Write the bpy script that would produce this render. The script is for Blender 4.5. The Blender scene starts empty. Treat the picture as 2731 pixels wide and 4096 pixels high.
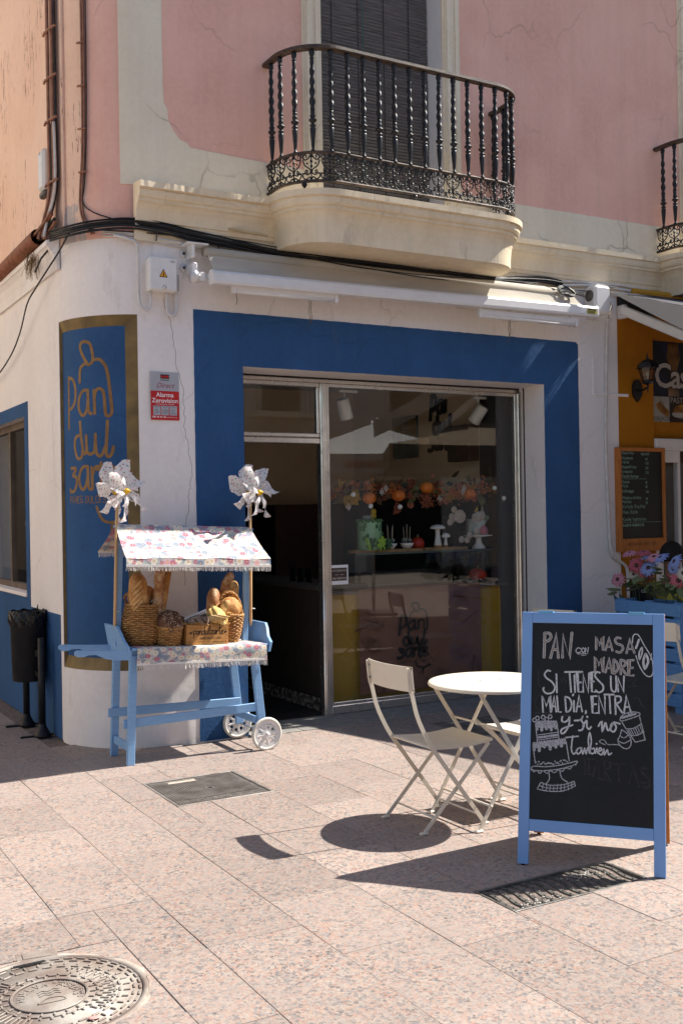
import bpy, bmesh, math, random
from mathutils import Vector, Matrix
sc = bpy.context.scene
PI = math.pi
# ---------------------------------------------------------------- camera, world, sun, exposure
cd = bpy.data.cameras.new('camera'); cam = bpy.data.objects.new('camera', cd)
sc.collection.objects.link(cam); sc.camera = cam
th, rl, pt = math.radians(60.25), 0.0165, 0.001176
FWD = Vector((math.cos(th), math.sin(th), 0)); RGT = Vector((math.sin(th), -math.cos(th), 0)); ZUP = Vector((0, 0, 1))
cr = RGT * math.cos(rl) - ZUP * math.sin(rl); cu = ZUP * math.cos(rl) + RGT * math.sin(rl)
f2 = FWD * math.cos(pt) + cu * math.sin(pt); u2 = cu * math.cos(pt) - FWD * math.sin(pt)
cam.matrix_world = Matrix(((cr.x, u2.x, -f2.x, -2.837), (cr.y, u2.y, -f2.y, -7.04), (cr.z, u2.z, -f2.z, 1.6), (0, 0, 0, 1)))
cd.sensor_fit = 'VERTICAL'; cd.sensor_height = 36.0; cd.sensor_width = 24.0; cd.lens = 37.35
cd.clip_start = 0.05; cd.clip_end = 500
SUN = Vector((0.87, -0.112, 1.0)).normalized()
w = bpy.data.worlds.new('World'); sc.world = w; w.use_nodes = True
wn = w.node_tree; wn.nodes.clear()
sky = wn.nodes.new('ShaderNodeTexSky'); sky.sky_type = 'NISHITA'; sky.sun_disc = False
sky.sun_elevation = math.asin(SUN.z); sky.sun_rotation = math.atan2(SUN.x, SUN.y)
bg = wn.nodes.new('ShaderNodeBackground'); bg.inputs[1].default_value = 0.085
wo = wn.nodes.new('ShaderNodeOutputWorld')
wn.links.new(sky.outputs[0], bg.inputs[0]); wn.links.new(bg.outputs[0], wo.inputs[0])
sl = bpy.data.lights.new('sun', 'SUN'); sl.energy = 5.0; sl.angle = math.radians(0.5); sl.color = (1.0, 0.945, 0.86)
so = bpy.data.objects.new('sun', sl); sc.collection.objects.link(so)
so.rotation_euler = (-SUN).to_track_quat('-Z', 'Y').to_euler(); so.location = SUN * 30
vs = sc.view_settings; sc.display_settings.display_device = 'sRGB'
vs.view_transform = 'Standard'; vs.look = 'None'; vs.gamma = 1.0; vs.use_curve_mapping = False; vs.exposure = 1.06
cy = sc.cycles
cy.max_bounces = 10; cy.diffuse_bounces = 6; cy.glossy_bounces = 4; cy.transmission_bounces = 6; cy.transparent_max_bounces = 12
cy.caustics_reflective = False; cy.caustics_refractive = False; cy.use_denoising = True; cy.sample_clamp_indirect = 8.0

# ---------------------------------------------------------------- helpers: nodes and materials
def S(c):
    """sRGB 0-255 to linear"""
    o = []
    for v in c:
        v = v / 255.0
        o.append(v / 12.92 if v <= 0.04045 else ((v + 0.055) / 1.055) ** 2.4)
    return (o[0], o[1], o[2], 1.0)
class NT:
    def __init__(s, name):
        s.m = bpy.data.materials.new(name); s.m.use_nodes = True; s.t = s.m.node_tree; s.t.nodes.clear()
        s.out = s.t.nodes.new('ShaderNodeOutputMaterial'); s.bsdf = None
    def n(s, typ, ins=None, **kw):
        nd = s.t.nodes.new(typ)
        for k, v in kw.items(): setattr(nd, k, v)
        if ins:
            for k, v in ins.items(): s.set(nd.inputs[k], v)
        return nd
    def set(s, sock, v):
        if hasattr(v, 'is_linked') or hasattr(v, 'links'): s.t.links.new(v, sock)
        elif hasattr(v, 'outputs'): s.t.links.new(v.outputs[0], sock)
        else: sock.default_value = v
    def math(s, op, a, b=0.0, c=None, clamp=False):
        nd = s.n('ShaderNodeMath', operation=op, use_clamp=clamp); s.set(nd.inputs[0], a); s.set(nd.inputs[1], b)
        if c is not None: s.set(nd.inputs[2], c)
        return nd.outputs[0]
    def mix(s, f, a, b, blend='MIX'):
        nd = s.n('ShaderNodeMix', data_type='RGBA', blend_type=blend)
        s.set(nd.inputs[0], f); s.set(nd.inputs[6], a); s.set(nd.inputs[7], b); return nd.outputs[2]
    def ramp(s, f, stops, interp='LINEAR'):
        nd = s.n('ShaderNodeValToRGB'); cr_ = nd.color_ramp; cr_.interpolation = interp
        while len(cr_.elements) > 1: cr_.elements.remove(cr_.elements[-1])
        cr_.elements[0].position = stops[0][0]; cr_.elements[0].color = stops[0][1]
        for p, c in stops[1:]:
            e = cr_.elements.new(p); e.color = c
        s.set(nd.inputs[0], f); return nd.outputs[0]
    def coord(s, kind='obj', scale=None, rot=None):
        if kind == 'pos': c = s.n('ShaderNodeNewGeometry').outputs['Position']
        elif kind == 'uv': c = s.n('ShaderNodeTexCoord').outputs['UV']
        else: c = s.n('ShaderNodeTexCoord').outputs['Object']
        if scale is not None or rot is not None:
            mp = s.n('ShaderNodeMapping'); s.set(mp.inputs[0], c)
            if scale is not None: mp.inputs['Scale'].default_value = scale
            if rot is not None: mp.inputs['Rotation'].default_value = rot
            c = mp.outputs[0]
        return c
    def noise(s, c, scale, detail=4, rough=.55, dist=0.0):
        nd = s.n('ShaderNodeTexNoise', {'Scale': scale, 'Detail': detail, 'Roughness': rough, 'Distortion': dist}); s.set(nd.inputs['Vector'], c)
        return nd.outputs[0]
    def voro(s, c, scale, feature='F1', out='Distance', rnd=1.0):
        nd = s.n('ShaderNodeTexVoronoi', {'Scale': scale, 'Randomness': rnd}, feature=feature); s.set(nd.inputs['Vector'], c)
        return nd.outputs[out]
    def bump(s, h, strength=.3, dist=.01, prev=None):
        nd = s.n('ShaderNodeBump', {'Strength': strength, 'Distance': dist}); s.set(nd.inputs['Height'], h)
        if prev is not None: s.set(nd.inputs['Normal'], prev)
        return nd.outputs[0]
    def pr(s, color, rough=.6, metal=0.0, normal=None, spec=.5, **kw):
        b = s.n('ShaderNodeBsdfPrincipled'); s.bsdf = b
        s.set(b.inputs['Base Color'], color); s.set(b.inputs['Roughness'], rough); s.set(b.inputs['Metallic'], metal)
        s.set(b.inputs['Specular IOR Level'], spec)
        if normal is not None: s.set(b.inputs['Normal'], normal)
        for k, v in kw.items(): s.set(b.inputs[k], v)
        s.t.links.new(b.outputs[0], s.out.inputs[0]); return s.m

def simple(name, c1, c2=None, scale=12, rough=.55, metal=0.0, bump=0.0, bscale=60, spec=.4, kind='obj', stretch=None, contrast=(.35, .65), detail=5):
    t = NT(name); c = t.coord(kind, stretch)
    if c2 is None: c2 = tuple(v * .82 for v in c1[:3]) + (1,)
    nz = t.noise(c, scale, detail)
    col = t.ramp(nz, [(contrast[0], c2), (contrast[1], c1)])
    nm = None
    if bump: nm = t.bump(t.noise(c, bscale, 4), bump, .004)
    rg = t.ramp(nz, [(.3, (min(1, rough + .08),) * 3 + (1,)), (.7, (max(.03, rough - .06),) * 3 + (1,))])
    return t.pr(col, rg, metal, nm, spec)

def plaster(name, c1, c2, crack=0.0, bump=.25, streak=.12, dirt=None, chips=None, patch=1.4, kind='pos'):
    t = NT(name); p = t.coord(kind)
    big = t.noise(p, patch, 5, .6, .4); fine = t.noise(p, 26, 6, .65)
    st = t.noise(t.coord(kind, (9, 9, .55)), 1.0, 5, .6)
    col = t.ramp(big, [(.36, c2), (.62, c1)])
    col = t.mix(t.math('MULTIPLY', t.ramp(fine, [(.42, (0, 0, 0, 1)), (.7, (1, 1, 1, 1))]), .35), col, tuple(min(1, v * 1.12) for v in c1[:3]) + (1,), 'MIX')
    col = t.mix(t.math('MULTIPLY', t.ramp(st, [(.45, (0, 0, 0, 1)), (.75, (1, 1, 1, 1))]), streak), col, tuple(v * .45 for v in c2[:3]) + (1,))
    h = t.math('ADD', t.math('MULTIPLY', t.noise(p, 9, 4, .6), .9), t.math('MULTIPLY', t.noise(p, 75, 5, .7), .35))
    if crack:
        wob = t.n('ShaderNodeVectorMath', operation='MULTIPLY_ADD'); nz = t.n('ShaderNodeTexNoise', {'Scale': 1.9, 'Detail': 3.0, 'Roughness': .5}); t.set(nz.inputs['Vector'], p)
        t.set(wob.inputs[0], nz.outputs[1]); wob.inputs[1].default_value = (.6, .6, .6); t.set(wob.inputs[2], p)
        e = t.voro(wob.outputs[0], .95, 'DISTANCE_TO_EDGE')
        line = t.ramp(e, [(0.0, (1, 1, 1, 1)), (.0045, (.5, .5, .5, 1)), (.009, (0, 0, 0, 1))])
        msk = t.ramp(t.noise(p, .9, 3), [(.47, (0, 0, 0, 1)), (.56, (1, 1, 1, 1))])
        lm = t.math('MULTIPLY', line, msk)
        col = t.mix(t.math('MULTIPLY', lm, crack), col, tuple(v * .25 for v in c2[:3]) + (1,))
        h = t.math('SUBTRACT', h, t.math('MULTIPLY', lm, .6))
    if chips:
        cn = t.noise(t.coord(kind, (26, 26, 3.6)), 1.0, 5, .7, 1.2)
        m2 = t.noise(p, 1.6, 3)
        cm = t.ramp(t.math('ADD', cn, t.math('MULTIPLY', m2, .35)), [(.80, (0, 0, 0, 1)), (.815, (1, 1, 1, 1))])
        col = t.mix(t.math('MULTIPLY', cm, .8), col, chips)
        h = t.math('SUBTRACT', h, t.math('MULTIPLY', cm, .5))
        sz = t.n('ShaderNodeSeparateXYZ'); t.set(sz.inputs[0], p); zb = t.n('ShaderNodeMapRange', {'From Min': 3.6, 'From Max': 4.35, 'To Min': .30, 'To Max': 0.0}); t.set(zb.inputs[0], sz.outputs[2])
        bp = t.ramp(t.math('ADD', t.noise(t.coord(kind, (9, 9, 2.6)), 1.0, 6, .7, .6), zb.outputs[0]), [(.80, (0, 0, 0, 1)), (.81, (1, 1, 1, 1))])
        col = t.mix(t.math('MULTIPLY', bp, .9), col, (.52, .46, .43, 1)); h = t.math('SUBTRACT', h, t.math('MULTIPLY', bp, .8))
    if dirt:
        dn = t.noise(t.coord(kind, (5, 5, 1.2)), 1.0, 6, .7)
        col = t.mix(t.ramp(dn, [(.6, (0, 0, 0, 1)), (.8, (.7, .7, .7, 1))]), col, dirt)
    nm = t.bump(h, bump, .012)
    return t.pr(col, .85, 0, nm, .25)

def glass(name, tint=(1, 1, 1, 1), refl=1.0, rough=0.0):
    t = NT(name)
    ge = t.n('ShaderNodeNewGeometry'); dt = t.n('ShaderNodeVectorMath', operation='DOT_PRODUCT'); t.set(dt.inputs[0], ge.outputs['Incoming']); t.set(dt.inputs[1], ge.outputs['Normal'])
    fr = t.math('ADD', .045, t.math('MULTIPLY', .955, t.math('POWER', t.math('SUBTRACT', 1.0, t.math('ABSOLUTE', dt.outputs['Value'])), 5.0)))  # Schlick, the same from both faces
    g = t.n('ShaderNodeBsdfGlossy', {'Roughness': rough, 'Color': (1, 1, 1, 1)})
    tr = t.n('ShaderNodeBsdfTransparent', {'Color': tint}); mx = t.n('ShaderNodeMixShader')
    f = t.math('MULTIPLY', fr, refl, clamp=True)
    t.set(mx.inputs[0], f); t.set(mx.inputs[1], tr.outputs[0]); t.set(mx.inputs[2], g.outputs[0]); t.t.links.new(mx.outputs[0], t.out.inputs[0]); return t.m

def granite():
    t = NT('pink granite'); p = t.coord('pos'); oi = t.n('ShaderNodeObjectInfo')
    sh = t.n('ShaderNodeVectorMath', operation='MULTIPLY_ADD'); t.set(sh.inputs[0], oi.outputs['Random']); sh.inputs[1].default_value = (37, 53, 11); t.set(sh.inputs[2], p)
    c = sh.outputs[0]
    wv = t.n('ShaderNodeVectorMath', operation='MULTIPLY_ADD'); nz = t.n('ShaderNodeTexNoise', {'Scale': 70.0, 'Detail': 3.0}); t.set(nz.inputs['Vector'], c)
    t.set(wv.inputs[0], nz.outputs[1]); wv.inputs[1].default_value = (.016, .016, .016); t.set(wv.inputs[2], c)
    cell = t.n('ShaderNodeTexVoronoi', {'Scale': 78.0}, feature='F1'); t.set(cell.inputs['Vector'], wv.outputs[0])
    sep = t.n('ShaderNodeSeparateColor'); t.set(sep.inputs[0], cell.outputs['Color'])
    big = t.ramp(sep.outputs[0], [(0, (.40, .205, .15, 1)), (.30, (.425, .288, .22, 1)), (.52, (.47, .37, .30, 1)), (.70, (.30, .262, .245, 1)), (.86, (.165, .15, .15, 1)), (1, (.065, .06, .06, 1))])
    cell2 = t.n('ShaderNodeTexVoronoi', {'Scale': 165.0}, feature='F1'); t.set(cell2.inputs['Vector'], wv.outputs[0])
    sep2 = t.n('ShaderNodeSeparateColor'); t.set(sep2.inputs[0], cell2.outputs['Color'])
    sm = t.ramp(sep2.outputs[1], [(0, (.43, .275, .21, 1)), (.4, (.44, .345, .285, 1)), (.75, (.27, .245, .235, 1)), (.92, (.05, .046, .046, 1))])
    col = t.mix(.38, big, sm)
    lo = t.noise(c, 5, 3); col = t.mix(t.ramp(lo, [(.35, (0, 0, 0, 1)), (.65, (.5, .5, .5, 1))]), col, (.36, .28, .24, 1))
    mp = t.n('ShaderNodeMapRange', {'From Min': 0.0, 'From Max': 1.0, 'To Min': .71, 'To Max': .92}); t.set(mp.inputs[0], oi.outputs['Random'])
    col = t.mix(1.0, col, mp.outputs[0], 'MULTIPLY'); col = t.mix(1.0, col, (.965, 1.02, 1.06, 1), 'MULTIPLY')
    st = t.noise(p, 2.3, 5, .65); col = t.mix(t.ramp(st, [(.55, (0, 0, 0, 1)), (.78, (.25, .25, .25, 1))]), col, (.20, .17, .15, 1))
    ob = t.n('ShaderNodeSeparateXYZ'); t.set(ob.inputs[0], t.coord('obj'))
    ex = t.math('SUBTRACT', .198, t.math('ABSOLUTE', ob.outputs[0])); ey = t.math('SUBTRACT', .299, t.math('ABSOLUTE', ob.outputs[1]))
    ed = t.math('ADD', t.math('MINIMUM', ex, ey), t.math('MULTIPLY', t.math('SUBTRACT', t.noise(p, 14, 4), .5), .05))
    col = t.mix(t.ramp(ed, [(0, (.12, .12, .12, 1)), (.014, (0, 0, 0, 1))]), col, (.17, .135, .115, 1))
    gm = t.n('ShaderNodeTexVoronoi', {'Scale': 3.1}, feature='F1'); t.set(gm.inputs['Vector'], p); gs = t.n('ShaderNodeSeparateColor'); t.set(gs.inputs[0], gm.outputs['Color'])
    gr = t.math('MULTIPLY', t.math('POWER', gs.outputs[0], 4.0), .032)
    gd = t.math('SUBTRACT', gr, t.math('ADD', gm.outputs['Distance'], t.math('MULTIPLY', t.noise(p, 60, 2), .010)))
    col = t.mix(t.ramp(gd, [(0, (0, 0, 0, 1)), (.004, (.55, .55, .55, 1))]), col, (.10, .085, .08, 1))
    nm = t.bump(t.noise(c, 170, 3), .22, .003)
    return t.pr(col, .62, 0, nm, .35)

def floral(name, scale=15.0):
    """printed daisies: three layers of voronoi flowers on a blue-grey ground"""
    t = NT(name); c = t.coord('uv'); base = t.ramp(t.noise(c, 9, 3), [(.35, S((128, 138, 156))), (.5, S((190, 190, 186))), (.66, S((146, 158, 160)))])
    def layer(col_in, off, sc_, ramp_, petals, R):
        mp = t.n('ShaderNodeMapping'); t.set(mp.inputs[0], c); mp.inputs['Location'].default_value = (off, off * 1.7, 0)
        sc2 = t.n('ShaderNodeVectorMath', operation='SCALE'); t.set(sc2.inputs[0], mp.outputs[0]); sc2.inputs['Scale'].default_value = sc_
        v = t.n('ShaderNodeTexVoronoi', {'Scale': 1.0, 'Randomness': .75}, feature='F1', voronoi_dimensions='2D'); t.set(v.inputs['Vector'], sc2.outputs[0])
        d = t.n('ShaderNodeVectorMath', operation='SUBTRACT'); t.set(d.inputs[0], sc2.outputs[0]); t.set(d.inputs[1], v.outputs['Position'])
        sx = t.n('ShaderNodeSeparateXYZ'); t.set(sx.inputs[0], d.outputs[0])
        an = t.math('ARCTAN2', sx.outputs[1], sx.outputs[0]); ln = v.outputs['Distance']
        sc_c = t.n('ShaderNodeSeparateColor'); t.set(sc_c.inputs[0], v.outputs['Color'])
        pet = t.math('ABSOLUTE', t.math('COSINE', t.math('ADD', t.math('MULTIPLY', an, petals / 2), t.math('MULTIPLY', sc_c.outputs[1], 6))))
        rad = t.math('MULTIPLY', t.math('ADD', t.math('MULTIPLY', pet, .42), .58), R)
        ms = t.ramp(t.math('SUBTRACT', rad, ln), [(0, (0, 0, 0, 1)), (.03, (1, 1, 1, 1))])
        fc = t.ramp(sc_c.outputs[0], ramp_, 'CONSTANT')
        shade = t.ramp(t.math('DIVIDE', ln, R), [(.0, (.55, .55, .55, 1)), (.6, (1, 1, 1, 1))])
        fc = t.mix(1.0, fc, shade, 'MULTIPLY')
        ctr = t.ramp(ln, [(.085, (1, 1, 1, 1)), (.10, (0, 0, 0, 1))]); ring = t.ramp(ln, [(.05, (1, 1, 1, 1)), (.06, (0, 0, 0, 1))])
        fc = t.mix(ctr, fc, S((206, 150, 92))); fc = t.mix(ring, fc, S((238, 205, 160)))
        return t.mix(ms, col_in, fc)
    r1 = [(0, S((214, 208, 196))), (.3, S((140, 152, 170))), (.5, S((186, 128, 146))), (.7, S((226, 214, 190))), (.86, S((150, 164, 180)))]
    r2 = [(0, S((232, 222, 204))), (.34, S((186, 118, 140))), (.5, S((228, 216, 198))), (.72, S((134, 152, 172))), (.84, S((214, 168, 172)))]
    leaf = t.ramp(t.noise(c, 40, 2), [(.62, (0, 0, 0, 1)), (.66, (.7, .7, .7, 1))])
    base = t.mix(leaf, base, S((104, 116, 96)))
    col = layer(base, .37, scale * 1.25, r1, 12, .42); col = layer(col, 0.0, scale, r2, 14, .46)
    wv = t.noise(c, 600, 2); nm = t.bump(wv, .15, .002)
    return t.pr(col, .85, 0, nm, .15)

def wood(name, c1, c2, sc_=(3, 30, 30), rough=.6, kind='obj', bump=.15):
    t = NT(name); c = t.coord(kind, sc_)
    n1 = t.noise(c, 1.4, 6, .6, 1.6); n2 = t.noise(c, 7, 3)
    f = t.math('ADD', t.math('MULTIPLY', n1, .75), t.math('MULTIPLY', n2, .25))
    return t.pr(t.ramp(f, [(.36, c2), (.5, c1), (.62, tuple(min(1, v * 1.12) for v in c1[:3]) + (1,))]), rough, 0, t.bump(f, bump, .003), .35)

def crust(name, c1, c2, c3, sc_=9):
    t = NT(name); c = t.coord('obj'); a = t.noise(c, sc_, 5, .6, .5); b = t.noise(c, 70, 3)
    col = t.ramp(a, [(.34, c2), (.5, c1), (.62, c3)]); fl = t.noise(c, 34, 5, .7); col = t.mix(t.ramp(fl, [(.55, (0, 0, 0, 1)), (.68, (.45, .45, .45, 1))]), col, (.62, .50, .36, 1))
    return t.pr(col, .7, 0, t.bump(t.math('ADD', a, t.math('MULTIPLY', b, .5)), .7, .008), .3)
# ---------------------------------------------------------------- helpers: meshes and objects
COL = sc.collection
class MB:
    def __init__(s): s.v = []; s.f = []; s.mi = []; s.sm = []; s.uv = {}
    def add(s, vs, fs, mi=0, smooth=False, M=None, uvs=None):
        o = len(s.v)
        s.v.extend([tuple(M @ Vector(v)) for v in vs] if M is not None else [tuple(v) for v in vs])
        for f in fs: s.f.append(tuple(i + o for i in f)); s.mi.append(mi); s.sm.append(smooth)
        if uvs:
            for i, u in enumerate(uvs): s.uv[i + o] = u
        return s
    def merge(s, b, M=None, mi=None):
        o = len(s.v); s.v.extend([tuple(M @ Vector(v)) for v in b.v] if M is not None else b.v)
        for f, m, q in zip(b.f, b.mi, b.sm): s.f.append(tuple(i + o for i in f)); s.mi.append(m if mi is None else mi); s.sm.append(q)
        for k, u in b.uv.items(): s.uv[k + o] = u
        return s
    def box(s, x0, x1, y0, y1, z0, z1, b=0.0, mi=0, M=None):
        if not b:
            vs = [(x, y, z) for z in (z0, z1) for y in (y0, y1) for x in (x0, x1)]
            return s.add(vs, [(0, 2, 3, 1), (4, 5, 7, 6), (0, 1, 5, 4), (2, 6, 7, 3), (0, 4, 6, 2), (1, 3, 7, 5)], mi, False, M)
        cx, cy_, cz = (x0 + x1) / 2, (y0 + y1) / 2, (z0 + z1) / 2; h = (abs(x1 - x0) / 2, abs(y1 - y0) / 2, abs(z1 - z0) / 2)
        b = min(b, min(h) * .9); vs = []; idx = {}
        for sx in (-1, 1):
            for sy in (-1, 1):
                for sz in (-1, 1):
                    for a in range(3):
                        q = [sx * (h[0] - b), sy * (h[1] - b), sz * (h[2] - b)]; q[a] = (sx, sy, sz)[a] * h[a]
                        idx[(sx, sy, sz, a)] = len(vs); vs.append((cx + q[0], cy_ + q[1], cz + q[2]))
        fs = []
        for a in range(3):
            u, v_ = [(1, 2), (0, 2), (0, 1)][a]
            for sg in (-1, 1):
                f = []
                for (p, q) in ((-1, -1), (1, -1), (1, 1), (-1, 1)):
                    k = [0, 0, 0]; k[a] = sg; k[u] = p; k[v_] = q; f.append(idx[(k[0], k[1], k[2], a)])
                fs.append(tuple(f))
        for a in range(3):
            u, v_ = [(1, 2), (0, 2), (0, 1)][a]
            for p in (-1, 1):
                for q in (-1, 1):
                    k0 = [0, 0, 0]; k0[a] = -1; k0[u] = p; k0[v_] = q; k1 = list(k0); k1[a] = 1
                    fs.append((idx[tuple(k0) + (u,)], idx[tuple(k1) + (u,)], idx[tuple(k1) + (v_,)], idx[tuple(k0) + (v_,)]))
        for sx in (-1, 1):
            for sy in (-1, 1):
                for sz in (-1, 1): fs.append((idx[(sx, sy, sz, 0)], idx[(sx, sy, sz, 1)], idx[(sx, sy, sz, 2)]))
        return s.add(vs, fs, mi, False, M)
    def beam(s, p0, p1, w_, h_, b=.002, mi=0, up=(0, 0, 1)):
        """box bar from p0 to p1, w_ across, h_ along up"""
        p0, p1 = Vector(p0), Vector(p1); d = p1 - p0; L = d.length; d.normalize(); u = Vector(up)
        x = d.cross(u)
        if x.length < 1e-4: x = d.cross(Vector((0, 1, 0)))
        x.normalize(); u = x.cross(d)
        M = Matrix(((d.x, x.x, u.x, p0.x), (d.y, x.y, u.y, p0.y), (d.z, x.z, u.z, p0.z), (0, 0, 0, 1)))
        return s.box(0, L, -w_ / 2, w_ / 2, -h_ / 2, h_ / 2, b, mi, M)
    def tube(s, path, r, n=8, closed=False, caps=True, mi=0, smooth=True):
        P = [Vector(p) for p in path]; k = len(P); R = r if callable(r) else (lambda t: r)
        rings = []; t0 = None; nv = None
        for i in range(k):
            if closed: t = P[(i + 1) % k] - P[i - 1]
            else: t = P[min(i + 1, k - 1)] - P[max(i - 1, 0)]
            if t.length < 1e-9: t = t0 or Vector((0, 0, 1))
            t.normalize()
            if nv is None:
                nv = t.cross(Vector((0, 0, 1)))
                if nv.length < .05: nv = t.cross(Vector((1, 0, 0)))
                nv.normalize()
            else:
                nv = nv - t * nv.dot(t)
                nv.normalize()
            bn = t.cross(nv); t0 = t; rr = R(i / max(1, k - 1))
            rings.append([P[i] + nv * (rr * math.cos(2 * PI * j / n)) + bn * (rr * math.sin(2 * PI * j / n)) for j in range(n)])
        vs = [v for g in rings for v in g]; fs = []
        for i in range(k if closed else k - 1):
            a, b = i * n, ((i + 1) % k) * n
            for j in range(n): fs.append((a + j, a + (j + 1) % n, b + (j + 1) % n, b + j))
        if caps and not closed: fs.append(tuple(range(n))[::-1]); fs.append(tuple((k - 1) * n + j for j in range(n)))
        return s.add(vs, fs, mi, smooth)
    def lathe(s, prof, n=16, M=None, mi=0, smooth=True, mod=None, caps=True):
        vs = []; fs = []
        for i, (r, z) in enumerate(prof):
            for j in range(n):
                a = 2 * PI * j / n; rr = r if mod is None else mod(r, z, a)
                vs.append((rr * math.cos(a), rr * math.sin(a), z))
        for i in range(len(prof) - 1):
            for j in range(n): fs.append((i * n + j, i * n + (j + 1) % n, (i + 1) * n + (j + 1) % n, (i + 1) * n + j))
        if caps and prof[0] != prof[-1]: fs.append(tuple(range(n))[::-1]); fs.append(tuple((len(prof) - 1) * n + j for j in range(n)))
        return s.add(vs, fs, mi, smooth, M)
    def grid(s, nu, nv_, f, mi=0, smooth=True, uvf=None, M=None):
        vs = []; uv = []; fs = []
        for i in range(nu + 1):
            for j in range(nv_ + 1):
                vs.append(f(i / nu, j / nv_)); uv.append(uvf(i / nu, j / nv_) if uvf else (i / nu, j / nv_))
        for i in range(nu):
            for j in range(nv_):
                a = i * (nv_ + 1) + j; fs.append((a, a + 1, a + nv_ + 2, a + nv_ + 1))
        return s.add(vs, fs, mi, smooth, M, uv)
    def prism(s, poly, mp, d0, d1, mi=0):
        n = len(poly); vs = [mp(u, v, d0) for u, v in poly] + [mp(u, v, d1) for u, v in poly]
        fs = [tuple(range(n)), tuple(range(n, 2 * n))[::-1]] + [(i, i + n, (i + 1) % n + n, (i + 1) % n) for i in range(n)]
        return s.add(vs, fs, mi)
    def ribbon(s, pts, wd, mp, d=.0006, mi=0):
        """flat stroke: 2-D polyline pts, width wd, mp(u,v,d) -> 3-D"""
        P = [Vector(p) for p in pts]; k = len(P); L = []; R_ = []
        if k < 2: return s
        for i in range(k):
            t = P[min(i + 1, k - 1)] - P[max(i - 1, 0)]
            if t.length < 1e-9: t = Vector((1, 0))
            t.normalize(); nn = Vector((-t.y, t.x)) * (wd / 2)
            if 0 < i < k - 1:
                a = (P[i] - P[i - 1]).normalized(); c_ = max(.5, Vector((-a.y, a.x)).dot(nn.normalized())); nn = nn / c_
            L.append(P[i] + nn); R_.append(P[i] - nn)
        e0 = (P[0] - P[1]).normalized() * wd * .4; e1 = (P[-1] - P[-2]).normalized() * wd * .4
        a0 = P[0] + e0; a1 = P[-1] + e1
        v2 = L + R_ + [a0, a1]; fs = [(i, i + 1, k + i + 1, k + i) for i in range(k - 1)] + [(0, k, 2 * k), (k - 1, 2 * k + 1, 2 * k - 1)]
        return s.add([mp(q.x, q.y, d) for q in v2], fs, mi)
    def sphere(s, c, r, n=12, m=8, mi=0, sq=(1, 1, 1), M=None):
        T = Matrix.Translation(c) @ Matrix.Diagonal((sq[0], sq[1], sq[2], 1))
        if M is not None: T = M @ T
        return s.lathe([(max(1e-4, r * math.sin(PI * i / m)), -r * math.cos(PI * i / m)) for i in range(m + 1)], n, T, mi)
    def mesh(s, name, mats):
        me = bpy.data.meshes.new(name); me.from_pydata(s.v, [], s.f)
        for m in (mats if isinstance(mats, (list, tuple)) else [mats]): me.materials.append(m)
        me.polygons.foreach_set('material_index', s.mi); me.polygons.foreach_set('use_smooth', s.sm)
        bm = bmesh.new(); bm.from_mesh(me); bmesh.ops.recalc_face_normals(bm, faces=bm.faces); bm.to_mesh(me); bm.free()
        if s.uv:
            ul = me.uv_layers.new(name='UVMap')
            for lp in me.loops: ul.data[lp.index].uv = s.uv.get(lp.vertex_index, (0, 0))
        me.update(); return me
    def build(s, name, mats, parent=None, loc=None, rot=None):
        return link(name, s.mesh(name, mats), parent, loc, rot)
def link(name, me, parent=None, loc=None, rot=None):
    o = bpy.data.objects.new(name, me); COL.objects.link(o)
    if parent is not None: o.parent = parent
    if loc is not None: o.location = loc
    if rot is not None: o.rotation_euler = rot
    return o
def tag(o, label, cat, group=None, kind=None):
    o['label'] = label; o['category'] = cat
    if group: o['group'] = group
    if kind: o['kind'] = kind
    return o
def struct(o, kind='structure'): o['kind'] = kind; return o
def thing(name, label, cat, loc=(0, 0, 0), rot=(0, 0, 0), group=None):
    o = bpy.data.objects.new(name, None); COL.objects.link(o); o.location = loc; o.rotation_euler = rot; o.empty_display_size = .1
    return tag(o, label, cat, group)
def dup(src, loc, rot, label=None, group=None):
    r = src.copy(); COL.objects.link(r); r.location = loc; r.rotation_euler = rot
    if label: r['label'] = label
    if group: r['group'] = group
    for ch in list(src.children):
        c = ch.copy(); COL.objects.link(c); c.parent = r
        for g in list(ch.children):
            d = g.copy(); COL.objects.link(d); d.parent = c
    return r
def at(x=0, y=0, z=0, rx=0, ry=0, rz=0):
    return Matrix.Translation((x, y, z)) @ Matrix.Rotation(rz, 4, 'Z') @ Matrix.Rotation(ry, 4, 'Y') @ Matrix.Rotation(rx, 4, 'X')
def spline(pts, k=6, closed=False):
    P = [Vector(p) for p in pts]; n = len(P); o = []
    for i in range(n if closed else n - 1):
        g = (lambda q: P[q % n]) if closed else (lambda q: P[max(0, min(n - 1, q))])
        a, b, c, d = g(i - 1), g(i), g(i + 1), g(i + 2)
        for j in range(k):
            t = j / k; o.append(.5 * ((2 * b) + (c - a) * t + (2 * a - 5 * b + 4 * c - d) * t * t + (3 * b - a - 3 * c + d) * t ** 3))
    if not closed: o.append(P[-1])
    return o
def strokes(mb, L, mp, mi=0, wk=1.0, d=.0006, k=5):
    for fl, wd, pts in L:
        p = spline(pts, k) if fl == 'c' and len(pts) > 2 else [Vector(q) for q in pts]
        mb.ribbon(p, wd * wk, mp, d, mi)
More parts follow.
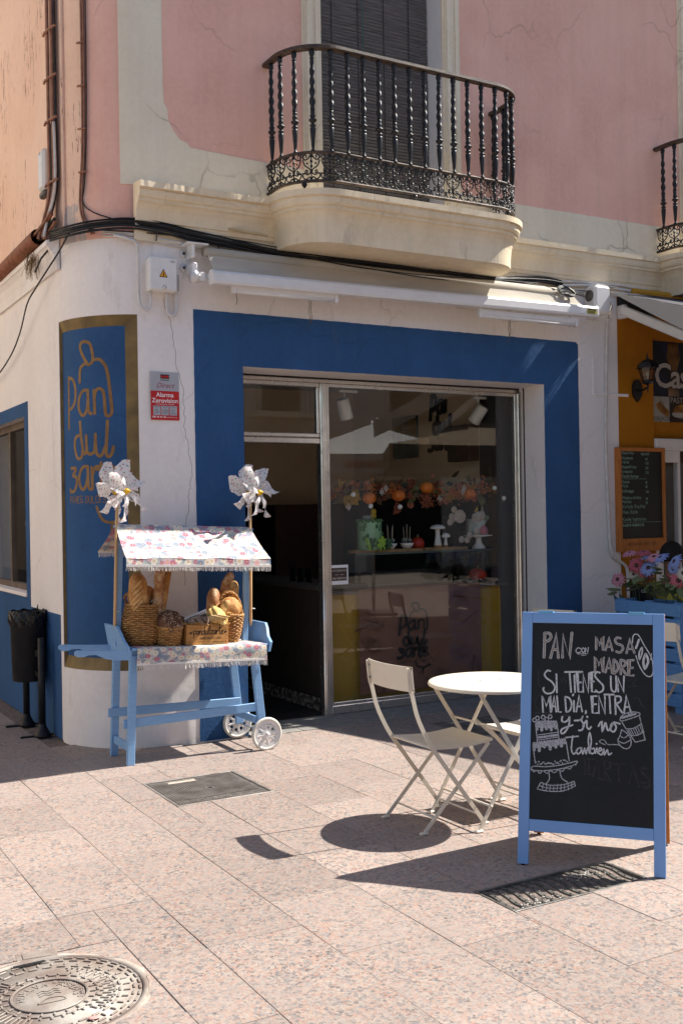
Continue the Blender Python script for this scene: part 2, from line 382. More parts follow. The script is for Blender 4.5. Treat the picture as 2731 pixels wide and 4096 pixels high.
def wob(poly, step=.06, amp=.0025, seed=1, closed=True):
    r = random.Random(seed); o = []; n = len(poly)
    for i in range(n if closed else n - 1):
        a, b = Vector(poly[i]), Vector(poly[(i + 1) % n]); L = (b - a).length; m = max(1, int(L / step)); t = (b - a).normalized() if L > 0 else Vector((1, 0)); nn = Vector((-t.y, t.x))
        for j in range(m):
            q = a + (b - a) * (j / m); q = q + nn * (r.uniform(-amp, amp) if j else 0); o.append((q.x, q.y))
    return o
_tc = {}
def text_mb(body, size, align='CENTER', bold=0.0, shear=0.0, spacing=1.0):
    cu_ = bpy.data.curves.new('lettering', 'FONT'); cu_.body = body; cu_.size = size; cu_.align_x = align; cu_.offset = bold; cu_.shear = shear; cu_.space_character = spacing; cu_.resolution_u = 3
    o = bpy.data.objects.new('lettering', cu_); COL.objects.link(o)
    dg = bpy.context.evaluated_depsgraph_get(); me = bpy.data.meshes.new_from_object(o.evaluated_get(dg))
    mb = MB(); mb.add([v.co.copy() for v in me.vertices], [tuple(p.vertices) for p in me.polygons])
    bpy.data.objects.remove(o); bpy.data.curves.remove(cu_); bpy.data.meshes.remove(me); return mb
# single stroke hand lettering: x digit, y digit (2 = baseline, 6 = x height, 8 = capital)
GL = {'A': '02 28 42,14 34', 'B': '02 08 38 46 35 05,35 44 32 02', 'C': '47 38 18 06 04 12 32 43', 'D': '02 08 28 46 44 22 02', 'E': '48 08 02 42,05 35', 'F': '48 08 02,05 35', 'G': '47 38 18 06 04 12 32 43 45 25', 'H': '02 08,42 48,05 45', 'I': '12 18', 'J': '38 33 22 12 03', 'K': '02 08,48 05 42', 'L': '08 02 42', 'M': '02 08 25 48 42', 'N': '02 08 42 48', 'O': '18 06 04 12 32 44 46 38 18', 'P': '02 08 38 47 46 35 05', 'Q': '18 06 04 12 32 44 46 38 18,24 41', 'R': '02 08 38 47 46 35 05,25 42', 'S': '47 38 18 07 06 15 35 43 32 12 03', 'T': '08 48,28 22', 'U': '08 03 12 32 43 48', 'V': '08 22 48', 'W': '08 12 25 32 48', 'X': '02 48,08 42', 'Y': '08 25 48,25 22', 'Z': '08 48 02 42',
 'a': '35 26 16 05 03 12 22 34,36 33 42', 'b': '08 02,03 12 23 35 26 05', 'c': '35 26 16 05 03 12 32', 'd': '38 32,35 26 16 05 03 12 23', 'e': '04 34 36 16 05 03 12 32', 'f': '37 28 17 12,06 26', 'g': '35 26 16 05 03 12 23,36 31 20 00', 'h': '08 02,05 16 26 35 32', 'i': '16 12,18 17', 'j': '26 21 10,28 27', 'k': '08 02,36 04 32', 'l': '18 13 22', 'm': '02 06,05 16 25 22,25 36 45 42', 'n': '02 06,05 16 26 35 32', 'o': '16 05 03 12 22 33 35 26 16', 'p': '00 06,05 16 26 35 33 22 12 03', 'q': '30 36,35 26 16 05 03 12 23', 'r': '02 06,04 16 26', 's': '36 16 05 24 33 22 02', 't': '17 13 22 32,06 26', 'u': '06 03 12 22 33,36 32', 'v': '06 12 26', 'w': '06 12 25 32 46', 'x': '06 32,02 36', 'y': '06 23,36 10', 'z': '06 36 02 32',
 '0': '18 06 04 12 22 34 36 28 18', '1': '06 18 12', '2': '07 18 28 37 02 42', '3': '08 38 15 34 33 22 02', '4': '32 38 04 44', '5': '38 08 05 25 34 33 22 02', '6': '28 05 03 12 22 33 25 04', '7': '08 38 12', '8': '18 07 06 15 25 36 37 28 18,15 03 12 22 33 25', '9': '35 15 06 18 28 36 22', '~': '47 38 18 06 04 12 32 43,05 25,04 24', '/': '01 38', ',': '13 02', '.': '12 22', ':': '13 14,16 17', '"': '18 17,28 27', '*': '15 35,24 26,14 36,16 34', '-': '05 35', '>': '05 45 26,45 24', '|': '01 09', 'í': '16 12,17 28', 'é': '04 34 36 16 05 03 12 32,17 28'}
def hand(mb, body, u0, v0, h, wd, mp, mi=0, jit=0.0, seed=3, narrow=1.0, d=.0006, slant=0.0):
    """write body from (u0,v0), capital height h; returns end u"""
    r = random.Random(seed); k = h / 6.0; u = u0
    for ch in body:
        if ch == ' ': u += 2.6 * k * narrow; continue
        g = GL.get(ch)
        if not g: continue
        mx = 0; dy = r.uniform(-jit, jit) * h; ks = k * (1 + r.uniform(-jit, jit))
        for st in g.split(','):
            pts = []
            for q in st.split():
                x, y = int(q[0]), int(q[1]) - 2; mx = max(mx, x); pts.append((u + (x * narrow + y * slant) * ks, v0 + dy + y * ks))
            mb.ribbon(pts, wd, mp, d, mi)
        u += (mx + 1.5) * k * narrow
    return u
LOGO_PIN=[('c',.0228,[(-.006,.92),(-.038,.967),(-.066,1.024),(-.069,1.06),(-.047,1.08),(-.009,1.076),(.017,1.056),(.029,1.015),(.036,.97),(.03,.935),(.004,.917),(-.026,.932)]),('c',.0228,[(-.017,.93),(-.045,.919),(-.069,.899),(-.078,.855),(-.079,.797)]),('c',.0228,[(.044,.947),(.08,.95),(.107,.93),(.134,.885),(.15,.795),(.158,.715),(.165,.644),(.169,.591),(.16,.56),(.137,.552),(.124,.57),(.12,.619),(.117,.682),(.108,.726),(.085,.745),(.056,.733),(.043,.685)]),('c',.0201,[(.047,-.075),(.066,-.124),(.093,-.169),(.139,-.187),(.191,-.179),(.251,-.149)]),('c',.0201,[(.161,-.192),(.156,-.241),(.163,-.312)])]
LOGO_LET=[('s',.0228,[(.04,.739),(.044,.571)]),('s',.0201,[(-.202,.849),(-.206,.478)]),('c',.0228,[(-.202,.842),(-.156,.828),(-.129,.779),(-.124,.715),(-.139,.653),(-.177,.62),(-.202,.623)]),('c',.0228,[(-.01,.738),(-.043,.74),(-.066,.724),(-.089,.681),(-.093,.623),(-.07,.572),(-.041,.57),(-.018,.609),(-.009,.671)]),('c',.0228,[(-.01,.742),(-.007,.617),(.003,.581),(.021,.573)]),('c',.0228,[(-.079,.426),(-.124,.418),(-.142,.365),(-.127,.293),(-.101,.263),(-.07,.281),(-.06,.343)]),('c',.0228,[(-.083,.525),(-.076,.433),(-.057,.316),(-.043,.296),(-.027,.31)]),('c',.0228,[(-.029,.426),(-.026,.324),(-.008,.294),(.024,.299),(.039,.321),(.046,.432)]),('c',.0228,[(.045,.383),(.051,.307),(.068,.28),(.092,.284),(.125,.353)]),('c',.0228,[(.137,.521),(.128,.38),(.124,.296),(.139,.269),(.162,.29),(.176,.339)]),('c',.0228,[(-.189,.199),(-.144,.199),(-.134,.185),(-.167,.148),(-.134,.138),(-.125,.095),(-.15,.041),(-.191,.033),(-.202,.052)]),('c',.0228,[(-.02,.203),(-.048,.207),(-.078,.187),(-.099,.134),(-.093,.076),(-.067,.046),(-.039,.07),(-.022,.132)]),('c',.0228,[(-.02,.209),(-.017,.082),(-.007,.051),(.011,.046)]),('s',.0228,[(.012,.202),(.019,.046)]),('c',.0228,[(.019,.144),(.037,.192),(.062,.205),(.071,.191)]),('c',.0228,[(.086,.232),(.086,.08),(.101,.037),(.129,.043)]),('s',.0201,[(.053,.181),(.138,.194)]),('c',.0228,[(.134,.103),(.175,.132),(.187,.175),(.167,.202),(.145,.18),(.135,.114),(.15,.05),(.178,.038),(.208,.068)])]
CHALK={'big':[('s',.0125,[(.086,1.051),(.084,.934)]),('c',.0125,[(.086,1.048),(.107,1.048),(.115,1.031),(.105,1.015),(.086,1.008)]),('s',.0125,[(.114,.933),(.14,1.044),(.15,.934)]),('s',.0125,[(.126,.973),(.145,.974)]),('s',.0125,[(.169,.937),(.17,1.04),(.201,.938),(.211,1.054)]),('s',.01,[(.321,.978),(.321,1.037),(.335,1.001),(.349,1.037),(.352,.977)]),('s',.01,[(.362,.975),(.379,1.032),(.394,.975)]),('s',.0087,[(.369,.992),(.389,.993)]),('c',.01,[(.431,1.032),(.415,1.035),(.406,1.023),(.414,1.008),(.435,1.0),(.44,.984),(.427,.968),(.41,.972)]),('s',.01,[(.456,.965),(.47,1.028),(.491,.967)]),('s',.0087,[(.462,.985),(.485,.985)]),('s',.01,[(.317,.879),(.316,.945),(.333,.91),(.35,.943),(.352,.878)]),('s',.01,[(.363,.874),(.379,.938),(.394,.872)]),('s',.0087,[(.37,.896),(.389,.895)]),('s',.01,[(.399,.936),(.401,.87)]),('c',.01,[(.399,.936),(.415,.919),(.418,.893),(.401,.87)]),('s',.01,[(.43,.935),(.431,.869)]),('c',.01,[(.43,.935),(.449,.928),(.449,.911),(.432,.9)]),('s',.01,[(.434,.899),(.456,.867)]),('s',.01,[(.488,.935),(.466,.933),(.466,.865),(.488,.866)]),('s',.01,[(.466,.901),(.485,.9)])],'th':[('c',.0042,[(.252,.98),(.24,.984),(.23,.973),(.236,.96),(.251,.965)]),('c',.0042,[(.262,.985),(.255,.974),(.262,.963),(.271,.975),(.262,.985)]),('s',.0042,[(.272,.962),(.273,.985),(.284,.965),(.286,.987)]),('s',.0029,[(.238,.955),(.283,.959)]),('s',.0025,[(.255,.949),(.276,.952)]),('c',.0046,[(.482,1.012),(.485,1.043),(.497,1.053),(.511,1.045),(.535,1.001),(.563,.953),(.572,.91),(.57,.876),(.555,.863),(.534,.875),(.511,.913),(.497,.956)]),('s',.0092,[(.511,1.029),(.497,.988)]),('c',.0067,[(.524,.994),(.512,.971),(.513,.94),(.525,.972),(.524,.994)]),('c',.0101,[(.54,.966),(.53,.933),(.536,.899),(.551,.933),(.54,.966)]),('s',.0034,[(.565,.968),(.562,.939)])],'med':[('c',.0078,[(.115,.873),(.1,.875),(.088,.857),(.098,.84),(.123,.823),(.136,.799),(.126,.776),(.099,.77),(.084,.784),(.086,.797)]),('s',.0078,[(.142,.861),(.146,.775)]),('s',.0078,[(.18,.871),(.261,.875)]),('s',.0078,[(.202,.871),(.21,.78)]),('s',.0078,[(.224,.859),(.228,.78)]),('s',.0078,[(.252,.872),(.236,.87),(.243,.782),(.258,.784)]),('s',.0078,[(.24,.825),(.255,.827)]),('s',.0078,[(.265,.782),(.263,.864),(.287,.783),(.29,.87)]),('s',.0078,[(.314,.876),(.3,.874),(.303,.786),(.318,.786)]),('s',.0078,[(.301,.831),(.313,.833)]),('c',.0078,[(.339,.873),(.323,.875),(.317,.857),(.334,.836),(.353,.815),(.351,.793),(.332,.784),(.32,.794)]),('c',.0078,[(.387,.86),(.389,.804),(.401,.79),(.411,.802),(.41,.861)]),('s',.0078,[(.42,.79),(.418,.854),(.443,.791),(.445,.862)]),('s',.0078,[(.084,.683),(.079,.758),(.098,.713),(.114,.758),(.119,.685)]),('s',.0078,[(.121,.687),(.133,.757),(.144,.688)]),('s',.0078,[(.125,.712),(.141,.714)]),('s',.0078,[(.146,.761),(.153,.689),(.166,.689)]),('s',.0078,[(.183,.759),(.189,.69)]),('c',.0078,[(.183,.759),(.203,.752),(.213,.726),(.205,.697),(.189,.69)]),('s',.0078,[(.223,.743),(.224,.692)]),('s',.0078,[(.217,.764),(.221,.772)]),('s',.0078,[(.234,.692),(.246,.766),(.261,.694)]),('s',.0078,[(.239,.716),(.257,.719)]),('c',.0078,[(.276,.7),(.278,.693),(.275,.686)]),('s',.0078,[(.326,.767),(.304,.766),(.307,.69),(.329,.692)]),('s',.0078,[(.306,.729),(.324,.731)]),('s',.0078,[(.335,.69),(.334,.767),(.362,.691),(.361,.773)]),('s',.0078,[(.357,.776),(.402,.777)]),('s',.0078,[(.381,.774),(.386,.692)]),('s',.0078,[(.406,.77),(.409,.688)]),('c',.0078,[(.406,.77),(.428,.769),(.431,.75),(.411,.737)]),('s',.0078,[(.411,.737),(.438,.697)]),('s',.0078,[(.445,.697),(.456,.775),(.474,.706)]),('s',.0078,[(.449,.723),(.467,.726)]),('c',.0078,[(.172,.668),(.17,.65),(.182,.644),(.197,.654),(.204,.669)]),('c',.0078,[(.204,.667),(.202,.632),(.185,.6),(.171,.592),(.166,.604),(.18,.617),(.219,.633)]),('c',.0078,[(.226,.653),(.253,.657),(.263,.672),(.258,.655),(.269,.636),(.261,.614),(.245,.61)]),('c',.0078,[(.263,.631),(.281,.655),(.282,.629),(.292,.618),(.302,.63)]),('s',.0109,[(.283,.674),(.284,.671)]),('c',.0078,[(.333,.632),(.347,.654),(.351,.613),(.364,.65),(.372,.622),(.381,.62),(.402,.656)]),('c',.0078,[(.404,.656),(.389,.642),(.388,.618),(.402,.613),(.411,.633),(.403,.653),(.428,.648)]),('c',.0062,[(.22,.585),(.214,.527),(.226,.504),(.244,.53)]),('s',.0062,[(.188,.575),(.245,.584)]),('c',.0062,[(.254,.534),(.237,.523),(.242,.505),(.256,.516),(.258,.534),(.265,.507),(.273,.532),(.279,.509),(.288,.535),(.294,.51)]),('c',.0062,[(.294,.51),(.302,.563),(.295,.602),(.289,.562),(.3,.513),(.317,.517),(.315,.534),(.304,.53)]),('c',.0062,[(.321,.512),(.327,.536),(.331,.513)]),('s',.0081,[(.325,.556),(.326,.553)]),('c',.0062,[(.331,.518),(.348,.53),(.34,.538),(.333,.518),(.348,.508),(.358,.535)]),('c',.0062,[(.358,.535),(.36,.509),(.373,.531),(.379,.51),(.392,.518)])],'dr':[('s',.0044,[(.05,.629),(.06,.55)]),('s',.0044,[(.148,.639),(.158,.566)]),('s',.0038,[(.057,.579),(.152,.597)]),('s',.0038,[(.06,.556),(.156,.576)]),('s',.0099,[(.062,.568),(.152,.585)]),('s',.0044,[(.041,.527),(.052,.452)]),('s',.0044,[(.19,.557),(.205,.472)]),('c',.0044,[(.032,.428),(.046,.439),(.099,.44),(.158,.45),(.205,.463),(.239,.473),(.234,.46),(.205,.447),(.158,.433),(.1,.423),(.052,.42),(.032,.428)]),('c',.0038,[(.032,.425),(.046,.414),(.06,.421),(.073,.409),(.088,.421),(.105,.411),(.121,.423),(.139,.416),(.156,.429),(.174,.424),(.19,.44),(.209,.437),(.221,.454),(.236,.457)]),('c',.0044,[(.114,.416),(.117,.387),(.102,.363)]),('c',.0044,[(.163,.425),(.173,.394),(.199,.378)]),('c',.0044,[(.079,.37),(.117,.359),(.18,.366),(.228,.384)]),('c',.0044,[(.062,.339),(.117,.333),(.18,.339),(.233,.364)]),('s',.0044,[(.079,.37),(.062,.339)]),('s',.0044,[(.228,.384),(.233,.364)]),('c',.0038,[(.07,.355),(.117,.346),(.18,.353),(.23,.374)]),('s',.0033,[(.09,.366),(.086,.341)]),('s',.0033,[(.106,.363),(.103,.336)]),('s',.0033,[(.122,.364),(.119,.337)]),('s',.0033,[(.138,.365),(.136,.338)]),('s',.0033,[(.154,.367),(.152,.339)]),('s',.0033,[(.17,.368),(.169,.341)]),('s',.0033,[(.185,.369),(.185,.342)]),('s',.0033,[(.201,.37),(.202,.343)]),('s',.0033,[(.217,.375),(.218,.35)]),('s',.006,[(.056,.459),(.058,.457)]),('s',.006,[(.062,.449),(.064,.447)]),('s',.006,[(.067,.462),(.07,.46)]),('s',.006,[(.073,.452),(.075,.45)]),('s',.006,[(.079,.452),(.081,.45)]),('s',.006,[(.084,.458),(.086,.456)]),('s',.006,[(.09,.461),(.092,.459)]),('s',.006,[(.095,.454),(.098,.452)]),('s',.006,[(.101,.453),(.103,.451)]),('s',.006,[(.106,.457),(.109,.455)]),('s',.006,[(.112,.459),(.114,.457)]),('s',.006,[(.118,.457),(.12,.455)]),('s',.006,[(.123,.458),(.125,.456)]),('s',.006,[(.129,.455),(.131,.453)]),('s',.006,[(.134,.454),(.136,.452)]),('s',.006,[(.14,.468),(.142,.466)]),('s',.006,[(.145,.46),(.147,.458)]),('s',.006,[(.151,.463),(.153,.461)]),('s',.006,[(.156,.459),(.158,.457)]),('s',.006,[(.162,.467),(.164,.466)]),('s',.006,[(.167,.472),(.169,.47)]),('s',.006,[(.173,.462),(.175,.46)]),('s',.006,[(.178,.475),(.18,.473)]),('s',.006,[(.184,.475),(.186,.473)]),('s',.006,[(.189,.473),(.191,.471)]),('s',.006,[(.195,.469),(.197,.467)]),('c',.0049,[(.067,.657),(.063,.649),(.054,.649),(.049,.656),(.054,.663),(.062,.664),(.067,.657)]),('c',.0049,[(.094,.662),(.09,.654),(.081,.654),(.076,.661),(.081,.669),(.089,.669),(.094,.662)]),('c',.0049,[(.125,.666),(.121,.658),(.112,.658),(.108,.665),(.112,.672),(.12,.673),(.125,.666)]),('c',.0049,[(.054,.647),(.05,.64),(.041,.639),(.037,.647),(.041,.654),(.049,.655),(.054,.647)]),('c',.0049,[(.11,.653),(.106,.646),(.097,.645),(.093,.652),(.097,.66),(.106,.66),(.11,.653)]),('s',.0132,[(.056,.641),(.057,.603)]),('s',.0132,[(.067,.642),(.067,.618)]),('s',.0132,[(.078,.642),(.079,.6)]),('s',.0132,[(.089,.643),(.089,.617)]),('s',.0132,[(.099,.643),(.1,.607)]),('s',.0132,[(.11,.644),(.111,.616)]),('s',.0132,[(.121,.644),(.122,.604)]),('s',.0132,[(.132,.645),(.132,.621)]),('s',.0132,[(.142,.645),(.143,.613)]),('s',.0143,[(.045,.542),(.046,.509)]),('s',.0143,[(.057,.545),(.057,.526)]),('s',.0143,[(.069,.547),(.069,.508)]),('s',.0143,[(.08,.55),(.081,.53)]),('s',.0143,[(.092,.552),(.093,.526)]),('s',.0143,[(.105,.554),(.105,.535)]),('s',.0143,[(.118,.557),(.119,.518)]),('s',.0143,[(.131,.559),(.131,.536)]),('s',.0143,[(.144,.561),(.144,.528)]),('s',.0143,[(.156,.564),(.157,.543)]),('s',.0143,[(.169,.566),(.169,.534)]),('s',.0143,[(.182,.569),(.182,.549)]),('c',.0043,[(.428,.668),(.435,.683),(.468,.702),(.506,.702),(.513,.692),(.482,.677),(.435,.661),(.428,.668)]),('s',.0096,[(.435,.675),(.496,.696)]),('s',.0043,[(.433,.661),(.463,.614),(.495,.571),(.536,.584),(.524,.639),(.511,.691)]),('c',.0038,[(.455,.628),(.487,.632),(.521,.655)]),('c',.0038,[(.473,.598),(.506,.603),(.532,.62)]),('s',.0034,[(.463,.627),(.48,.601)]),('s',.0034,[(.473,.628),(.489,.602)]),('s',.0034,[(.485,.63),(.499,.603)]),('s',.0034,[(.494,.634),(.508,.605)]),('s',.0034,[(.503,.64),(.516,.61)]),('s',.0034,[(.513,.648),(.524,.615)]),('c',.0058,[(.463,.696),(.475,.701),(.48,.696),(.468,.691),(.463,.696)]),('c',.0043,[(.435,.623),(.428,.596),(.419,.576),(.428,.553),(.454,.54),(.473,.553),(.475,.582),(.459,.607),(.435,.623)]),('c',.0038,[(.429,.596),(.445,.587),(.463,.6)]),('c',.0038,[(.422,.572),(.445,.564),(.472,.579)]),('c',.0038,[(.423,.555),(.402,.556),(.374,.555),(.359,.573),(.343,.572),(.34,.563),(.364,.552)])],'gh':[('s',.007,[(.267,.488),(.317,.486)]),('s',.007,[(.276,.482),(.274,.417)]),('s',.007,[(.293,.483),(.291,.416)]),('s',.007,[(.31,.408),(.327,.482),(.341,.405)]),('s',.007,[(.36,.482),(.363,.397)]),('c',.007,[(.36,.48),(.384,.476),(.384,.453),(.365,.442),(.389,.394)]),('s',.007,[(.398,.472),(.454,.471)]),('s',.007,[(.421,.462),(.424,.392)]),('s',.007,[(.464,.383),(.485,.464),(.51,.376)]),('c',.0091,[(.543,.458),(.524,.461),(.522,.442),(.552,.414),(.552,.382),(.524,.38)]),('s',.007,[(.515,.398),(.542,.399)]),('s',.0063,[(.265,.417),(.303,.418)]),('s',.0063,[(.332,.403),(.379,.396)]),('c',.005,[(.062,.878),(.061,.818),(.089,.785),(.153,.788)]),('c',.005,[(.459,.838),(.497,.854),(.482,.824),(.501,.82),(.459,.814)]),('s',.005,[(.158,.847),(.168,.822),(.177,.845),(.188,.821)]),('c',.005,[(.487,.762),(.506,.767),(.52,.739),(.539,.723)]),('c',.005,[(.069,.764),(.045,.733),(.055,.699),(.08,.698)]),('c',.0125,[(.16,.66),(.184,.676),(.209,.667),(.2,.623)]),('c',.01,[(.046,.669),(.061,.68),(.125,.678)])]}
# ---------------------------------------------------------------- materials
def G(v): return (v, v, v, 1)
m_gran = granite()
m_grout = simple('joint sand', (.22, .17, .14, 1), (.10, .08, .07, 1), 40, .95)
m_pink = plaster('pink plaster', (.86, .52, .42, 1), (.78, .445, .355, 1), .26, .35, .12)
m_peach = plaster('peach plaster', (.88, .63, .49, 1), (.82, .55, .41, 1), .0, .45, .05, None, (.24, .09, .05, 1), 1.2)
m_cream = plaster('cream plaster', (.84, .755, .60, 1), (.78, .68, .52, 1), .5, .35, .10, None)
m_corn = plaster('ochre cream moulding', (.82, .71, .53, 1), (.74, .62, .43, 1), .15, .25, .18, (.30, .23, .16, 1), None, 2.5)
m_white = plaster('off white plaster', (.86, .82, .795, 1), (.81, .76, .735, 1), .22, .22, .05, (.50, .43, .38, 1))
m_whiteb = plaster('bluish white plaster', (.82, .80, .81, 1), (.78, .76, .77, 1), .15, .22, .05)
m_blue = plaster('deep blue paint', (.033, .102, .250, 1), (.026, .080, .192, 1), .10, .45, .10, (.09, .12, .19, 1))
m_gold = simple('dull gold paint', (.215, .135, .033, 1), (.115, .072, .020, 1), 7, .5, .0, .2, 40, .5, 'pos')
m_goldl = simple('gold lettering paint', (.255, .135, .038, 1), (.20, .10, .03, 1), 20, .55, 0, 0, 40, .4, 'pos')
m_orange = plaster('orange plaster', (.40, .155, .006, 1), (.35, .125, .005, 1), .1, .3, .06)
m_alu = simple('polished aluminium', (.74, .69, .64, 1), (.62, .58, .53, 1), 8, .22, .9, 0, 30, .5, 'pos')
m_ofw = simple('white painted metal', (.76, .75, .74, 1), (.70, .69, .68, 1), 9, .4, 0, .03)
m_white2 = simple('white plastic', (.78, .77, .75, 1), (.72, .71, .69, 1), 14, .35)
m_iron = simple('black wrought iron', (.022, .022, .025, 1), (.012, .012, .013, 1), 30, .42, .3, .35, 160, .5)
m_rust = simple('rusty iron top', (.11, .075, .055, 1), (.035, .03, .028, 1), 14, .6, .25, .3, 90)
m_rail = simple('worn brown handrail', (.10, .062, .04, 1), (.035, .026, .022, 1), 10, .5, .1, .3, 60, .4, 'obj', (1, 6, 6))
m_slat = simple('weathered dark blind slat', (.20, .195, .205, 1), (.10, .097, .105, 1), 7, .55, 0, .2, 80, .3, 'pos', (1, 1, 20), (.3, .7))
m_black = simple('matt black', (.012, .012, .013, 1), (.007, .007, .008, 1), 20, .5)
m_cable = simple('black cable', (.016, .016, .018, 1), (.009, .009, .010, 1), 20, .55)
m_cablep = simple('painted brown cable', (.34, .16, .10, 1), (.24, .11, .07, 1), 18, .6, 0, .2)
m_cablew = simple('white cable', (.68, .66, .64, 1), (.56, .54, .52, 1), 18, .55)
m_terra = simple('terracotta conduit', (.30, .115, .06, 1), (.20, .075, .04, 1), 16, .7, 0, .3)
m_glass = glass('window glass', (.97, .98, .97, 1), .85)
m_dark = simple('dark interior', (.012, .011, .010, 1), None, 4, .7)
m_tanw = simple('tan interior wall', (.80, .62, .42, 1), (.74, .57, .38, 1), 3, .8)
m_must = simple('mustard panel', (.42, .24, .018, 1), (.37, .21, .016, 1), 3, .6)
m_greyst = simple('grey threshold stone', (.26, .245, .225, 1), (.19, .18, .165, 1), 14, .6, 0, .2, 60, .4, 'pos')
m_flor = floral('floral fabric', 18.0)
m_lb = simple('pale blue paint', (.235, .425, .69, 1), (.205, .38, .63, 1), 6, .45, 0, .12, 40, .4, 'obj', (2, 14, 14))
m_cast = simple('worn cast iron', (.30, .275, .25, 1), (.15, .125, .11, 1), 9, .5, .35, .3, 60, .5, 'pos')
m_castd = simple('dark cast iron', (.15, .135, .12, 1), (.07, .062, .058, 1), 20, .55, .3, .3, 60, .5, 'pos')
m_mort = simple('pale mortar', (.50, .43, .36, 1), (.36, .30, .25, 1), 24, .9, 0, .5, 60, .2, 'pos')

# ---------------------------------------------------------------- ground and paving
gb = MB(); gb.box(-40, 40, -40, 40, -.6, -.012)
struct(gb.build('ground', m_grout))
pv = struct(bpy.data.objects.new('pavement', None)); COL.objects.link(pv)
HOLES = [(-.742, -.145, -1.502, -.907), (-.160, .572, -3.692, -3.418), (1.70, 2.30, -.98, -.38), (-2.29, -1.59, -3.80, -3.10)]
PX0, PW, PL = -.145, .398, .6
ROW = {0: -3.093, -1: -2.647, -2: -2.475, -3: -3.36, -4: -3.37, 1: -2.86, 2: -3.047}
rp = random.Random(5)
def cut(r, h):
    x0, x1, y0, y1 = r; a, b, c, d = h
    if a >= x1 or b <= x0 or c >= y1 or d <= y0: return [r]
    o = []
    if a > x0: o.append((x0, a, y0, y1))
    if b < x1: o.append((b, x1, y0, y1))
    xa, xb = max(a, x0), min(b, x1)
    if c > y0: o.append((xa, xb, y0, c))
    if d < y1: o.append((xa, xb, d, y1))
    return [q for q in o if q[1] - q[0] > .012 and q[3] - q[2] > .012]
full = MB(); full.box(-PW / 2 + .0006, PW / 2 - .0006, -PL / 2 + .0006, PL / 2 - .0006, -.03, 0, .0014)
full_me = full.mesh('paving_slab', m_gran)
far = MB(); nsl = 0
for k in range(-18, 24):
    x0 = PX0 + k * PW; x1 = x0 + PW
    base = ROW.get(k, -3.0 + rp.random() * .6)
    for j in range(-16, 16):
        y0 = base + j * PL; y1 = y0 + PL
        top = 4.6 if x1 < -.72 else (.42 if x1 < .1 else (-.085 if x0 < 3.7 else .2))
        if y0 >= top or y0 < -11: continue
        rects = [(x0, x1, y0, min(y1, top))]
        whole = y1 <= top
        for h in HOLES:
            nr = []
            for r in rects: nr += cut(r, h)
            if nr != rects: whole = False
            rects = nr
        if not rects: continue
        cx_, cy_ = (x0 + x1) / 2, (y0 + y1) / 2
        # inside the photograph's view wedge?
        lx = -2.84 + (cy_ + 7.04) * .211; rx = -2.84 + (cy_ + 7.04) * 1.093
        vis = -4.9 < cy_ < 4.6 and lx - .5 < cx_ < rx + .5 and (cy_ < .3 or cx_ < -.7)
        dz = rp.uniform(-.0016, .0012)
        if vis and nsl < 298:
            if whole: o = link('paving_slab', full_me, pv)
            else:
                mb = MB()
                for r in rects: mb.box(r[0] - cx_ + .0006, r[1] - cx_ - .0006, r[2] - cy_ + .0006, r[3] - cy_ - .0006, -.03, 0, .0014)
                o = mb.build('paving_slab', m_gran, pv)
            o.location = (cx_, cy_, dz); o.rotation_euler = (rp.uniform(-.003, .003), rp.uniform(-.003, .003), 0); nsl += 1
        else:
            for r in rects: far.box(r[0] + .002, r[1] - .002, r[2] + .002, r[3] - .002, -.03, dz)
struct(far.build('outer_slabs', m_gran, pv), 'stuff')

# ---------------------------------------------------------------- corner building
bld = thing('corner_building', 'pink and cream corner building with a blue painted bakery front on its ground floor', 'building')
XZ = lambda u, v, d: (u, d, v)
CC = Vector((-.2, .6))
def arc(f0, f1, r, n): return [(CC.x + r * math.cos(math.radians(f0 + (f1 - f0) * i / n)), CC.y + r * math.sin(math.radians(f0 + (f1 - f0) * i / n))) for i in range(n + 1)]
def shell(mb, f0, f1, r0, r1, z0, z1, n=16, mi=0):
    """solid curved wall piece between radii r0<r1"""
    a, b = arc(f0, f1, r0, n), arc(f0, f1, r1, n); vs = []
    for p, q in zip(a, b): vs += [(p[0], p[1], z0), (q[0], q[1], z0), (q[0], q[1], z1), (p[0], p[1], z1)]
    fs = [(0, 1, 2, 3), (4 * n, 4 * n + 3, 4 * n + 2, 4 * n + 1)]
    for i in range(n):
        o = 4 * i
        for j in range(4): fs.append((o + j, o + 4 + j, o + 4 + (j + 1) % 4, o + (j + 1) % 4))
    mb.add(vs, fs, mi, False)
    for q in range(len(mb.sm) - 4 * n, len(mb.sm)): mb.sm[q] = False
# ground floor wall with the shop opening
g = MB()
g.box(-.2, .383, 0, .33, -.02, 2.676); g.box(3.202, 3.62, 0, .33, -.02, 2.676); g.box(-.2, 3.62, 0, .33, 2.676, 3.53)
g.build('ground_floor_wall', m_white, bld)
g = MB(); g.box(3.62, 4.062, 0, .33, -.02, 3.53); g.build('white_pillar', m_whiteb, bld)
g = MB()
outer = wob([(.006, 0), (.006, 3.062), (3.57, 3.062), (3.592, 3.04), (3.592, 0)], .05, .0016, 2, False) + [(3.592, 0)]
inner = wob([(3.2025, 0), (3.2025, 2.6765), (.3825, 2.6765), (.3825, 0)], .05, .0010, 3, False) + [(.3825, 0)]
def quadstrip(poly_o, poly_i): return None
def U(mb, o, i, y0, y1):
    mb.prism(o + i, XZ, y0, y1)
U(g, outer, inner, -.004, -.0004)
g.build('blue_surround', m_blue, bld)
g = MB(); g.box(3.1975, 3.2035, .262, .276, .0, 2.672); g.build('sealant_joint', m_black, bld)
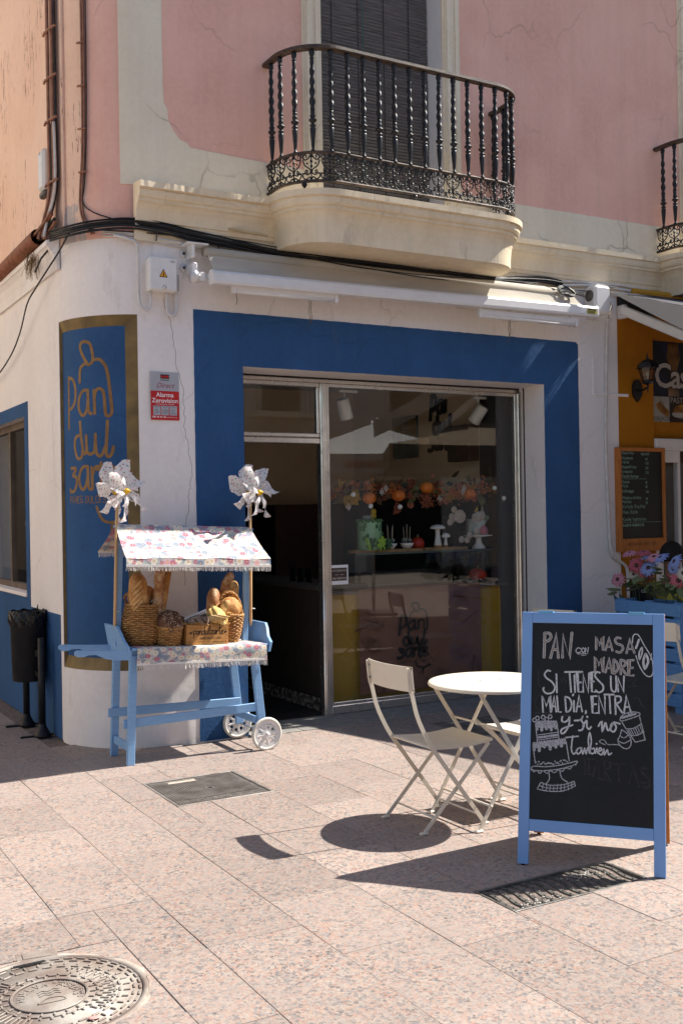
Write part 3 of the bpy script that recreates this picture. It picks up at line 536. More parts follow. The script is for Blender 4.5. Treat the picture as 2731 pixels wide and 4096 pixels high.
# curved corner, ground floor, with the sunken sign panel
NZ0, NZ1, NA, NB = .535, 3.0, 184.0, 251.0
g = MB(); shell(g, 180, 270, .3, .6, -.02, NZ0, 20); shell(g, 180, 270, .3, .6, NZ1, 3.53, 20); shell(g, 180, NA, .3, .6, NZ0, NZ1, 2); shell(g, NB, 270, .3, .6, NZ0, NZ1, 6)
g.box(-.8, -.5, .6, 1.62, .0, 3.53)   # side wall up to the window
cw = g.build('curved_corner_wall', m_white, bld)
g = MB(); n = 18
IA, IB, IZ0, IZ1 = NA + .6, NB - 8.5, NZ0 + .085, NZ1 - .075
ro = arc(NA, NB, .597, n); ri = arc(IA, IB, .576, n)
for k in range(n):
    for (za, zb) in ((NZ0, IZ0), (NZ1, IZ1)):
        g.add([(ro[k][0], ro[k][1], za), (ro[k + 1][0], ro[k + 1][1], za), (ri[k + 1][0], ri[k + 1][1], zb), (ri[k][0], ri[k][1], zb)], [(0, 1, 2, 3)])
for o_, i_ in ((ro[0], ri[0]), (ro[-1], ri[-1])):
    g.add([(o_[0], o_[1], NZ0), (i_[0], i_[1], IZ0), (i_[0], i_[1], IZ1), (o_[0], o_[1], NZ1)], [(0, 1, 2, 3)])
g.build('gold_frame', m_gold, bld)
g = MB(); shell(g, IA - 1, IB + 3, .4, .5755, IZ0 - .03, IZ1 + .03, 24); sp = g.build('curved_sign_panel', m_blue, bld)
def CYL(u, v, d):
    a = u / .548 + math.radians(215); r = .5755 + d; return (CC.x + r * math.cos(a), CC.y + r * math.sin(a), v + 1.75)
g = MB(); strokes(g, LOGO_PIN, CYL, 0, 1.0, .0022); strokes(g, LOGO_LET, CYL, 0, 1.0, .0012)
hand(g, 'PANES, DULCES Y ARTE', -.202, -.048, .048, .0055, CYL, 0, .05, 5, .62, .0012)
g.build('painted_logo', m_goldl, sp)
# side street wall
def side(mb, y0, y1, z0, z1, x0=-.8, x1=-.5): mb.box(x0, x1, y0, y1, z0, z1)
g = MB(); side(g, 1.62, 3.5, 2.42, 3.53); side(g, 1.62, 3.5, 0, .97); side(g, 3.5, 8, 0, 3.53); g.build('side_wall', m_white, bld)
g = MB(); g.box(-.804, -.8004, .62, 1.50, 0, .90); g.box(-.804, -.8004, 1.50, 3.62, 0, .965); g.box(-.804, -.8004, 3.62, 8, 0, .90)
g.box(-.804, -.8004, 1.50, 1.62, .965, 2.53); g.box(-.804, -.8004, 3.5, 3.62, .965, 2.53); g.box(-.804, -.8004, 1.62, 3.5, 2.42, 2.53); g.build('blue_skirt', m_blue, bld)
g = MB(); g.box(-.815, -.66, 1.6, 3.52, .97, 1.0, .004); so_ = g.build('window_sill', m_white, bld)
sw = MB(); sw.box(-.72, -.67, 1.62, 3.5, 1.0, 1.05); sw.box(-.72, -.67, 1.62, 3.5, 2.36, 2.42); sw.box(-.72, -.67, 1.62, 1.68, 1.05, 2.36); sw.box(-.72, -.67, 2.5, 2.55, 1.05, 2.36); sw.box(-.72, -.67, 3.44, 3.5, 1.05, 2.36)
swo = sw.build('side_window', simple('brown window frame', (.16, .12, .09, 1), (.11, .08, .06, 1), 9, .5), bld)
g = MB(); g.box(-.697, -.692, 1.68, 3.44, 1.05, 2.36); g.build('pane', glass('side window glass', (.95, .96, .96, 1), .4), swo)
g = MB(); g.box(-.45, -.44, 1.62, 3.5, .9, 2.5); g.build('display_back', simple('dark display back', (.05, .048, .046, 1), None, 3, .8), bld)
# ledge over the side wall
g = MB(); pr_ = [(0, 3.37), (.022, 3.37), (.024, 3.40), (.03, 3.44), (.05, 3.50), (.075, 3.535), (.085, 3.54), (.085, 3.575), (0, 3.585)]
ya, yb = .50, 8.0
vs = [(-.8 - d + .001, ya if d < .05 else ya + .03, z) for d, z in pr_] + [(-.8 - d + .001, yb, z) for d, z in pr_]; k = len(pr_)
g.add(vs, [(i, i + 1, k + i + 1, k + i) for i in range(k - 1)] + [tuple(range(k)), tuple(range(k, 2 * k))])
g.build('side_ledge', m_white, bld)
# upper floor
DX = 3.97
g = MB()
g.box(-.2, 1.07, 0, .45, 3.53, 7.4); g.box(2.19, 1.07 + DX, 0, .45, 3.53, 7.4); g.box(2.19 + DX, 10, 0, .45, 3.53, 7.4)
for q in (0, DX): g.box(1.07 + q, 2.19 + q, 0, .45, 3.53, 3.93); g.box(1.07 + q, 2.19 + q, 0, .45, 6.7, 7.4)
shell(g, 217, 270, .3, .6, 3.53, 7.4, 14); g.build('upper_wall', m_pink, bld)
g = MB(); shell(g, 180, 217, .3, .6, 3.53, 7.4, 12); g.box(-.8, -.5, .6, 8, 3.53, 7.4); g.build('side_upper_wall', m_peach, bld)
g = MB(); g.box(-.5, 9.7, .45, 7.7, 7.1, 7.39); g.box(9.7, 10, .45, 8, -.02, 7.1); g.box(-.5, 10, 7.7, 8, -.02, 7.1); g.box(-.5, 9.7, .45, 7.7, 3.3, 3.5); g.build('roof_slab', m_cream, bld)
g = MB(); g.box(-.2, 10, -.12, .0, 7.05, 7.25, .01); g.box(-.3, 10.4, -.47, .0, 7.25, 7.4, .02); g.build('shading_eaves', m_cream, bld)  # unseen overhang, added to keep the sun off the upper front
# cream painted border
def cb_(f): g_ = MB(); f(g_); g_.build('cream_border', m_cream, bld)
cb_(lambda g: shell(g, 241.5, 270, .55, .606, 3.90, 7.4, 8))
cb_(lambda g: g.prism(wob([(-.2, 3.89), (.906, 3.89), (.906, 4.182), (.6, 4.186), (.13, 4.20), (.0, 4.205), (-.02, 4.235), (-.075, 4.25), (-.125, 4.31), (-.158, 4.37), (-.165, 4.45), (-.19, 4.49), (-.192, 4.56), (-.1955, 4.62), (-.1955, 7.25), (-.2, 7.25)], .08, .0012, 4), XZ, -.006, -.0004))
cb_(lambda g: g.prism(wob([(2.362, 3.89), (4.87, 3.89), (4.87, 4.195), (2.362, 4.185)], .08, .002, 8), XZ, -.006, -.0004))
# cornice and balcony slab: one profile swept along the front
PROF = [(0, 3.505), (.02, 3.505), (.022, 3.60), (.032, 3.602), (.034, 3.63), (.044, 3.635), (.048, 3.66), (.062, 3.71), (.085, 3.745), (.105, 3.757), (.105, 3.775), (.118, 3.78), (.128, 3.80), (.132, 3.825), (.126, 3.832), (.150, 3.838), (.152, 3.880), (.05, 3.892), (0, 3.894)]
def sweep(mb, path, prof, jit=.0, seed=1, ends=True):
    rr = random.Random(seed); n = len(path); m = len(prof); vs = []
    for i in range(n):
        a = Vector(path[max(0, i - 1)]); b = Vector(path[min(n - 1, i + 1)]); t = (b - a).normalized(); nn = Vector((t.y, -t.x)); p = Vector(path[i])
        for q, (d, z) in enumerate(prof):
            jj = rr.uniform(-jit, jit) if d > .11 else 0
            vs.append((p.x + nn.x * (d + jj), p.y + nn.y * (d + jj), z + jj * .7))
    fs = []
    for i in range(n - 1):
        for q in range(m - 1): fs.append((i * m + q, i * m + q + 1, (i + 1) * m + q + 1, (i + 1) * m + q))
    if ends: fs += [tuple(range(m)), tuple((n - 1) * m + q for q in range(m))]
    mb.add(vs, fs)
def lin(a, b, n): return [(a[0] + (b[0] - a[0]) * i / n, a[1] + (b[1] - a[1]) * i / n) for i in range(n + 1)]
def dpath(off, x0=.645, x1=2.64, dy=.455, n=14, sx=0.0):
    """D-shaped balcony outline, offset outwards by off"""
    a, b, r = x0 - off, x1 + off, .30 + off; yf = -dy - off; o = [(a + sx, 0.0), (a + sx, yf + r + .001)]
    o += [(a + r - r * math.cos(PI / 2 * i / n) + sx, yf + r - r * math.sin(PI / 2 * i / n)) for i in range(1, n + 1)]
    o += [(a + r + (b - a - 2 * r) * i / 14 + sx, yf) for i in range(1, 14)]
    o += [(b - r + r * math.sin(PI / 2 * i / n) + sx, yf + r - r * math.cos(PI / 2 * i / n)) for i in range(0, n + 1)]
    o += [(b + sx, 0.0)]; return o
g = MB(); sweep(g, lin((-.42, -.001), (.64, -.001), 40), PROF, .003, 2); g.build('cornice', m_corn, bld); g = MB(); sweep(g, lin((2.64, -.001), (.64 + DX, -.001), 70), [(d * .63, z) for d, z in PROF], .003, 5); g.build('cornice', m_corn, bld)
BP = [(.0, 3.53), (.010, 3.53), (.014, 3.60), (.022, 3.67), (.038, 3.715), (.06, 3.745), (.082, 3.757), (.082, 3.778), (.100, 3.783), (.112, 3.80), (.117, 3.828), (.112, 3.838), (.138, 3.844), (.140, 3.887), (.05, 3.899), (0, 3.90)]
for q in (0, DX):
    g = MB(); P0 = dpath(0, sx=q); sweep(g, P0, [(d * .76, z) for d, z in BP], .0025, 3, False)
    g.add([(x, y, 3.53) for x, y in P0], [tuple(range(len(P0)))]); g.add([(x, y, 3.90) for x, y in P0], [tuple(range(len(P0)))]); g.build('balcony_slab', m_corn, bld)
# balcony railings
def baluster_me():
    mb = MB(); H = .725
    mb.lathe([(.008, 0), (.017, .004), (.017, .014), (.009, .022), (.012, .045), (.018, .12), (.0215, .165), (.020, .172), (.012, .178), (.022, .186), (.022, .192), (.012, .200), (.016, .212), (.028, .222), (.028, .230), (.014, .240), (.019, .25), (.020, .262), (.014, .272), (.017, .285), (.0155, .30)], 12)
    tw = [(.0135, .30 + .36 * i / 54) for i in range(55)]
    def mod(r, z, a):
        t = (z - .30) / .36; e = min(1, t * 8, (1 - t) * 8); r2 = .0175 - .0045 * t
        return r2 * (1 + .34 * e * math.cos(2 * a - z * 88))
    mb.lathe(tw, 12, None, 0, True, mod)
    mb.lathe([(.011, .66), (.018, .667), (.011, .675), (.018, .69), (.021, .712), (.013, H)], 12); return mb.mesh('baluster', m_iron)
def scroll_me():
    mb = MB()
    def cv(pts, r=.0052): mb.tube([(p[0], 0, p[1]) for p in spline(pts, 5)], r, 5)
    for s_ in (-1, 1):
        cv([(0, .20), (s_ * .018, .165), (s_ * .045, .15), (s_ * .058, .17), (s_ * .047, .188), (s_ * .034, .178), (s_ * .038, .165)])
        cv([(s_ * .06, .15), (s_ * .045, .11), (s_ * .012, .085), (s_ * .006, .06), (s_ * .028, .045), (s_ * .044, .06), (s_ * .036, .077), (s_ * .024, .07)])
        cv([(s_ * .0, .0), (s_ * .012, .03), (s_ * .038, .012), (s_ * .06, .03), (s_ * .06, .055), (s_ * .046, .05)])
        cv([(s_ * .062, .2), (s_ * .062, .16)], .004)
    mb.tube([(0, 0, .02), (0, 0, .2)], .005, 6)
    for z in (.105, .14, .175): mb.sphere((0, 0, z), .011, 6, 4)
    for z in (.06, .125): mb.sphere((.03, 0, z), .008, 5, 4); mb.sphere((-.03, 0, z), .008, 5, 4)
    return mb.mesh('scroll_panel', m_iron)
bal_me, scr_me = baluster_me(), scroll_me()
def along(path, step, first):
    P = [Vector((x, y)) for x, y in path]; L = [0]
    for a, b in zip(P, P[1:]): L.append(L[-1] + (b - a).length)
    o = []; s_ = first
    while s_ < L[-1] - .03:
        i = max(j for j in range(len(L)) if L[j] <= s_); i = min(i, len(P) - 2); t = (s_ - L[i]) / max(1e-6, L[i + 1] - L[i]); q = P[i].lerp(P[i + 1], t); d = (P[i + 1] - P[i]).normalized()
        o.append((q.x, q.y, math.atan2(d.y, d.x))); s_ += step
    return o
RZ0, RZ1, RZ2 = 3.955, 4.158, 4.885
for q in (0, DX):
    rp_ = dpath(.04, sx=q)
    rl_ = MB()
    for z, r_ in ((RZ0, .012), (RZ1, .012)): rl_.tube([(x, y, z) for x, y in rp_], r_, 6)
    ro_ = rl_.build('railing_band', m_rust, bld)
    hr = MB(); n_ = len(rp_)
    # handrail: flattened section
    sec = [(-.028, -.008), (-.022, -.016), (.022, -.016), (.028, -.008), (.026, .012), (.012, .02), (-.012, .02), (-.026, .012)]
    vs = []
    for i in range(n_):
        a = Vector(rp_[max(0, i - 1)]); b = Vector(rp_[min(n_ - 1, i + 1)]); t = (b - a).normalized(); nn = Vector((t.y, -t.x))
        for (d, z) in sec: vs.append((rp_[i][0] + nn.x * d, rp_[i][1] + nn.y * d, RZ2 + .016 + z))
    fs = [(i * 8 + j, i * 8 + (j + 1) % 8, (i + 1) * 8 + (j + 1) % 8, (i + 1) * 8 + j) for i in range(n_ - 1) for j in range(8)] + [tuple(range(8)), tuple((n_ - 1) * 8 + j for j in range(8))]
    hr.add(vs, fs, 0, False); hr.build('handrail', m_rail, bld)
    for (x, y, a) in along(rp_, .1325, .09):
        o = link('baluster', bal_me, ro_); o.location = (x, y, RZ1)
        o.rotation_euler = (0, 0, a); 
    for (x, y, a) in along(rp_, .1325, .075):
        o = link('scroll_panel', scr_me, ro_); o.location = (x, y, RZ0); o.rotation_euler = (0, 0, a)
    g = MB()
    for (x, y, a) in (along(rp_, .9, .42)): g.sphere((x, y, RZ0 - .022), .02, 10, 6); g.tube([(x, y, RZ0 - .055), (x, y, RZ0)], .009, 6)
    g.build('railing_foot', m_iron, bld)
    # door trim, recess and lintel
    g = MB()
    for (xa, xb) in ((.906, 1.07), (2.19, 2.362)):
        g.box(xa + q, xb + q, -.012, .0, 3.90, 6.86); g.box(xa + q + .018, xb + q - .018, -.026, -.012, 3.90, 6.86); g.box(xa + q + .03, xa + q + .075, -.036, -.026, 3.90, 6.86, .006); g.box(xb + q - .06, xb + q - .028, -.036, -.026, 3.90, 6.86, .006)
    g.box(.906 + q, 2.362 + q, -.03, .0, 6.861, 7.02); g.build('door_trim', m_cream, bld)
    g = MB(); g.box(1.07 + q, 2.19 + q, .3, .40, 3.93, 6.7); g.build('balcony_door', m_dark, bld)
    g = MB(); g.box(1.0715 + q, 1.075 + q, .002, .3, 3.932, 6.69); g.box(2.185 + q, 2.1885 + q, .002, .3, 3.932, 6.69); g.build('door_reveal', m_whiteb, bld)
# first slatted blind (hangs in the balcony door), second one next door
sl_me = MB().box(-.548, .548, -.003, .003, -.0115, .0115, .002).mesh('slat', m_slat)
for q, lab in ((0, 'dark slatted roller blind hanging full length behind the complete balcony'), (DX, 'dark slatted blind in the balcony door at the right edge')):
    b_ = thing('slatted_blind', lab, 'blind', (1.63 + q, .19, 3.94), group='slatted blinds in the balcony doors')
    z = .02; i = 0; rb = random.Random(3)
    while z < 2.72 - (1.2 if q else 0):
        o = link('slat', sl_me, b_); o.location = (rb.uniform(-.002, .002), rb.uniform(-.002, .002), z); o.rotation_euler = (math.radians(38 + rb.uniform(-4, 4)), rb.uniform(-.0015, .0015), 0); z += .0262; i += 1
    g = MB()
    for x in (-.36, -.12, .12, .36): g.tube([(x, -.012, .0), (x, -.012, 2.74 - (1.2 if q else 0))], .0028, 5)
    g.build('ladder_cord', m_black, b_)
    if not q:
        g = MB(); g.tube([(-.08, -.02, 2.74), (-.083, -.022, 1.4), (-.078, -.018, .0)], .003, 5); g.build('pull_cord', simple('teal cord', (.02, .16, .15, 1)), b_)
# shop front
g = MB()
g.box(.383, 3.202, .345, .40, 2.63, 2.676, .004); g.box(.383, 3.17, .322, .345, 2.632, 2.66, .003)
g.box(1.186, 1.250, .305, .385, .0, 2.63, .006); g.box(1.2, 1.234, .298, .305, .02, 2.62, .002)
g.box(.383, 1.186, .312, .372, 2.150, 2.196, .006); g.box(.383, 1.186, .318, .366, 2.2, 2.232, .005); g.box(.383, 1.186, .318, .366, 2.596, 2.63, .005); g.box(1.16, 1.186, .318, .366, 2.232, 2.596, .004)
g.box(3.16, 3.2, .30, .40, .0, 2.63, .006); g.box(1.25, 3.16, .305, .385, .006, .075, .006)
fr_ = g.build('shop_front_frame', m_alu, bld)
g = MB(); g.box(1.25, 1.272, .318, .350, .075, 2.63, .004); g.box(3.136, 3.16, .318, .350, .075, 2.63, .004); g.box(1.272, 3.136, .318, .350, .075, .098, .004); g.box(1.272, 3.136, .318, .350, 2.60, 2.63, .004); g.build('glazing_bead', m_alu, fr_)
g = MB(); g.box(.383, 3.19, .33, .345, 2.664, 2.675); g.build('shadow_gap', m_black, fr_)
g = MB(); g.box(1.27, 3.138, .331, .337, .096, 2.602); g.build('shop_window_pane', m_glass, fr_)
g = MB(); g.box(.384, 1.162, .339, .345, 2.230, 2.598); g.build('fanlight_pane', m_glass, fr_)
g = MB()
for i in range(7): g.box(.384 + i * .4027, .384 + (i + 1) * .4027 - .003, -.083, .345, -.02, .005, .002)
g.build('threshold_stone', m_greyst, bld)
# interior shell
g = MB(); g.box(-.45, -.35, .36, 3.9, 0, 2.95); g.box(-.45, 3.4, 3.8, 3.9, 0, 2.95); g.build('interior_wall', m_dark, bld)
g = MB(); g.box(3.25, 3.4, .40, 3.8, 0, 1.75); g.build('dimmed_tan_wall', m_dark, bld); g = MB(); g.box(3.25, 3.4, .40, 3.8, 1.75, 2.95); g.box(1.9, 3.25, 3.3, 3.35, 1.7, 2.95); g.build('right_interior_wall', m_tanw, bld)  # lower tan wall coloured near black, standing in for the dim shop
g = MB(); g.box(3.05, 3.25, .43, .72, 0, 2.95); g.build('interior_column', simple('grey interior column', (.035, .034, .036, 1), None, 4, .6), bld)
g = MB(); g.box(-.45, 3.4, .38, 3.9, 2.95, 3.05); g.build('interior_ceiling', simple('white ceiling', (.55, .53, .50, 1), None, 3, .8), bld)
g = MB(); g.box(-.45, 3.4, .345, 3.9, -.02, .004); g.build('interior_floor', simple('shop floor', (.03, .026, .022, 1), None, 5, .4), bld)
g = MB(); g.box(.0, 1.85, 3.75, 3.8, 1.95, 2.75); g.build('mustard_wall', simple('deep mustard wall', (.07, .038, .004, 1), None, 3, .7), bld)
# orange shop next door
g = MB(); g.box(4.064, 4.50, .0, .33, -.02, 3.53); g.box(4.50, 10, 0, .33, 3.16, 3.53); g.box(9.2, 10, 0, .33, -.02, 3.16); g.box(4.50, 9.2, .05, .33, 2.24, 3.16); g.build('orange_wall', m_orange, bld)
g = MB(); g.box(4.066, 9.0, -.05, .0, 3.36, 3.50, .004); g.build('black_wall_strip', m_black, bld)  # black strip along the top of the orange wall
g = MB(); g.box(4.5, 9.2, -.03, .05, 2.13, 2.24, .008); g.box(4.5, 4.60, .0, .06, .9, 2.13, .005); g.box(4.60, 4.80, -.02, .0, 2.02, 2.128, .003); g.box(4.80, 4.835, .0, .06, .9, 2.13, .004); g.box(5.7, 5.8, .0, .06, 0, 2.13, .005); g.box(4.5, 9.2, .0, .06, .85, .9, .005); g.box(9.1, 9.2, 0, .06, 0, 2.13); nwf = g.build('neighbour_window_frame', m_ofw, bld)
g = MB(); g.box(4.62, 5.7, .03, .036, .9, 2.13); g.box(5.8, 9.1, .03, .036, .9, 2.13); g.build('neighbour_pane', m_glass, nwf)
g = MB(); g.box(4.5, 9.2, .0, .33, -.02, .85); g.build('neighbour_base_wall', m_orange, bld)
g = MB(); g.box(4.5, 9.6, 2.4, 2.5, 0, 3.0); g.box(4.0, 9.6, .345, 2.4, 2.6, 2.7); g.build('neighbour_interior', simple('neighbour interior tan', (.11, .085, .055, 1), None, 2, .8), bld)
# ---------------------------------------------------------------- awning over the bakery
m_awn = NT('awning fabric')
_c = m_awn.coord('pos'); _n = m_awn.noise(m_awn.coord('pos', (1.5, 6, 6)), 1.5, 5)
_b = m_awn.n('ShaderNodeBsdfDiffuse', {'Color': (.66, .60, .50, 1)}); _t = m_awn.n('ShaderNodeBsdfTranslucent', {'Color': (.50, .43, .33, 1)}); _m = m_awn.n('ShaderNodeMixShader', {0: .3})
m_awn.set(_b.inputs[0], m_awn.ramp(_n, [(.35, (.56, .52, .45, 1)), (.62, (.68, .63, .54, 1))]))
m_awn.t.links.new(_b.outputs[0], _m.inputs[1]); m_awn.t.links.new(_t.outputs[0], _m.inputs[2]); m_awn.t.links.new(_m.outputs[0], m_awn.out.inputs[0]); m_awn = m_awn.m
A = thing('rolled_awning', 'half closed cream awning with a long white front bar over the blue bakery front', 'awning', (0, 0, 0))
def awn(u, v):
    x = .075 + u * 3.37; a = Vector((x, -.085, 3.478 - .0 * u)); b = Vector((x + .02 + .06 * u, -.200, 3.290 + .03 * u))
    p = a.lerp(b, v); p.z += -.022 * math.sin(PI * v) + .004 * math.sin(x * 7 + v * 3); return p
g = MB(); g.grid(40, 8, awn); g.build('awning_fabric', m_awn, A)
g = MB(); g.tube([(.055, -.085, 3.455), (3.462, -.085, 3.462)], .034, 12); g.build('fabric_roller', m_awn, A)
g = MB(); F0, F1 = Vector((.07, -.215, 3.250)), Vector((3.585, -.218, 3.287))
fb = [(-.034, -.044), (.012, -.048), (.034, -.026), (.038, .014), (.020, .044), (-.020, .046), (-.038, .026), (-.040, -.026)]
vs = [(p.x, p.y + a, p.z + b) for p in (F0, F1) for a, b in fb]
g.add(vs, [(i, (i + 1) % 8, (i + 1) % 8 + 8, i + 8) for i in range(8)] + [tuple(range(8)), tuple(range(8, 16))]); g.build('front_bar', m_ofw, A)
g = MB(); g.add([(p.x + d, p.y + a * 1.12, p.z + b * 1.12) for p, d in ((F0, -.018), (F0, .0), (F1, .0), (F1, .018)) for a, b in fb], [(k * 16 + i, k * 16 + (i + 1) % 8, k * 16 + (i + 1) % 8 + 8, k * 16 + i + 8) for k in (0, 1) for i in range(8)] + [tuple(range(8)), tuple(range(8, 16)), tuple(range(16, 24)), tuple(range(24, 32))]); g.build('bar_end_cap', m_white2, A)
g = MB(); g.box(F1.x - .115, F1.x - .012, F1.y - .0440, F1.y - .0405, F1.z - .024, F1.z + .018); st_ = g.build('yellow_sticker', simple('yellow sticker', S((190, 176, 70)), S((170, 158, 60)), 40, .5), A)
g = MB(); g.box(F1.x - .110, F1.x - .018, F1.y - .0450, F1.y - .0441, F1.z + .004, F1.z + .016); 
for q in range(3): g.box(F1.x - .108, F1.x - .022 - .01 * q, F1.y - .0450, F1.y - .0441, F1.z - .006 - q * .008, F1.z - .003 - q * .008)
g.build('sticker_print', m_black, st_)
def bracket(x, sg):
    mb = MB(); mb.box(x - .03, x + .03, -.012, -.0005, 3.27, 3.50, .004); mb.box(x - .012, x + .012, -.13, -.012, 3.40, 3.50, .006); mb.box(x - .05, x + .11 * sg if sg > 0 else x + .05, -.14, -.012, 3.493, 3.503, .002)
    mb.box(x - .02, x + .02, -.15, -.012, 3.30, 3.36, .008); return mb
b0 = bracket(-.035, 1).build('wall_bracket', m_ofw, A)
g = MB()
for dx in (-.065,):
    for z in (3.345, 3.445): g.tube([(dx, -.004, z), (dx, -.018, z)], .028, 12); 
g.build('bolt_boss', m_ofw, b0)
g = MB()
for z in (3.345, 3.445): g.tube([(-.065, -.018, z), (-.065, -.026, z)], .012, 6)
g.build('bolt', m_castd, b0)
g = MB(); g.tube([(-.06, -.135, 3.262), (-.01, -.135, 3.262)], .045, 16); g.box(-.045, -.015, -.14, -.10, 3.26, 3.345, .01); g.build('arm_joint', m_ofw, A)
g = MB(); g.box(-.012, .03, -.168, -.160, 3.228, 3.292, .003); g.box(-.012, .03, -.112, -.104, 3.228, 3.292, .003); g.box(.025, .034, -.168, -.104, 3.228, 3.292, .003)
g.build('arm_fork', m_ofw, A)
g = MB(); g.box(.035, 1.60, -.158, -.115, 3.238, 3.278, .008); g.build('folding_arm', m_ofw, A)
g = MB(); g.box(3.66, 3.845, -.16, -.0, 3.30, 3.545, .02); g.box(3.70, 3.93, -.14, -.03, 3.548, 3.555, .002); g.tube([(3.60, -.135, 3.28), (3.66, -.135, 3.28)], .042, 14); g.build('gear_housing', m_ofw, A)
g = MB(); g.tube([(3.655, -.085, 3.46), (3.66, -.085, 3.46)], .05, 16); g.build('roller_end_plate', m_castd, A)
g = MB()
for k in range(5): g.tube([(3.36 + .085 * math.cos(a * PI / 6), -.14 + .03 * math.sin(a * PI / 6) + .006 * k, 3.455 + .045 * math.sin(a * PI / 6) + .005 * k) for a in range(12)], .005, 5, True)
tag(g.build('coiled_cable', m_cable), 'black cable coil lying on top of the cream awning near its right end', 'cable')
# two strip lamps under the awning bar
def strip_lamp(x, y, z, L, lab, cap):
    t = thing('strip_lamp', lab, 'lamp', (x, y, z), group='strip lamps under the awning')
    g = MB(); g.box(0, L, -.022, .022, -.022, .024, .006); g.build('lamp_body', m_ofw, t)
    g = MB(); g.tube([(.0, 0, -.03), (L - .01, 0, -.03)], .018, 10); g.build('diffuser_tube', m_white2, t)
    g = MB(); g.box(-.03, .0, -.02, .02, -.05, .03, .004); g.box(L, L + .03, -.026, .026, -.05, .028, .006); g.build('end_cap', m_ofw, t)
    g = MB()
    for dx, ln in cap:
        g.tube([(dx + .004 * math.sin(q * 1.7), .03 + .004 * math.cos(q * 1.3), .05 - ln * q / 10) for q in range(11)], .0024, 4)
    g.build('hanging_wire', simple('rusty wire', (.13, .085, .05, 1)), t)
strip_lamp(.25, -.195, 3.208, .79, 'white strip lamp hung at the left half of the awning bar', ((.02, .17), (.60, .28), (.615, .26)))
strip_lamp(2.40, -.195, 3.200, .98, 'white strip lamp hung at the right half of the awning bar', ((.30, .27), (.315, .22), (.96, .1)))
# cables along the facade
def path_jit(pts, amp, seed, k=8):
    r = random.Random(seed); ph = [r.uniform(0, 6.28) for _ in range(6)]
    o = []
    for i, p in enumerate(spline(pts, k)):
        s_ = p.x + p.y + p.z; o.append(Vector((p.x, p.y + amp * .35 * math.sin(s_ * 5 + ph[0]), p.z + amp * math.sin(s_ * 3.1 + ph[1]) + amp * .5 * math.sin(s_ * 7.7 + ph[2]))))
    return o
cb = thing('cable_bundle', 'thick bundle of black cables running under the cornice round the building corner', 'cables')
base = [(-.865, .50, 3.60), (-.80, .26, 3.585), (-.66, .10, 3.60), (-.45, -.02, 3.612), (-.2, -.045, 3.60), (.0, -.05, 3.575), (.385, -.055, 3.545), (.65, -.075, 3.515), (1.0, -.08, 3.508), (1.65, -.08, 3.505), (2.28, -.08, 3.508), (2.62, -.07, 3.512), (2.9, -.055, 3.535), (3.2, -.05, 3.555), (3.38, -.05, 3.545)]
rc = random.Random(8)
for i, (r_, dz, dy) in enumerate(((.010, 0, 0), (.008, -.02, -.008), (.007, .016, -.004), (.010, -.008, .008), (.006, -.034, 0), (.007, .028, .004), (.005, .006, -.016), (.006, -.026, .01), (.004, .036, 0))):
    g = MB(); g.tube(path_jit([(x, y + dy, z + dz * (1 if x < 2.6 else .6)) for x, y, z in base], .007, i, 6), r_, 7); g.build('cable', m_cable, cb)
for i, (p, r_) in enumerate((([(-.70, .12, 3.58), (-.2, -.05, 3.555), (.6, -.06, 3.53), (1.25, -.10, 3.485), (1.9, -.10, 3.465), (2.6, -.08, 3.47), (3.3, -.06, 3.50), (3.9, -.05, 3.52)], .0045), ([(-.3, -.05, 3.60), (.4, -.07, 3.54), (1.1, -.11, 3.475), (1.9, -.12, 3.45), (2.7, -.09, 3.46), (3.35, -.08, 3.50)], .004), ([(.0, -.06, 3.57), (.7, -.09, 3.52), (1.3, -.13, 3.46), (2.2, -.12, 3.475), (3.0, -.08, 3.50), (3.5, -.2, 3.42)], .004), ([(.3, -.07, 3.555), (1.2, -.12, 3.49), (2.1, -.11, 3.488), (3.1, -.07, 3.525)], .0035))):
    g = MB(); g.tube(path_jit(p, .004, i + 30, 8), r_, 5); tag(g.build('loose_cable', m_cable), ('slack black cable sagging lowest over the awning', 'second slack black cable crossing above the awning', 'thin black cable dipping to the right end of the awning', 'thin black cable just below the main cable bundle')[i], 'cable', 'slack cables over the awning')
g = MB()
for k, dz in enumerate((0, .016, .03)): g.tube(path_jit([(-.60, .13, 3.545 + dz), (-.40, .0, 3.52 + dz), (.1, -.02, 3.486 + dz), (.55, -.02, 3.47 + dz), (1.25, -.02, 3.452 + dz), (2.06, -.02, 3.44 + dz), (3.0, -.02, 3.45 + dz), (3.6, -.02, 3.49 + dz), (4.3, -.02, 3.515 + dz)], .003, k + 50, 8), .0065, 6)
wc = tag(g.build('white_cables', m_cablew), 'three white cables clipped to the white wall below the black bundle', 'cables')
g = MB()
for x, z in ((-.27, 3.53), (.19, 3.50), (.62, 3.485), (1.05, 3.475), (1.5, 3.465), (1.95, 3.455), (2.5, 3.46), (3.1, 3.475)): g.tube([(x, -.03, z + .014 + .022 * math.cos(a * PI / 5)) if False else (x, -.018 - .022 * math.sin(a * PI / 9), z + .012 - .030 * math.cos(a * PI / 9)) for a in range(10)], .005, 5)
g.build('cable_clip', m_castd, wc)
g = MB()
for k, (dz, r_) in enumerate(((0, .014), (.03, .009))): g.tube(path_jit([(3.36, -.03, 3.535 + dz), (3.7, -.03, 3.56 + dz), (4.2, -.03, 3.56 + dz), (5.2, -.03, 3.545 + dz), (6.5, -.03, 3.54 + dz)], .006, k + 60, 8), r_, 6)
tag(g.build('white_cables', m_cablew), 'white painted cables leading on along the neighbouring shop wall', 'cables')
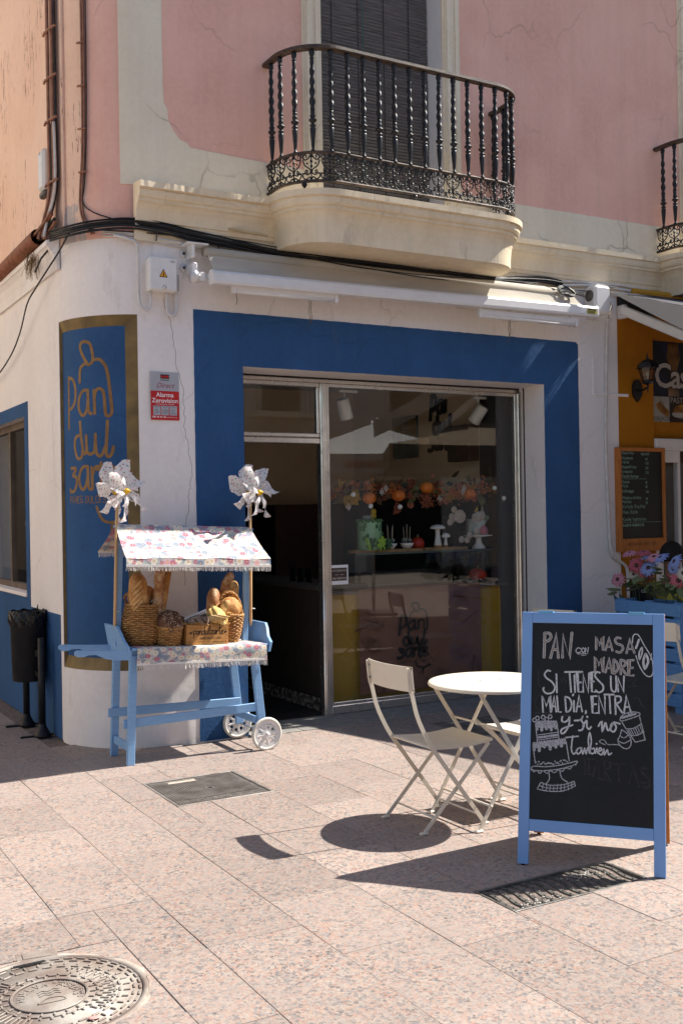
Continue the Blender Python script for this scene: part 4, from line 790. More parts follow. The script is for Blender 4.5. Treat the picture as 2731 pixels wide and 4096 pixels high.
g = MB(); g.beam((.235, -.02, 3.66), (.52, -.18, 3.60), .022, .016, .003); tag(g.build('wood_stick', simple('pale stick', (.55, .43, .24, 1), (.42, .32, .17, 1), 30)), 'short pale wooden stick poking out over the black cables', 'stick')
# vertical bundle on the corner
vb = thing('vertical_cable_bundle', 'bundle of painted and black cables climbing the peach corner wall', 'cables')
for i, (a, z1, r_, mt) in enumerate(((186, 7.2, .017, 0), (188.5, 7.2, .013, 0), (184, 7.2, .012, 0), (190.5, 7.2, .008, 1), (187, 7.2, .007, 1), (182.5, 7.0, .009, 0), (189, 4.2, .012, 1), (185.5, 4.3, .010, 1), (192, 4.0, .010, 2), (183.5, 4.0, .011, 1))):
    rr = .625 + .012 * (i % 3); x, y = CC.x + rr * math.cos(math.radians(a)), CC.y + rr * math.sin(math.radians(a))
    x2, y2 = CC.x + (rr + .03) * math.cos(math.radians(a - 6)), CC.y + (rr + .03) * math.sin(math.radians(a - 6))
    g = MB(); g.tube(path_jit([(x2 - .03, y2 - .02 + .03 * (i % 4), 3.60), (x2, y2, 3.72), (x, y, 3.95), (x, y, 4.4), (x, y, 5.2), (x, y, z1 if z1 > 5.3 else 5.21)][:(6 if z1 > 5 else 4)], .006, i + 70, 7), r_, 7); g.build('cable', (m_cablep, m_cable, m_cablew)[mt], vb)
g = MB()
for z in (3.98, 4.42, 4.72, 5.06): g.tube([(CC.x + .665 * math.cos(math.radians(a)), CC.y + .665 * math.sin(math.radians(a)), z + .01 * math.sin(a)) for a in range(180, 199, 3)], .009, 6)
g.build('clamp', m_cablep, vb)
g = MB(); g.tube(path_jit([(CC.x + .607 * math.cos(math.radians(197)), CC.y + .607 * math.sin(math.radians(197)), z) for z in (3.62, 4.2, 5, 6, 7.2)], .003, 4), .014, 6); tag(g.build('wall_pipe', m_peach), 'slim peach painted pipe beside the cable bundle', 'pipe')
tc = thing('twin_cable', 'pair of pink painted cables clipped down the rounded corner', 'cable')
g = MB()
for da, r_ in ((0, .008), (1.6, .007)): g.tube(path_jit([(CC.x + .612 * math.cos(math.radians(215 + da)), CC.y + .612 * math.sin(math.radians(215 + da)), 7.2), (CC.x + .612 * math.cos(math.radians(216 + da)), CC.y + .612 * math.sin(math.radians(216 + da)), 5.0), (CC.x + .612 * math.cos(math.radians(215.5 + da)), CC.y + .612 * math.sin(math.radians(215.5 + da)), 4.2), (CC.x + .612 * math.cos(math.radians(213 + da)), CC.y + .612 * math.sin(math.radians(213 + da)), 3.75), (CC.x + .615 * math.cos(math.radians(222 + da)), CC.y + .615 * math.sin(math.radians(222 + da)), 3.56)], .003, 3), r_, 6)
g.build('cable', m_cablep, tc)
g = MB()
for z in (4.0, 4.3, 4.6, 4.9): g.tube([(CC.x + .622 * math.cos(math.radians(a)), CC.y + .622 * math.sin(math.radians(a)), z) for a in (213, 215, 217, 219)], .008, 5)
g.build('clip', m_cablep, tc)
g = MB(); g.tube(path_jit([(CC.x + .612 * math.cos(math.radians(a)), CC.y + .612 * math.sin(math.radians(a)), z) for a, z in ((219, 7.2), (219.5, 5.4), (219, 4.4), (217, 3.95), (215, 3.8), (222, 3.72), (236, 3.66), (250, 3.61))], .002, 9), .0045, 5); tag(g.build('thin_cable', m_cable), 'thin black cable running down beside the twin pink cables', 'cable')
# connector box with number plate on the peach wall
jb = thing('connector_box', 'slim white connector box numbered 1-28 on the peach side wall', 'junction box', (-.80, .79, 4.0))
g = MB(); g.box(-.055, -.001, -.07, .07, 0, .30, .02); g.build('box_body', m_white2, jb)
g = MB(); g.box(-.05, -.003, -.06, .06, -.05, .0, .012); g.build('cable_gland', m_castd, jb)
g = MB(); hand(g, '1-28', .0, 0, .018, .003, lambda u, v, d: (-.0555 - d, .03 - u, .262 + v)); g.build('lettering', m_black, jb)
# terracotta conduit with cables lying on the ledge
cdt = thing('ribbed_conduit', 'ribbed terracotta conduit stuffed with cables lying on the white side ledge', 'conduit')
g = MB(); P0, P1 = Vector((-.885, .74, 3.645)), Vector((-.885, 2.05, 3.63)); nseg = 90
g.tube([P0.lerp(P1, i / nseg) for i in range(nseg + 1)], lambda t: .058 + .004 * (int(t * nseg) % 2), 12, False, False); g.build('ribbed_sleeve', m_terra, cdt)
for i in range(7):
    a = i * .9; g = MB(); g.tube(path_jit([(-.86 + .02 * math.cos(a), .44, 3.70 + .015 * i), (-.88 + .03 * math.cos(a), .60, 3.66 + .03 * math.sin(a)), (-.885 + .03 * math.cos(a), .8, 3.645 + .03 * math.sin(a)), (-.885 + .03 * math.cos(a), 1.3, 3.64 + .03 * math.sin(a))] if i < 4 else [(-.86, .46, 3.75), (-.87, .75, 3.76 - .01 * i), (-.86, 1.4, 3.73 - .01 * i), (-.87, 2.6, 3.68), (-.87, 4, 3.66)], .006, i + 90), .013 - .001 * (i % 4), 6); g.build('cable', (m_cablep, m_cable, m_terra)[i % 3], cdt)
dp = MB(); rd = random.Random(12)
for i in range(120):
    a = Vector((-.885 + rd.gauss(0, .02), .95 + rd.gauss(0, .07), 3.53 + rd.uniform(-.05, .08))); b = a + Vector((rd.uniform(-.02, .01), rd.uniform(-.05, .05), rd.uniform(-.14, .01))); dp.tube([a, (a + b) / 2 + Vector((-.006, rd.uniform(-.01, .01), 0)), b], .0016, 3)
tag(dp.build('dry_weed', simple('dry weed', (.20, .11, .03, 1), (.12, .065, .02, 1), 30, .9)), 'tuft of dry brown weed hanging off the side ledge', 'weed')
g = MB(); g.tube(path_jit([(-.78, .30, 3.585), (-.83, .42, 3.46), (-.88, .85, 3.30), (-.89, 1.1, 3.22), (-.86, 1.5, 3.05), (-.85, 2.0, 2.9), (-.85, 3.2, 2.7)], .004, 6), .006, 6); tag(g.build('drooping_cable', m_cable), 'single black cable drooping across the white side wall', 'cable')
g = MB(); g.tube([(-.83, .52, 3.56), (-.89, .66, 3.47), (-.90, .80, 3.40)], .007, 6); tag(g.build('cable_end', m_cable), 'cut end of a black cable sticking out from the side ledge', 'cable')
# electric box
eb = thing('electric_box', 'white electric meter box with a yellow warning triangle on the white corner wall', 'electric box', (-.247, 0, 3.265))
g = MB(); g.box(-.10, .10, -.085, -.0, -.112, .112, .008); g.build('box_body', m_white2, eb)
g = MB(); g.box(-.098, .098, -.099, -.086, -.11, .118, .006); lid = g.build('lid', m_white2, eb)
g = MB(); g.prism([(-.028, -.018), (.026, -.018), (-.001, .032)], lambda u, v, d: (u, d, v), -.1003, -.0992); g.build('warning_triangle', simple('warning yellow', S((240, 170, 20)), S((232, 160, 16)), 20, .4), lid)
g = MB(); mpE = lambda u, v, d: (u, -.1004 - d, v)
for a, b in (((-.028, -.018), (.026, -.018)), ((.026, -.018), (-.001, .032)), ((-.001, .032), (-.028, -.018))): g.ribbon([a, b], .004, mpE)
g.ribbon([(.003, .014), (-.004, .0), (.003, .0), (-.002, -.013)], .005, mpE); g.build('triangle_print', m_black, lid)
g = MB(); g.tube([(.005, -.1, -.09), (.005, -.106, -.09)], .012, 12); g.build('lock', m_alu, lid)
g = MB(); g.box(.05, .085, -.1003, -.0992, .085, .1); g.build('maker_plate', simple('grey plate', G(.5)), lid)
lp = MB(); lp.tube(spline([(.05, -.03, -.112), (.045, -.03, -.19), (.055, -.03, -.25), (.085, -.03, -.268), (.112, -.03, -.24), (.115, -.03, -.14), (.118, -.03, -.09)], 6), .012, 8)
lp.tube(spline([(-.07, -.03, -.112), (-.072, -.03, -.19), (-.085, -.03, -.235), (-.115, -.03, -.24), (-.145, -.015, -.20), (-.15, -.012, -.1), (-.15, -.012, .14), (-.165, -.012, .22), (-.23, .01, .25), (-.30, .05, .27)], 6), .011, 8); lp.build('cable_loop', m_cablew, eb)
g = MB(); g.tube([(.118, -.03, -.09 + .11 * i / 24) for i in range(25)], lambda t: .018 + .003 * (int(t * 24) % 2), 10); g.build('flexible_sleeve', simple('grey sleeve', G(.5)), eb)
# alarm plate
m_red = simple('alarm red', S((196, 34, 38)), S((184, 30, 34)), 20, .4); m_sgrey = simple('plate grey', S((176, 178, 184)), S((166, 168, 176)), 9, .4); m_wpr = simple('white print', (.85, .85, .85, 1), (.8, .8, .8, 1), 9, .5)
al = thing('alarm_plate', 'red and grey alarm warning plate fixed to the white corner wall', 'sign', (-.217, 0, 2.437))
g = MB(); g.box(-.105, .105, -.006, -.0005, -.168, .168, .001); g.build('plate', m_sgrey, al)
g = MB(); g.box(-.1045, .1045, -.0068, -.0061, -.1675, .035); rd_ = g.build('red_field', m_red, al)
def lay(mb, body, size, x, z, y, **k): mb.merge(text_mb(body, size, **k), at(x, y, z, PI / 2))
g = MB(); lay(g, 'Alarma', .044, 0, -.006, -.0072, bold=.0006); lay(g, 'Zerovision', .044, 0, -.046, -.0072, bold=.0006); lay(g, 'con intervención inmediata', .0125, 0, -.060, -.0072); lay(g, '900 45 45 45', .0185, -.045, -.152, -.0072, bold=.0003); lay(g, 'securitasdirect.es', .0125, .045, -.151, -.0072); g.build('lettering', m_wpr, al)
g = MB()
for x in (-.06, 0, .06): g.box(x - .027, x + .027, -.0075, -.0069, -.134, -.068)
g.build('picture_field', m_sgrey, al)
g = MB(); mpA = lambda u, v, d: (u, -.0076 - d, v)
lay(g, 'Grabación', .011, -.06, -.079, -.0078); lay(g, 'Impide', .011, 0, -.079, -.0078); lay(g, 'Aviso', .011, .06, -.079, -.0078)
for st in ([(-.076, -.097), (-.07, -.092), (-.042, -.109), (-.046, -.117), (-.076, -.104), (-.076, -.097)], [(-.077, -.113), (-.077, -.125)], [(-.072, -.12), (-.064, -.12), (-.062, -.112)]): g.ribbon(st, .0016, mpA)
for cx_, r_ in ((0, .018), (0, .009), (.06, .009)): g.ribbon([(cx_ + r_ * math.cos(a * .42), -.107 + (.008 if cx_ else 0) + r_ * .75 * math.sin(a * .42)) for a in range(16)], .0016, mpA)
g.ribbon([(.042, -.130), (.05, -.117), (.06, -.124), (.07, -.117), (.078, -.13)], .0016, mpA); g.build('pictogram', m_black, al)
g = MB(); g.box(-.031, .033, -.0068, -.0061, .108, .150); lg = g.build('logo_field', m_black, al)
g = MB()
for x in (-.019, .001, .021): g.tube([(x, -.0068, .136), (x, -.0075, .136)], .0095, 16)
g.build('red_dot', m_red, lg)
g = MB(); lay(g, 'SECURITAS', .0125, .001, .112, -.0072, bold=.0002); g.build('lettering', m_wpr, lg)
g = MB(); lay(g, 'Direct', .05, .0, .058, -.0065, shear=.45); g.build('script_lettering', simple('dark red print', S((150, 24, 44))), al)
# crack down the white wall
ck = MB(); rk = random.Random(6); pts = []; z = 3.12; x = -.215
while z > 1.1:
    pts.append((x, z)); z -= rk.uniform(.015, .04); x += rk.uniform(-.012, .012) + (.004 if z > 2 else -.002)
ck.ribbon(pts, .0032, XZ_ if False else (lambda u, v, d: (u, -.0002 - d, v)), .0003)
ck.build('crack', simple('crack shadow line', (.26, .22, .20, 1)), bld)
# grey conduit on the pillar and the lamp feed
g = MB(); g.tube(spline([(3.925, -.02, 3.30), (3.90, -.02, 2.7), (3.885, -.02, 2.2), (3.905, -.02, 1.5), (3.93, -.02, 1.22), (3.99, -.02, 1.15), (4.08, -.02, 1.10), (4.12, -.02, 1.03), (4.125, -.02, .80)], 8), .014, 8); tag(g.build('white_conduit', m_cablew), 'long white conduit pipe running down the white pillar', 'pipe')
g = MB(); g.tube([(3.93, -.03, 3.29), (3.935, -.05, 3.36), (3.945, -.06, 3.40), (3.94, -.05, 3.43)], .010, 8); tag(g.build('metal_hook', m_alu), 'shiny metal hook at the top of the white conduit', 'hook')
g = MB(); g.box(3.78, 4.18, -.012, -.0005, 2.606, 2.632, .003); g.box(3.755, 3.78, -.012, -.0005, 2.606, 2.94, .003); tag(g.build('cable_trunking', m_whiteb), 'painted cable trunking leading across the pillar to the wall lantern', 'trunking')
# side window content
dec = thing('skeleton_sticker', 'white paper skeleton hung inside the side street window', 'decoration', (-.66, 2.05, 1.45))
g = MB(); mpS = lambda u, v, d: (-d, -u, v)
g.add([mpS(.07 * math.cos(a * .52), .60 + .09 * math.sin(a * .52), 0) for a in range(12)], [tuple(range(12))])
for st in ([(0, .52), (0, .2)], [(-.1, .45), (.1, .45)], [(-.08, .40), (.08, .40)], [(-.07, .35), (.07, .35)], [(-.1, .46), (-.14, .30), (-.15, .16)], [(.1, .46), (.14, .30), (.15, .16)], [(-.07, .2), (.07, .2)], [(-.04, .2), (-.07, .0), (-.06, -.15)], [(.04, .2), (.07, .0), (.06, -.15)], [(-.06, -.15), (-.15, -.17)], [(.06, -.15), (.15, -.17)], [(-.15, .16), (-.18, .1)], [(.15, .16), (.18, .1)]): g.ribbon(st, .028, mpS, 0)
g.build('paper_cutout', simple('white paper', (.86, .86, .86, 1)), dec)
db = thing('donut_board', 'white board of coloured donuts standing in the side street window', 'display', (-.62, 1.98, 1.0))
g = MB(); g.box(0, .02, -.36, .36, 0, .40, .004); g.build('board', simple('pale board', (.80, .77, .74, 1)), db)
g = MB(); hand(g, 'donuts', -.2, .31, .07, .010, lambda u, v, d: (-.001 - d, -u, v)); g.build('lettering', simple('mauve lettering', (.22, .13, .16, 1)), db)
dm = [simple('icing %s' % n_, c_) for n_, c_ in (('blue', (.05, .10, .2, 1)), ('pink', (.42, .12, .18, 1)), ('yellow', (.42, .30, .06, 1)), ('olive', (.12, .10, .02, 1)), ('pale', (.30, .32, .36, 1)))]
tor = []
for m_ in dm:
    g = MB(); g.tube([(0, .042 * math.cos(a * PI / 8), .042 * math.sin(a * PI / 8)) for a in range(16)], .026, 8, True); tor.append(g.mesh('donut', m_))
for i in range(9):
    o = link('donut', tor[(i * 3 + i // 3) % 5], db); o.location = (-.012, .22 - .2 * (i % 3), .08 + .1 * (i // 3))
# ---------------------------------------------------------------- bread cart
TL_ = math.radians(2.4)
CM = at(-.645, -.42, 0, 0, TL_, 0)
cart = thing('bread_cart', 'pale blue wooden market cart with white wheels and a fringed floral canopy', 'cart', (-.645, -.42, 0), (0, TL_, 0))
def cp(name, mb, mat, par=None): return mb.build(name, mat, par or cart)
for y in (0, .34): cp('leg', MB().box(-.025, .025, y - .016, y + .016, 0, .705, .003), m_lb)
cp('foot_board', MB().box(-.012, .012, .0165, .3235, .085, .135, .003), m_lb)
for y in (-.02, .36): cp('leg', MB().beam((.845, y, .70), (.925, y, .148), .032, .055, .003, 0, (1, 0, 0)), m_lb)
cp('lower_rail', MB().beam((-.045, .0245, .262), (.905, .0245, .318), .016, .058, .003), m_lb)
cp('lower_rail', MB().beam((-.055, .3155, .292), (.905, .3155, .312), .016, .058, .003), m_lb)
cp('wheel_board', MB().beam((.885, -.003, .232), (.885, .343, .232), .016, .05, .003), m_lb)
cp('side_apron', MB().box(-.01, .90, -.006, .012, .655, .735, .003), m_lb); cp('side_apron', MB().box(-.01, .90, .33, .348, .655, .735, .003), m_lb)
cp('shelf', MB().box(-.02, .945, -.03, .36, .736, .754, .003), m_lb)
def endboard(x, lean):
    pr_ = [(-.035, .70), (-.035, .765), (-.015, .775), (.03, .80), (.075, .855), (.115, .885), (.37, .885), (.37, .70)]
    return MB().prism(pr_, lambda u, v, d: (x + d + lean * (v - .70), u, v), -.009, .009)
cp('end_board', endboard(-.031, -.22), m_lb); cp('end_board', endboard(.956, .22), m_lb)
def handle(y):
    up = [(-.02, .742), (-.12, .744), (-.26, .748), (-.335, .752), (-.372, .752), (-.385, .742), (-.385, .725), (-.368, .712), (-.33, .712), (-.30, .722), (-.25, .722), (-.19, .694), (-.12, .682), (-.02, .68)]
    return MB().prism(up, lambda u, v, d: (u, y + d, v), -.013, .013)
cp('handle', handle(-.02), m_lb); cp('handle', handle(.355), m_lb)
for x in (-.045, .872): cp('post', MB().box(x - .02, x + .02, .175, .205, .755, 1.535, .003), m_lb)
cp('ridge_pole', MB().box(-.09, .915, .18, .20, 1.525, 1.545, .003), m_lb)
m_wh = simple('cream white rubber', (.70, .68, .62, 1), (.60, .57, .50, 1), 14, .5); m_dk = simple('dark hub recess', G(.03))
def wheel_parts():
    R = .112; ty = MB(); ty.tube([(R * .9 * math.cos(a * PI / 16), 0, R * .9 * math.sin(a * PI / 16)) for a in range(32)], .0125, 8, True)
    rim = MB(); n_ = 32
    def ring(r0, r1, h): rim.lathe([(r0, -h), (r1, -h), (r1, h), (r0, h), (r0, -h)], n_, Matrix.Rotation(PI / 2, 4, 'X'), 0, False); 
    ring(.072, .096, .006); ring(.012, .034, .006)
    for a in range(8):
        c, s_ = math.cos(a * PI / 4 + .2), math.sin(a * PI / 4 + .2); rim.beam((.030 * c, 0, .030 * s_), (.076 * c, 0, .076 * s_), .010, .013, .002, 0, (0, 1, 0))
        c, s_ = math.cos(a * PI / 4 + .2 + PI / 8), math.sin(a * PI / 4 + .2 + PI / 8)
        M = Matrix.Translation((.053 * c, 0, .053 * s_)) @ Matrix.Rotation(PI / 2, 4, 'X'); rim.lathe([(.0125, -.004), (.0185, -.004), (.0185, .004), (.0125, .004), (.0125, -.004)], 12, M, 0, False)
    hub = MB(); hub.tube([(0, -.018, 0), (0, .018, 0)], .013, 12); hub.tube([(0, -.024, 0), (0, -.018, 0)], .007, 8); return ty, rim, hub
ty, rim, hub = wheel_parts(); tym, rim_m, hub_m = ty.mesh('tyre', m_wh), rim.mesh('rim', m_ofw), hub.mesh('hub', m_ofw)
for y in (-.085, .40):
    o = link('wheel', tym, cart, (.925, y, .148)); link('rim', rim_m, o); link('hub', hub_m, o)
cp('axle', MB().tube([(.925, -.09, .148), (.925, .405, .148)], .006, 8), m_alu)
cp('wheel_plate', MB().box(.90, .93, -.06, -.057, .12, .2, .002).box(.90, .93, .372, .375, .12, .2, .002), m_ofw)
# canopy and cloth
def cnp(u, v):
    x = -.085 + u * .97 + .0; s_ = v * 2 - 1
    if s_ < 0: y = .17 + s_ * .30; z = 1.552 + s_ * .215 - .012 * math.sin(PI * -s_) 
    else: y = .17 + s_ * .29; z = 1.552 - s_ * .185 - .01 * math.sin(PI * s_)
    x += (-.02 + .04 * u) * abs(s_); z += .004 * math.sin(u * 17 + s_ * 3) * abs(s_) - .012 * abs(s_) * (2 * u - 1) ** 2 * 0
    return (x, y, z)
g = MB(); g.grid(40, 24, cnp, 0, True, lambda u, v: (u * .97, v * .8)); can = cp('canopy', g, m_flor)
def drop(u, v):
    x = -.105 + u * 1.01; return (x, -.13 - .006 * v + .003 * math.sin(u * 21), 1.337 - v * .045 + .003 * math.sin(u * 17 - 3))
g = MB(); g.grid(40, 2, drop, 0, True, lambda u, v: (u * .97, -.05 + v * .04)); g.build('canopy_hem', m_flor, can)
def fringe(x0, x1, y, z, L, seed, n=230):
    r = random.Random(seed); mb = MB(); mb.box(x0, x1, y - .002, y + .002, z - .010, z + .004)
    for i in range(n):
        x = x0 + (x1 - x0) * (i + .5) / n; dx = r.uniform(-.003, .003); l = L * r.uniform(.8, 1.12); dy = r.uniform(-.004, .004)
        mb.tube([(x, y + r.uniform(-.003, .003), z - .008), (x + dx * .4, y + dy * .5, z - l * .55), (x + dx * 1.5, y + dy, z - l)], .0016, 3, False, False)
    return mb
m_fr = simple('white fringe', (.84, .81, .77, 1), (.74, .71, .67, 1), 200, .9)
struct(cp('fringe', fringe(-.105, .905, -.137, 1.292, .036, 1), m_fr, can), 'stuff'); struct(cp('fringe', fringe(-.105, .905, .461, 1.365, .036, 2), m_fr, can), 'stuff')
tc_ = thing('tablecloth', 'floral fringed cloth hanging over the front of the blue cart shelf', 'tablecloth', (-.645, -.42, 0), (0, TL_, 0))
def clo(u, v):
    x = .015 + u * .915
    if v < .7: return (x, .34 - v / .7 * .372, .7565 + .001 * math.sin(u * 30))
    q = (v - .7) / .3; return (x + .004 * q * (2 * u - 1), -.0345 - .010 * min(1, q * 3) - .004 * math.sin(u * 14) * q, .7565 - q * .105)
g = MB(); g.grid(40, 20, clo, 0, True, lambda u, v: (u * .93, v * .5 + .3)); g.build('cloth', m_flor, tc_)
struct(fringe(.012, .935, -.046, .655, .042, 3).build('fringe', m_fr, tc_), 'stuff')
# ---- pinwheels
m_pin = NT('printed pinwheel paper'); _c = m_pin.coord('uv')
_v = m_pin.n('ShaderNodeTexVoronoi', {'Scale': 34.0, 'Randomness': .55}, voronoi_dimensions='2D'); m_pin.set(_v.inputs['Vector'], m_pin.coord('uv', (1.5, 1, 1), (0, 0, .6)))
_s = m_pin.n('ShaderNodeSeparateColor'); m_pin.set(_s.inputs[0], _v.outputs['Color'])
_k = m_pin.ramp(_s.outputs[0], [(0, S((190, 92, 112))), (.35, S((112, 134, 92))), (.55, S((72, 128, 176))), (.75, S((214, 150, 160)))], 'CONSTANT')
_col = m_pin.mix(m_pin.ramp(_v.outputs['Distance'], [(.20, (.7, .7, .7, 1)), (.26, (0, 0, 0, 1))]), (.86, .855, .85, 1), _k)
_b = m_pin.n('ShaderNodeBsdfDiffuse'); m_pin.set(_b.inputs[0], _col); _t = m_pin.n('ShaderNodeBsdfTranslucent'); m_pin.set(_t.inputs[0], _col); _m = m_pin.n('ShaderNodeMixShader', {0: .4})
m_pin.t.links.new(_b.outputs[0], _m.inputs[1]); m_pin.t.links.new(_t.outputs[0], _m.inputs[2]); m_pin.t.links.new(_m.outputs[0], m_pin.out.inputs[0]); m_pin = m_pin.m
def blade_mesh():
    mb = MB()
    def f(u, v):
        # broad rounded paddle, cupped along one edge, with a lobed tip
        r = .020 + u * .172; wd = .104 * max(0.02, math.sin(PI * (u * .90 + .06)) ** .75) * (1 + .12 * math.sin(u * 12)); t = (v - .22) * wd
        z = .052 * (1 - v) ** 2 * (.25 + .75 * u) - .012 * u * v; y = t + .012 * (1 - v) ** 2
        return (r + .010 * math.sin(v * PI) * u, y, z)
    mb.grid(14, 8, f, 0, True, lambda u, v: (u * .17, v * .08))
    # the corner folded back to the hub
    mb.grid(6, 4, lambda u, v: (.018 + u * .088, .012 - .046 * u * (1 - v) - .004, .012 + .030 * math.sin(PI * u * .75) + .006 * v), 0, True, lambda u, v: (u * .09 + .3, v * .05))
    return mb.mesh('blade', m_pin)
bl_me = blade_mesh(); m_yel = simple('yellow knob', S((236, 190, 40)), S((220, 170, 30)), 20, .35); m_dowel = wood('pale dowel', (.62, .40, .20, 1), (.52, .32, .15, 1), (30, 30, 3))
def pinwheel(px_, py_, zb, zc, lean, face, spin, lab):
    t = thing('pinwheel', lab, 'pinwheel', (px_, py_, zb), (0, lean, 0), 'pinwheels tied to the cart posts')
    h = zc - zb; MB().tube([(0, 0, 0), (0, 0, .03), (0, 0, h)], lambda q: .004 + .006 * min(1, q * 20), 10).build('stick', m_dowel, t)
    fv = Vector(face).normalized(); q = fv.to_track_quat('Z', 'Y').to_matrix().to_4x4(); c = Vector((0, 0, h - .01)) + fv * .025
    for layer, (n_, off, sc_, zz) in enumerate(((6, 0, .98, .030), (6, .35, .98, -.065))):
        for k in range(n_):
            M = Matrix.Translation(c + fv * zz) @ q @ Matrix.Rotation(spin + 2 * PI * k / n_ + off, 4, 'Z') @ Matrix.Rotation(.10 * math.sin(k * 2.1), 4, 'Y') @ Matrix.Scale(1.0 * sc_ * (1 + .08 * math.sin(k * 1.7 + layer)), 4)
            o = link('blade', bl_me, t); o.matrix_local = M
    MB().sphere(c + fv * .052, .021, 12, 8).tube([c + fv * .052, c + fv * .08], lambda u: .015 - .009 * u, 10).build('knob', m_yel, t); MB().sphere(c - fv * .04, .020, 12, 8).build('knob', m_yel, t)
    MB().tube([c - fv * .09, c + fv * .03], .004, 6).build('pin', m_alu, t)
    g = MB()
    for z in (.12, .56): g.tube([(.018 * math.cos(a * .7) + .02, .03 * math.sin(a * .7) + .02, z) for a in range(9)], .002, 4)
    g.build('cable_tie', m_white2, t)
def c2w(x, y, z): return tuple(CM @ Vector((x, y, z)))
p = c2w(-.073, .165, .86); pinwheel(p[0], p[1], p[2], 1.775, .035, (.55, -.83, .06), .35, 'white patterned pinwheel on the left cart post by the gold framed panel')
p = c2w(.905, .165, .86); pinwheel(p[0], p[1], p[2], 1.76, .015, (.50, -.86, .06), 1.05, 'white patterned pinwheel on the right cart post before the shop door')
# ---- baskets
m_wick = simple('wicker', (.52, .27, .085, 1), (.20, .085, .022, 1), 22, .5, 0, .3, 120, .4, 'obj', (1, 1, 4), (.3, .62))
def basket(name, lab, prof, n_row, n_st, mat, loc, extra=None, rw=.0056):
    """woven basket: weavers pass in front of and behind the stakes, row by row"""
    t = thing(name, lab, 'basket', c2w(*loc), (0, TL_, 0), 'wicker baskets on the cart')
    H = prof[-1][1]
    def rad(z):
        for (r0, z0), (r1, z1) in zip(prof, prof[1:]):
            if z0 <= z <= z1: return r0 + (r1 - r0) * (z - z0) / max(1e-6, z1 - z0)
        return prof[-1][0]
    wv = MB(); rr = random.Random(n_row); ns = n_st * 4
    for i in range(n_row):
        z = .006 + (H - .012) * i / (n_row - 1); ph = PI * (i % 2)
        wv.tube([((rad(z) + .0056 * math.cos(n_st / 2 * a + ph) + rr.uniform(-.0008, .0008)) * math.cos(a), (rad(z) + .0056 * math.cos(n_st / 2 * a + ph)) * math.sin(a), z + rr.uniform(-.0012, .0012)) for a in [2 * PI * j / ns for j in range(ns)]], rw, 5, True)
    wv.build('woven_side', mat, t)
    st = MB()
    for k in range(n_st):
        a = 2 * PI * k / n_st; st.tube([(rad(z) * math.cos(a), rad(z) * math.sin(a), z) for z in [H * q / 8 for q in range(9)]], .0034, 5)
    st.build('stake', mat, t)
    rm = MB(); R = prof[-1][0]
    for s_ in (0, 1): rm.tube([((R + .006 * math.cos(14 * a + s_ * PI)) * math.cos(a), (R + .006 * math.cos(14 * a + s_ * PI)) * math.sin(a), H + .006 * math.sin(14 * a + s_ * PI)) for a in [2 * PI * j / 84 for j in range(84)]], .0065, 5, True)
    rm.build('rim', mat, t)
    MB().lathe([(.001, .003), (prof[0][0], .003), (prof[0][0], .012), (prof[1][0] - .004, prof[1][1] * .6)], 20).build('base', mat, t)
    if extra: extra(t, mat, R, H)
    return t
def h_low(t, mat, R, H):
    for s_ in (-1, 1):
        g = MB()
        for k in range(2): g.tube(spline([(s_ * (R - .02), -.045, H), (s_ * (R + .006 * k), -.04, H + .045), (s_ * (R - .012), 0, H + .075 + .008 * k), (s_ * (R + .006 * k), .04, H + .045), (s_ * (R - .02), .045, H)], 5), .0055, 5)
        g.build('handle', mat, t)
def h_arch(t, mat, R, H):
    g = MB()
    for k in range(3):
        ph = k * 2.1; g.tube([((R + .006 * math.cos(q * .9 + ph)) * math.cos(PI * q / 30), .006 * math.sin(q * .9 + ph), H - .02 + (.175 + .006 * math.cos(q * .9 + ph)) * math.sin(PI * q / 30)) for q in range(31)], .0062, 5)
    g.build('handle', mat, t)
basket('wicker_basket', 'tall round wicker basket at the left end of the cart shelf', [(.092, 0), (.118, .03), (.130, .08), (.126, .15), (.112, .22), (.104, .262)], 21, 24, m_wick, (.108, .165, .758), h_low)
basket('wicker_basket', 'small low wicker basket in front holding a seeded loaf', [(.062, 0), (.072, .03), (.080, .08), (.084, .118)], 10, 18, m_wick, (.262, .055, .758))
basket('wicker_basket', 'arched handle wicker basket at the right end of the cart', [(.066, 0), (.080, .05), (.092, .12), (.098, .185)], 15, 20, m_wick, (.735, .165, .758), h_arch)
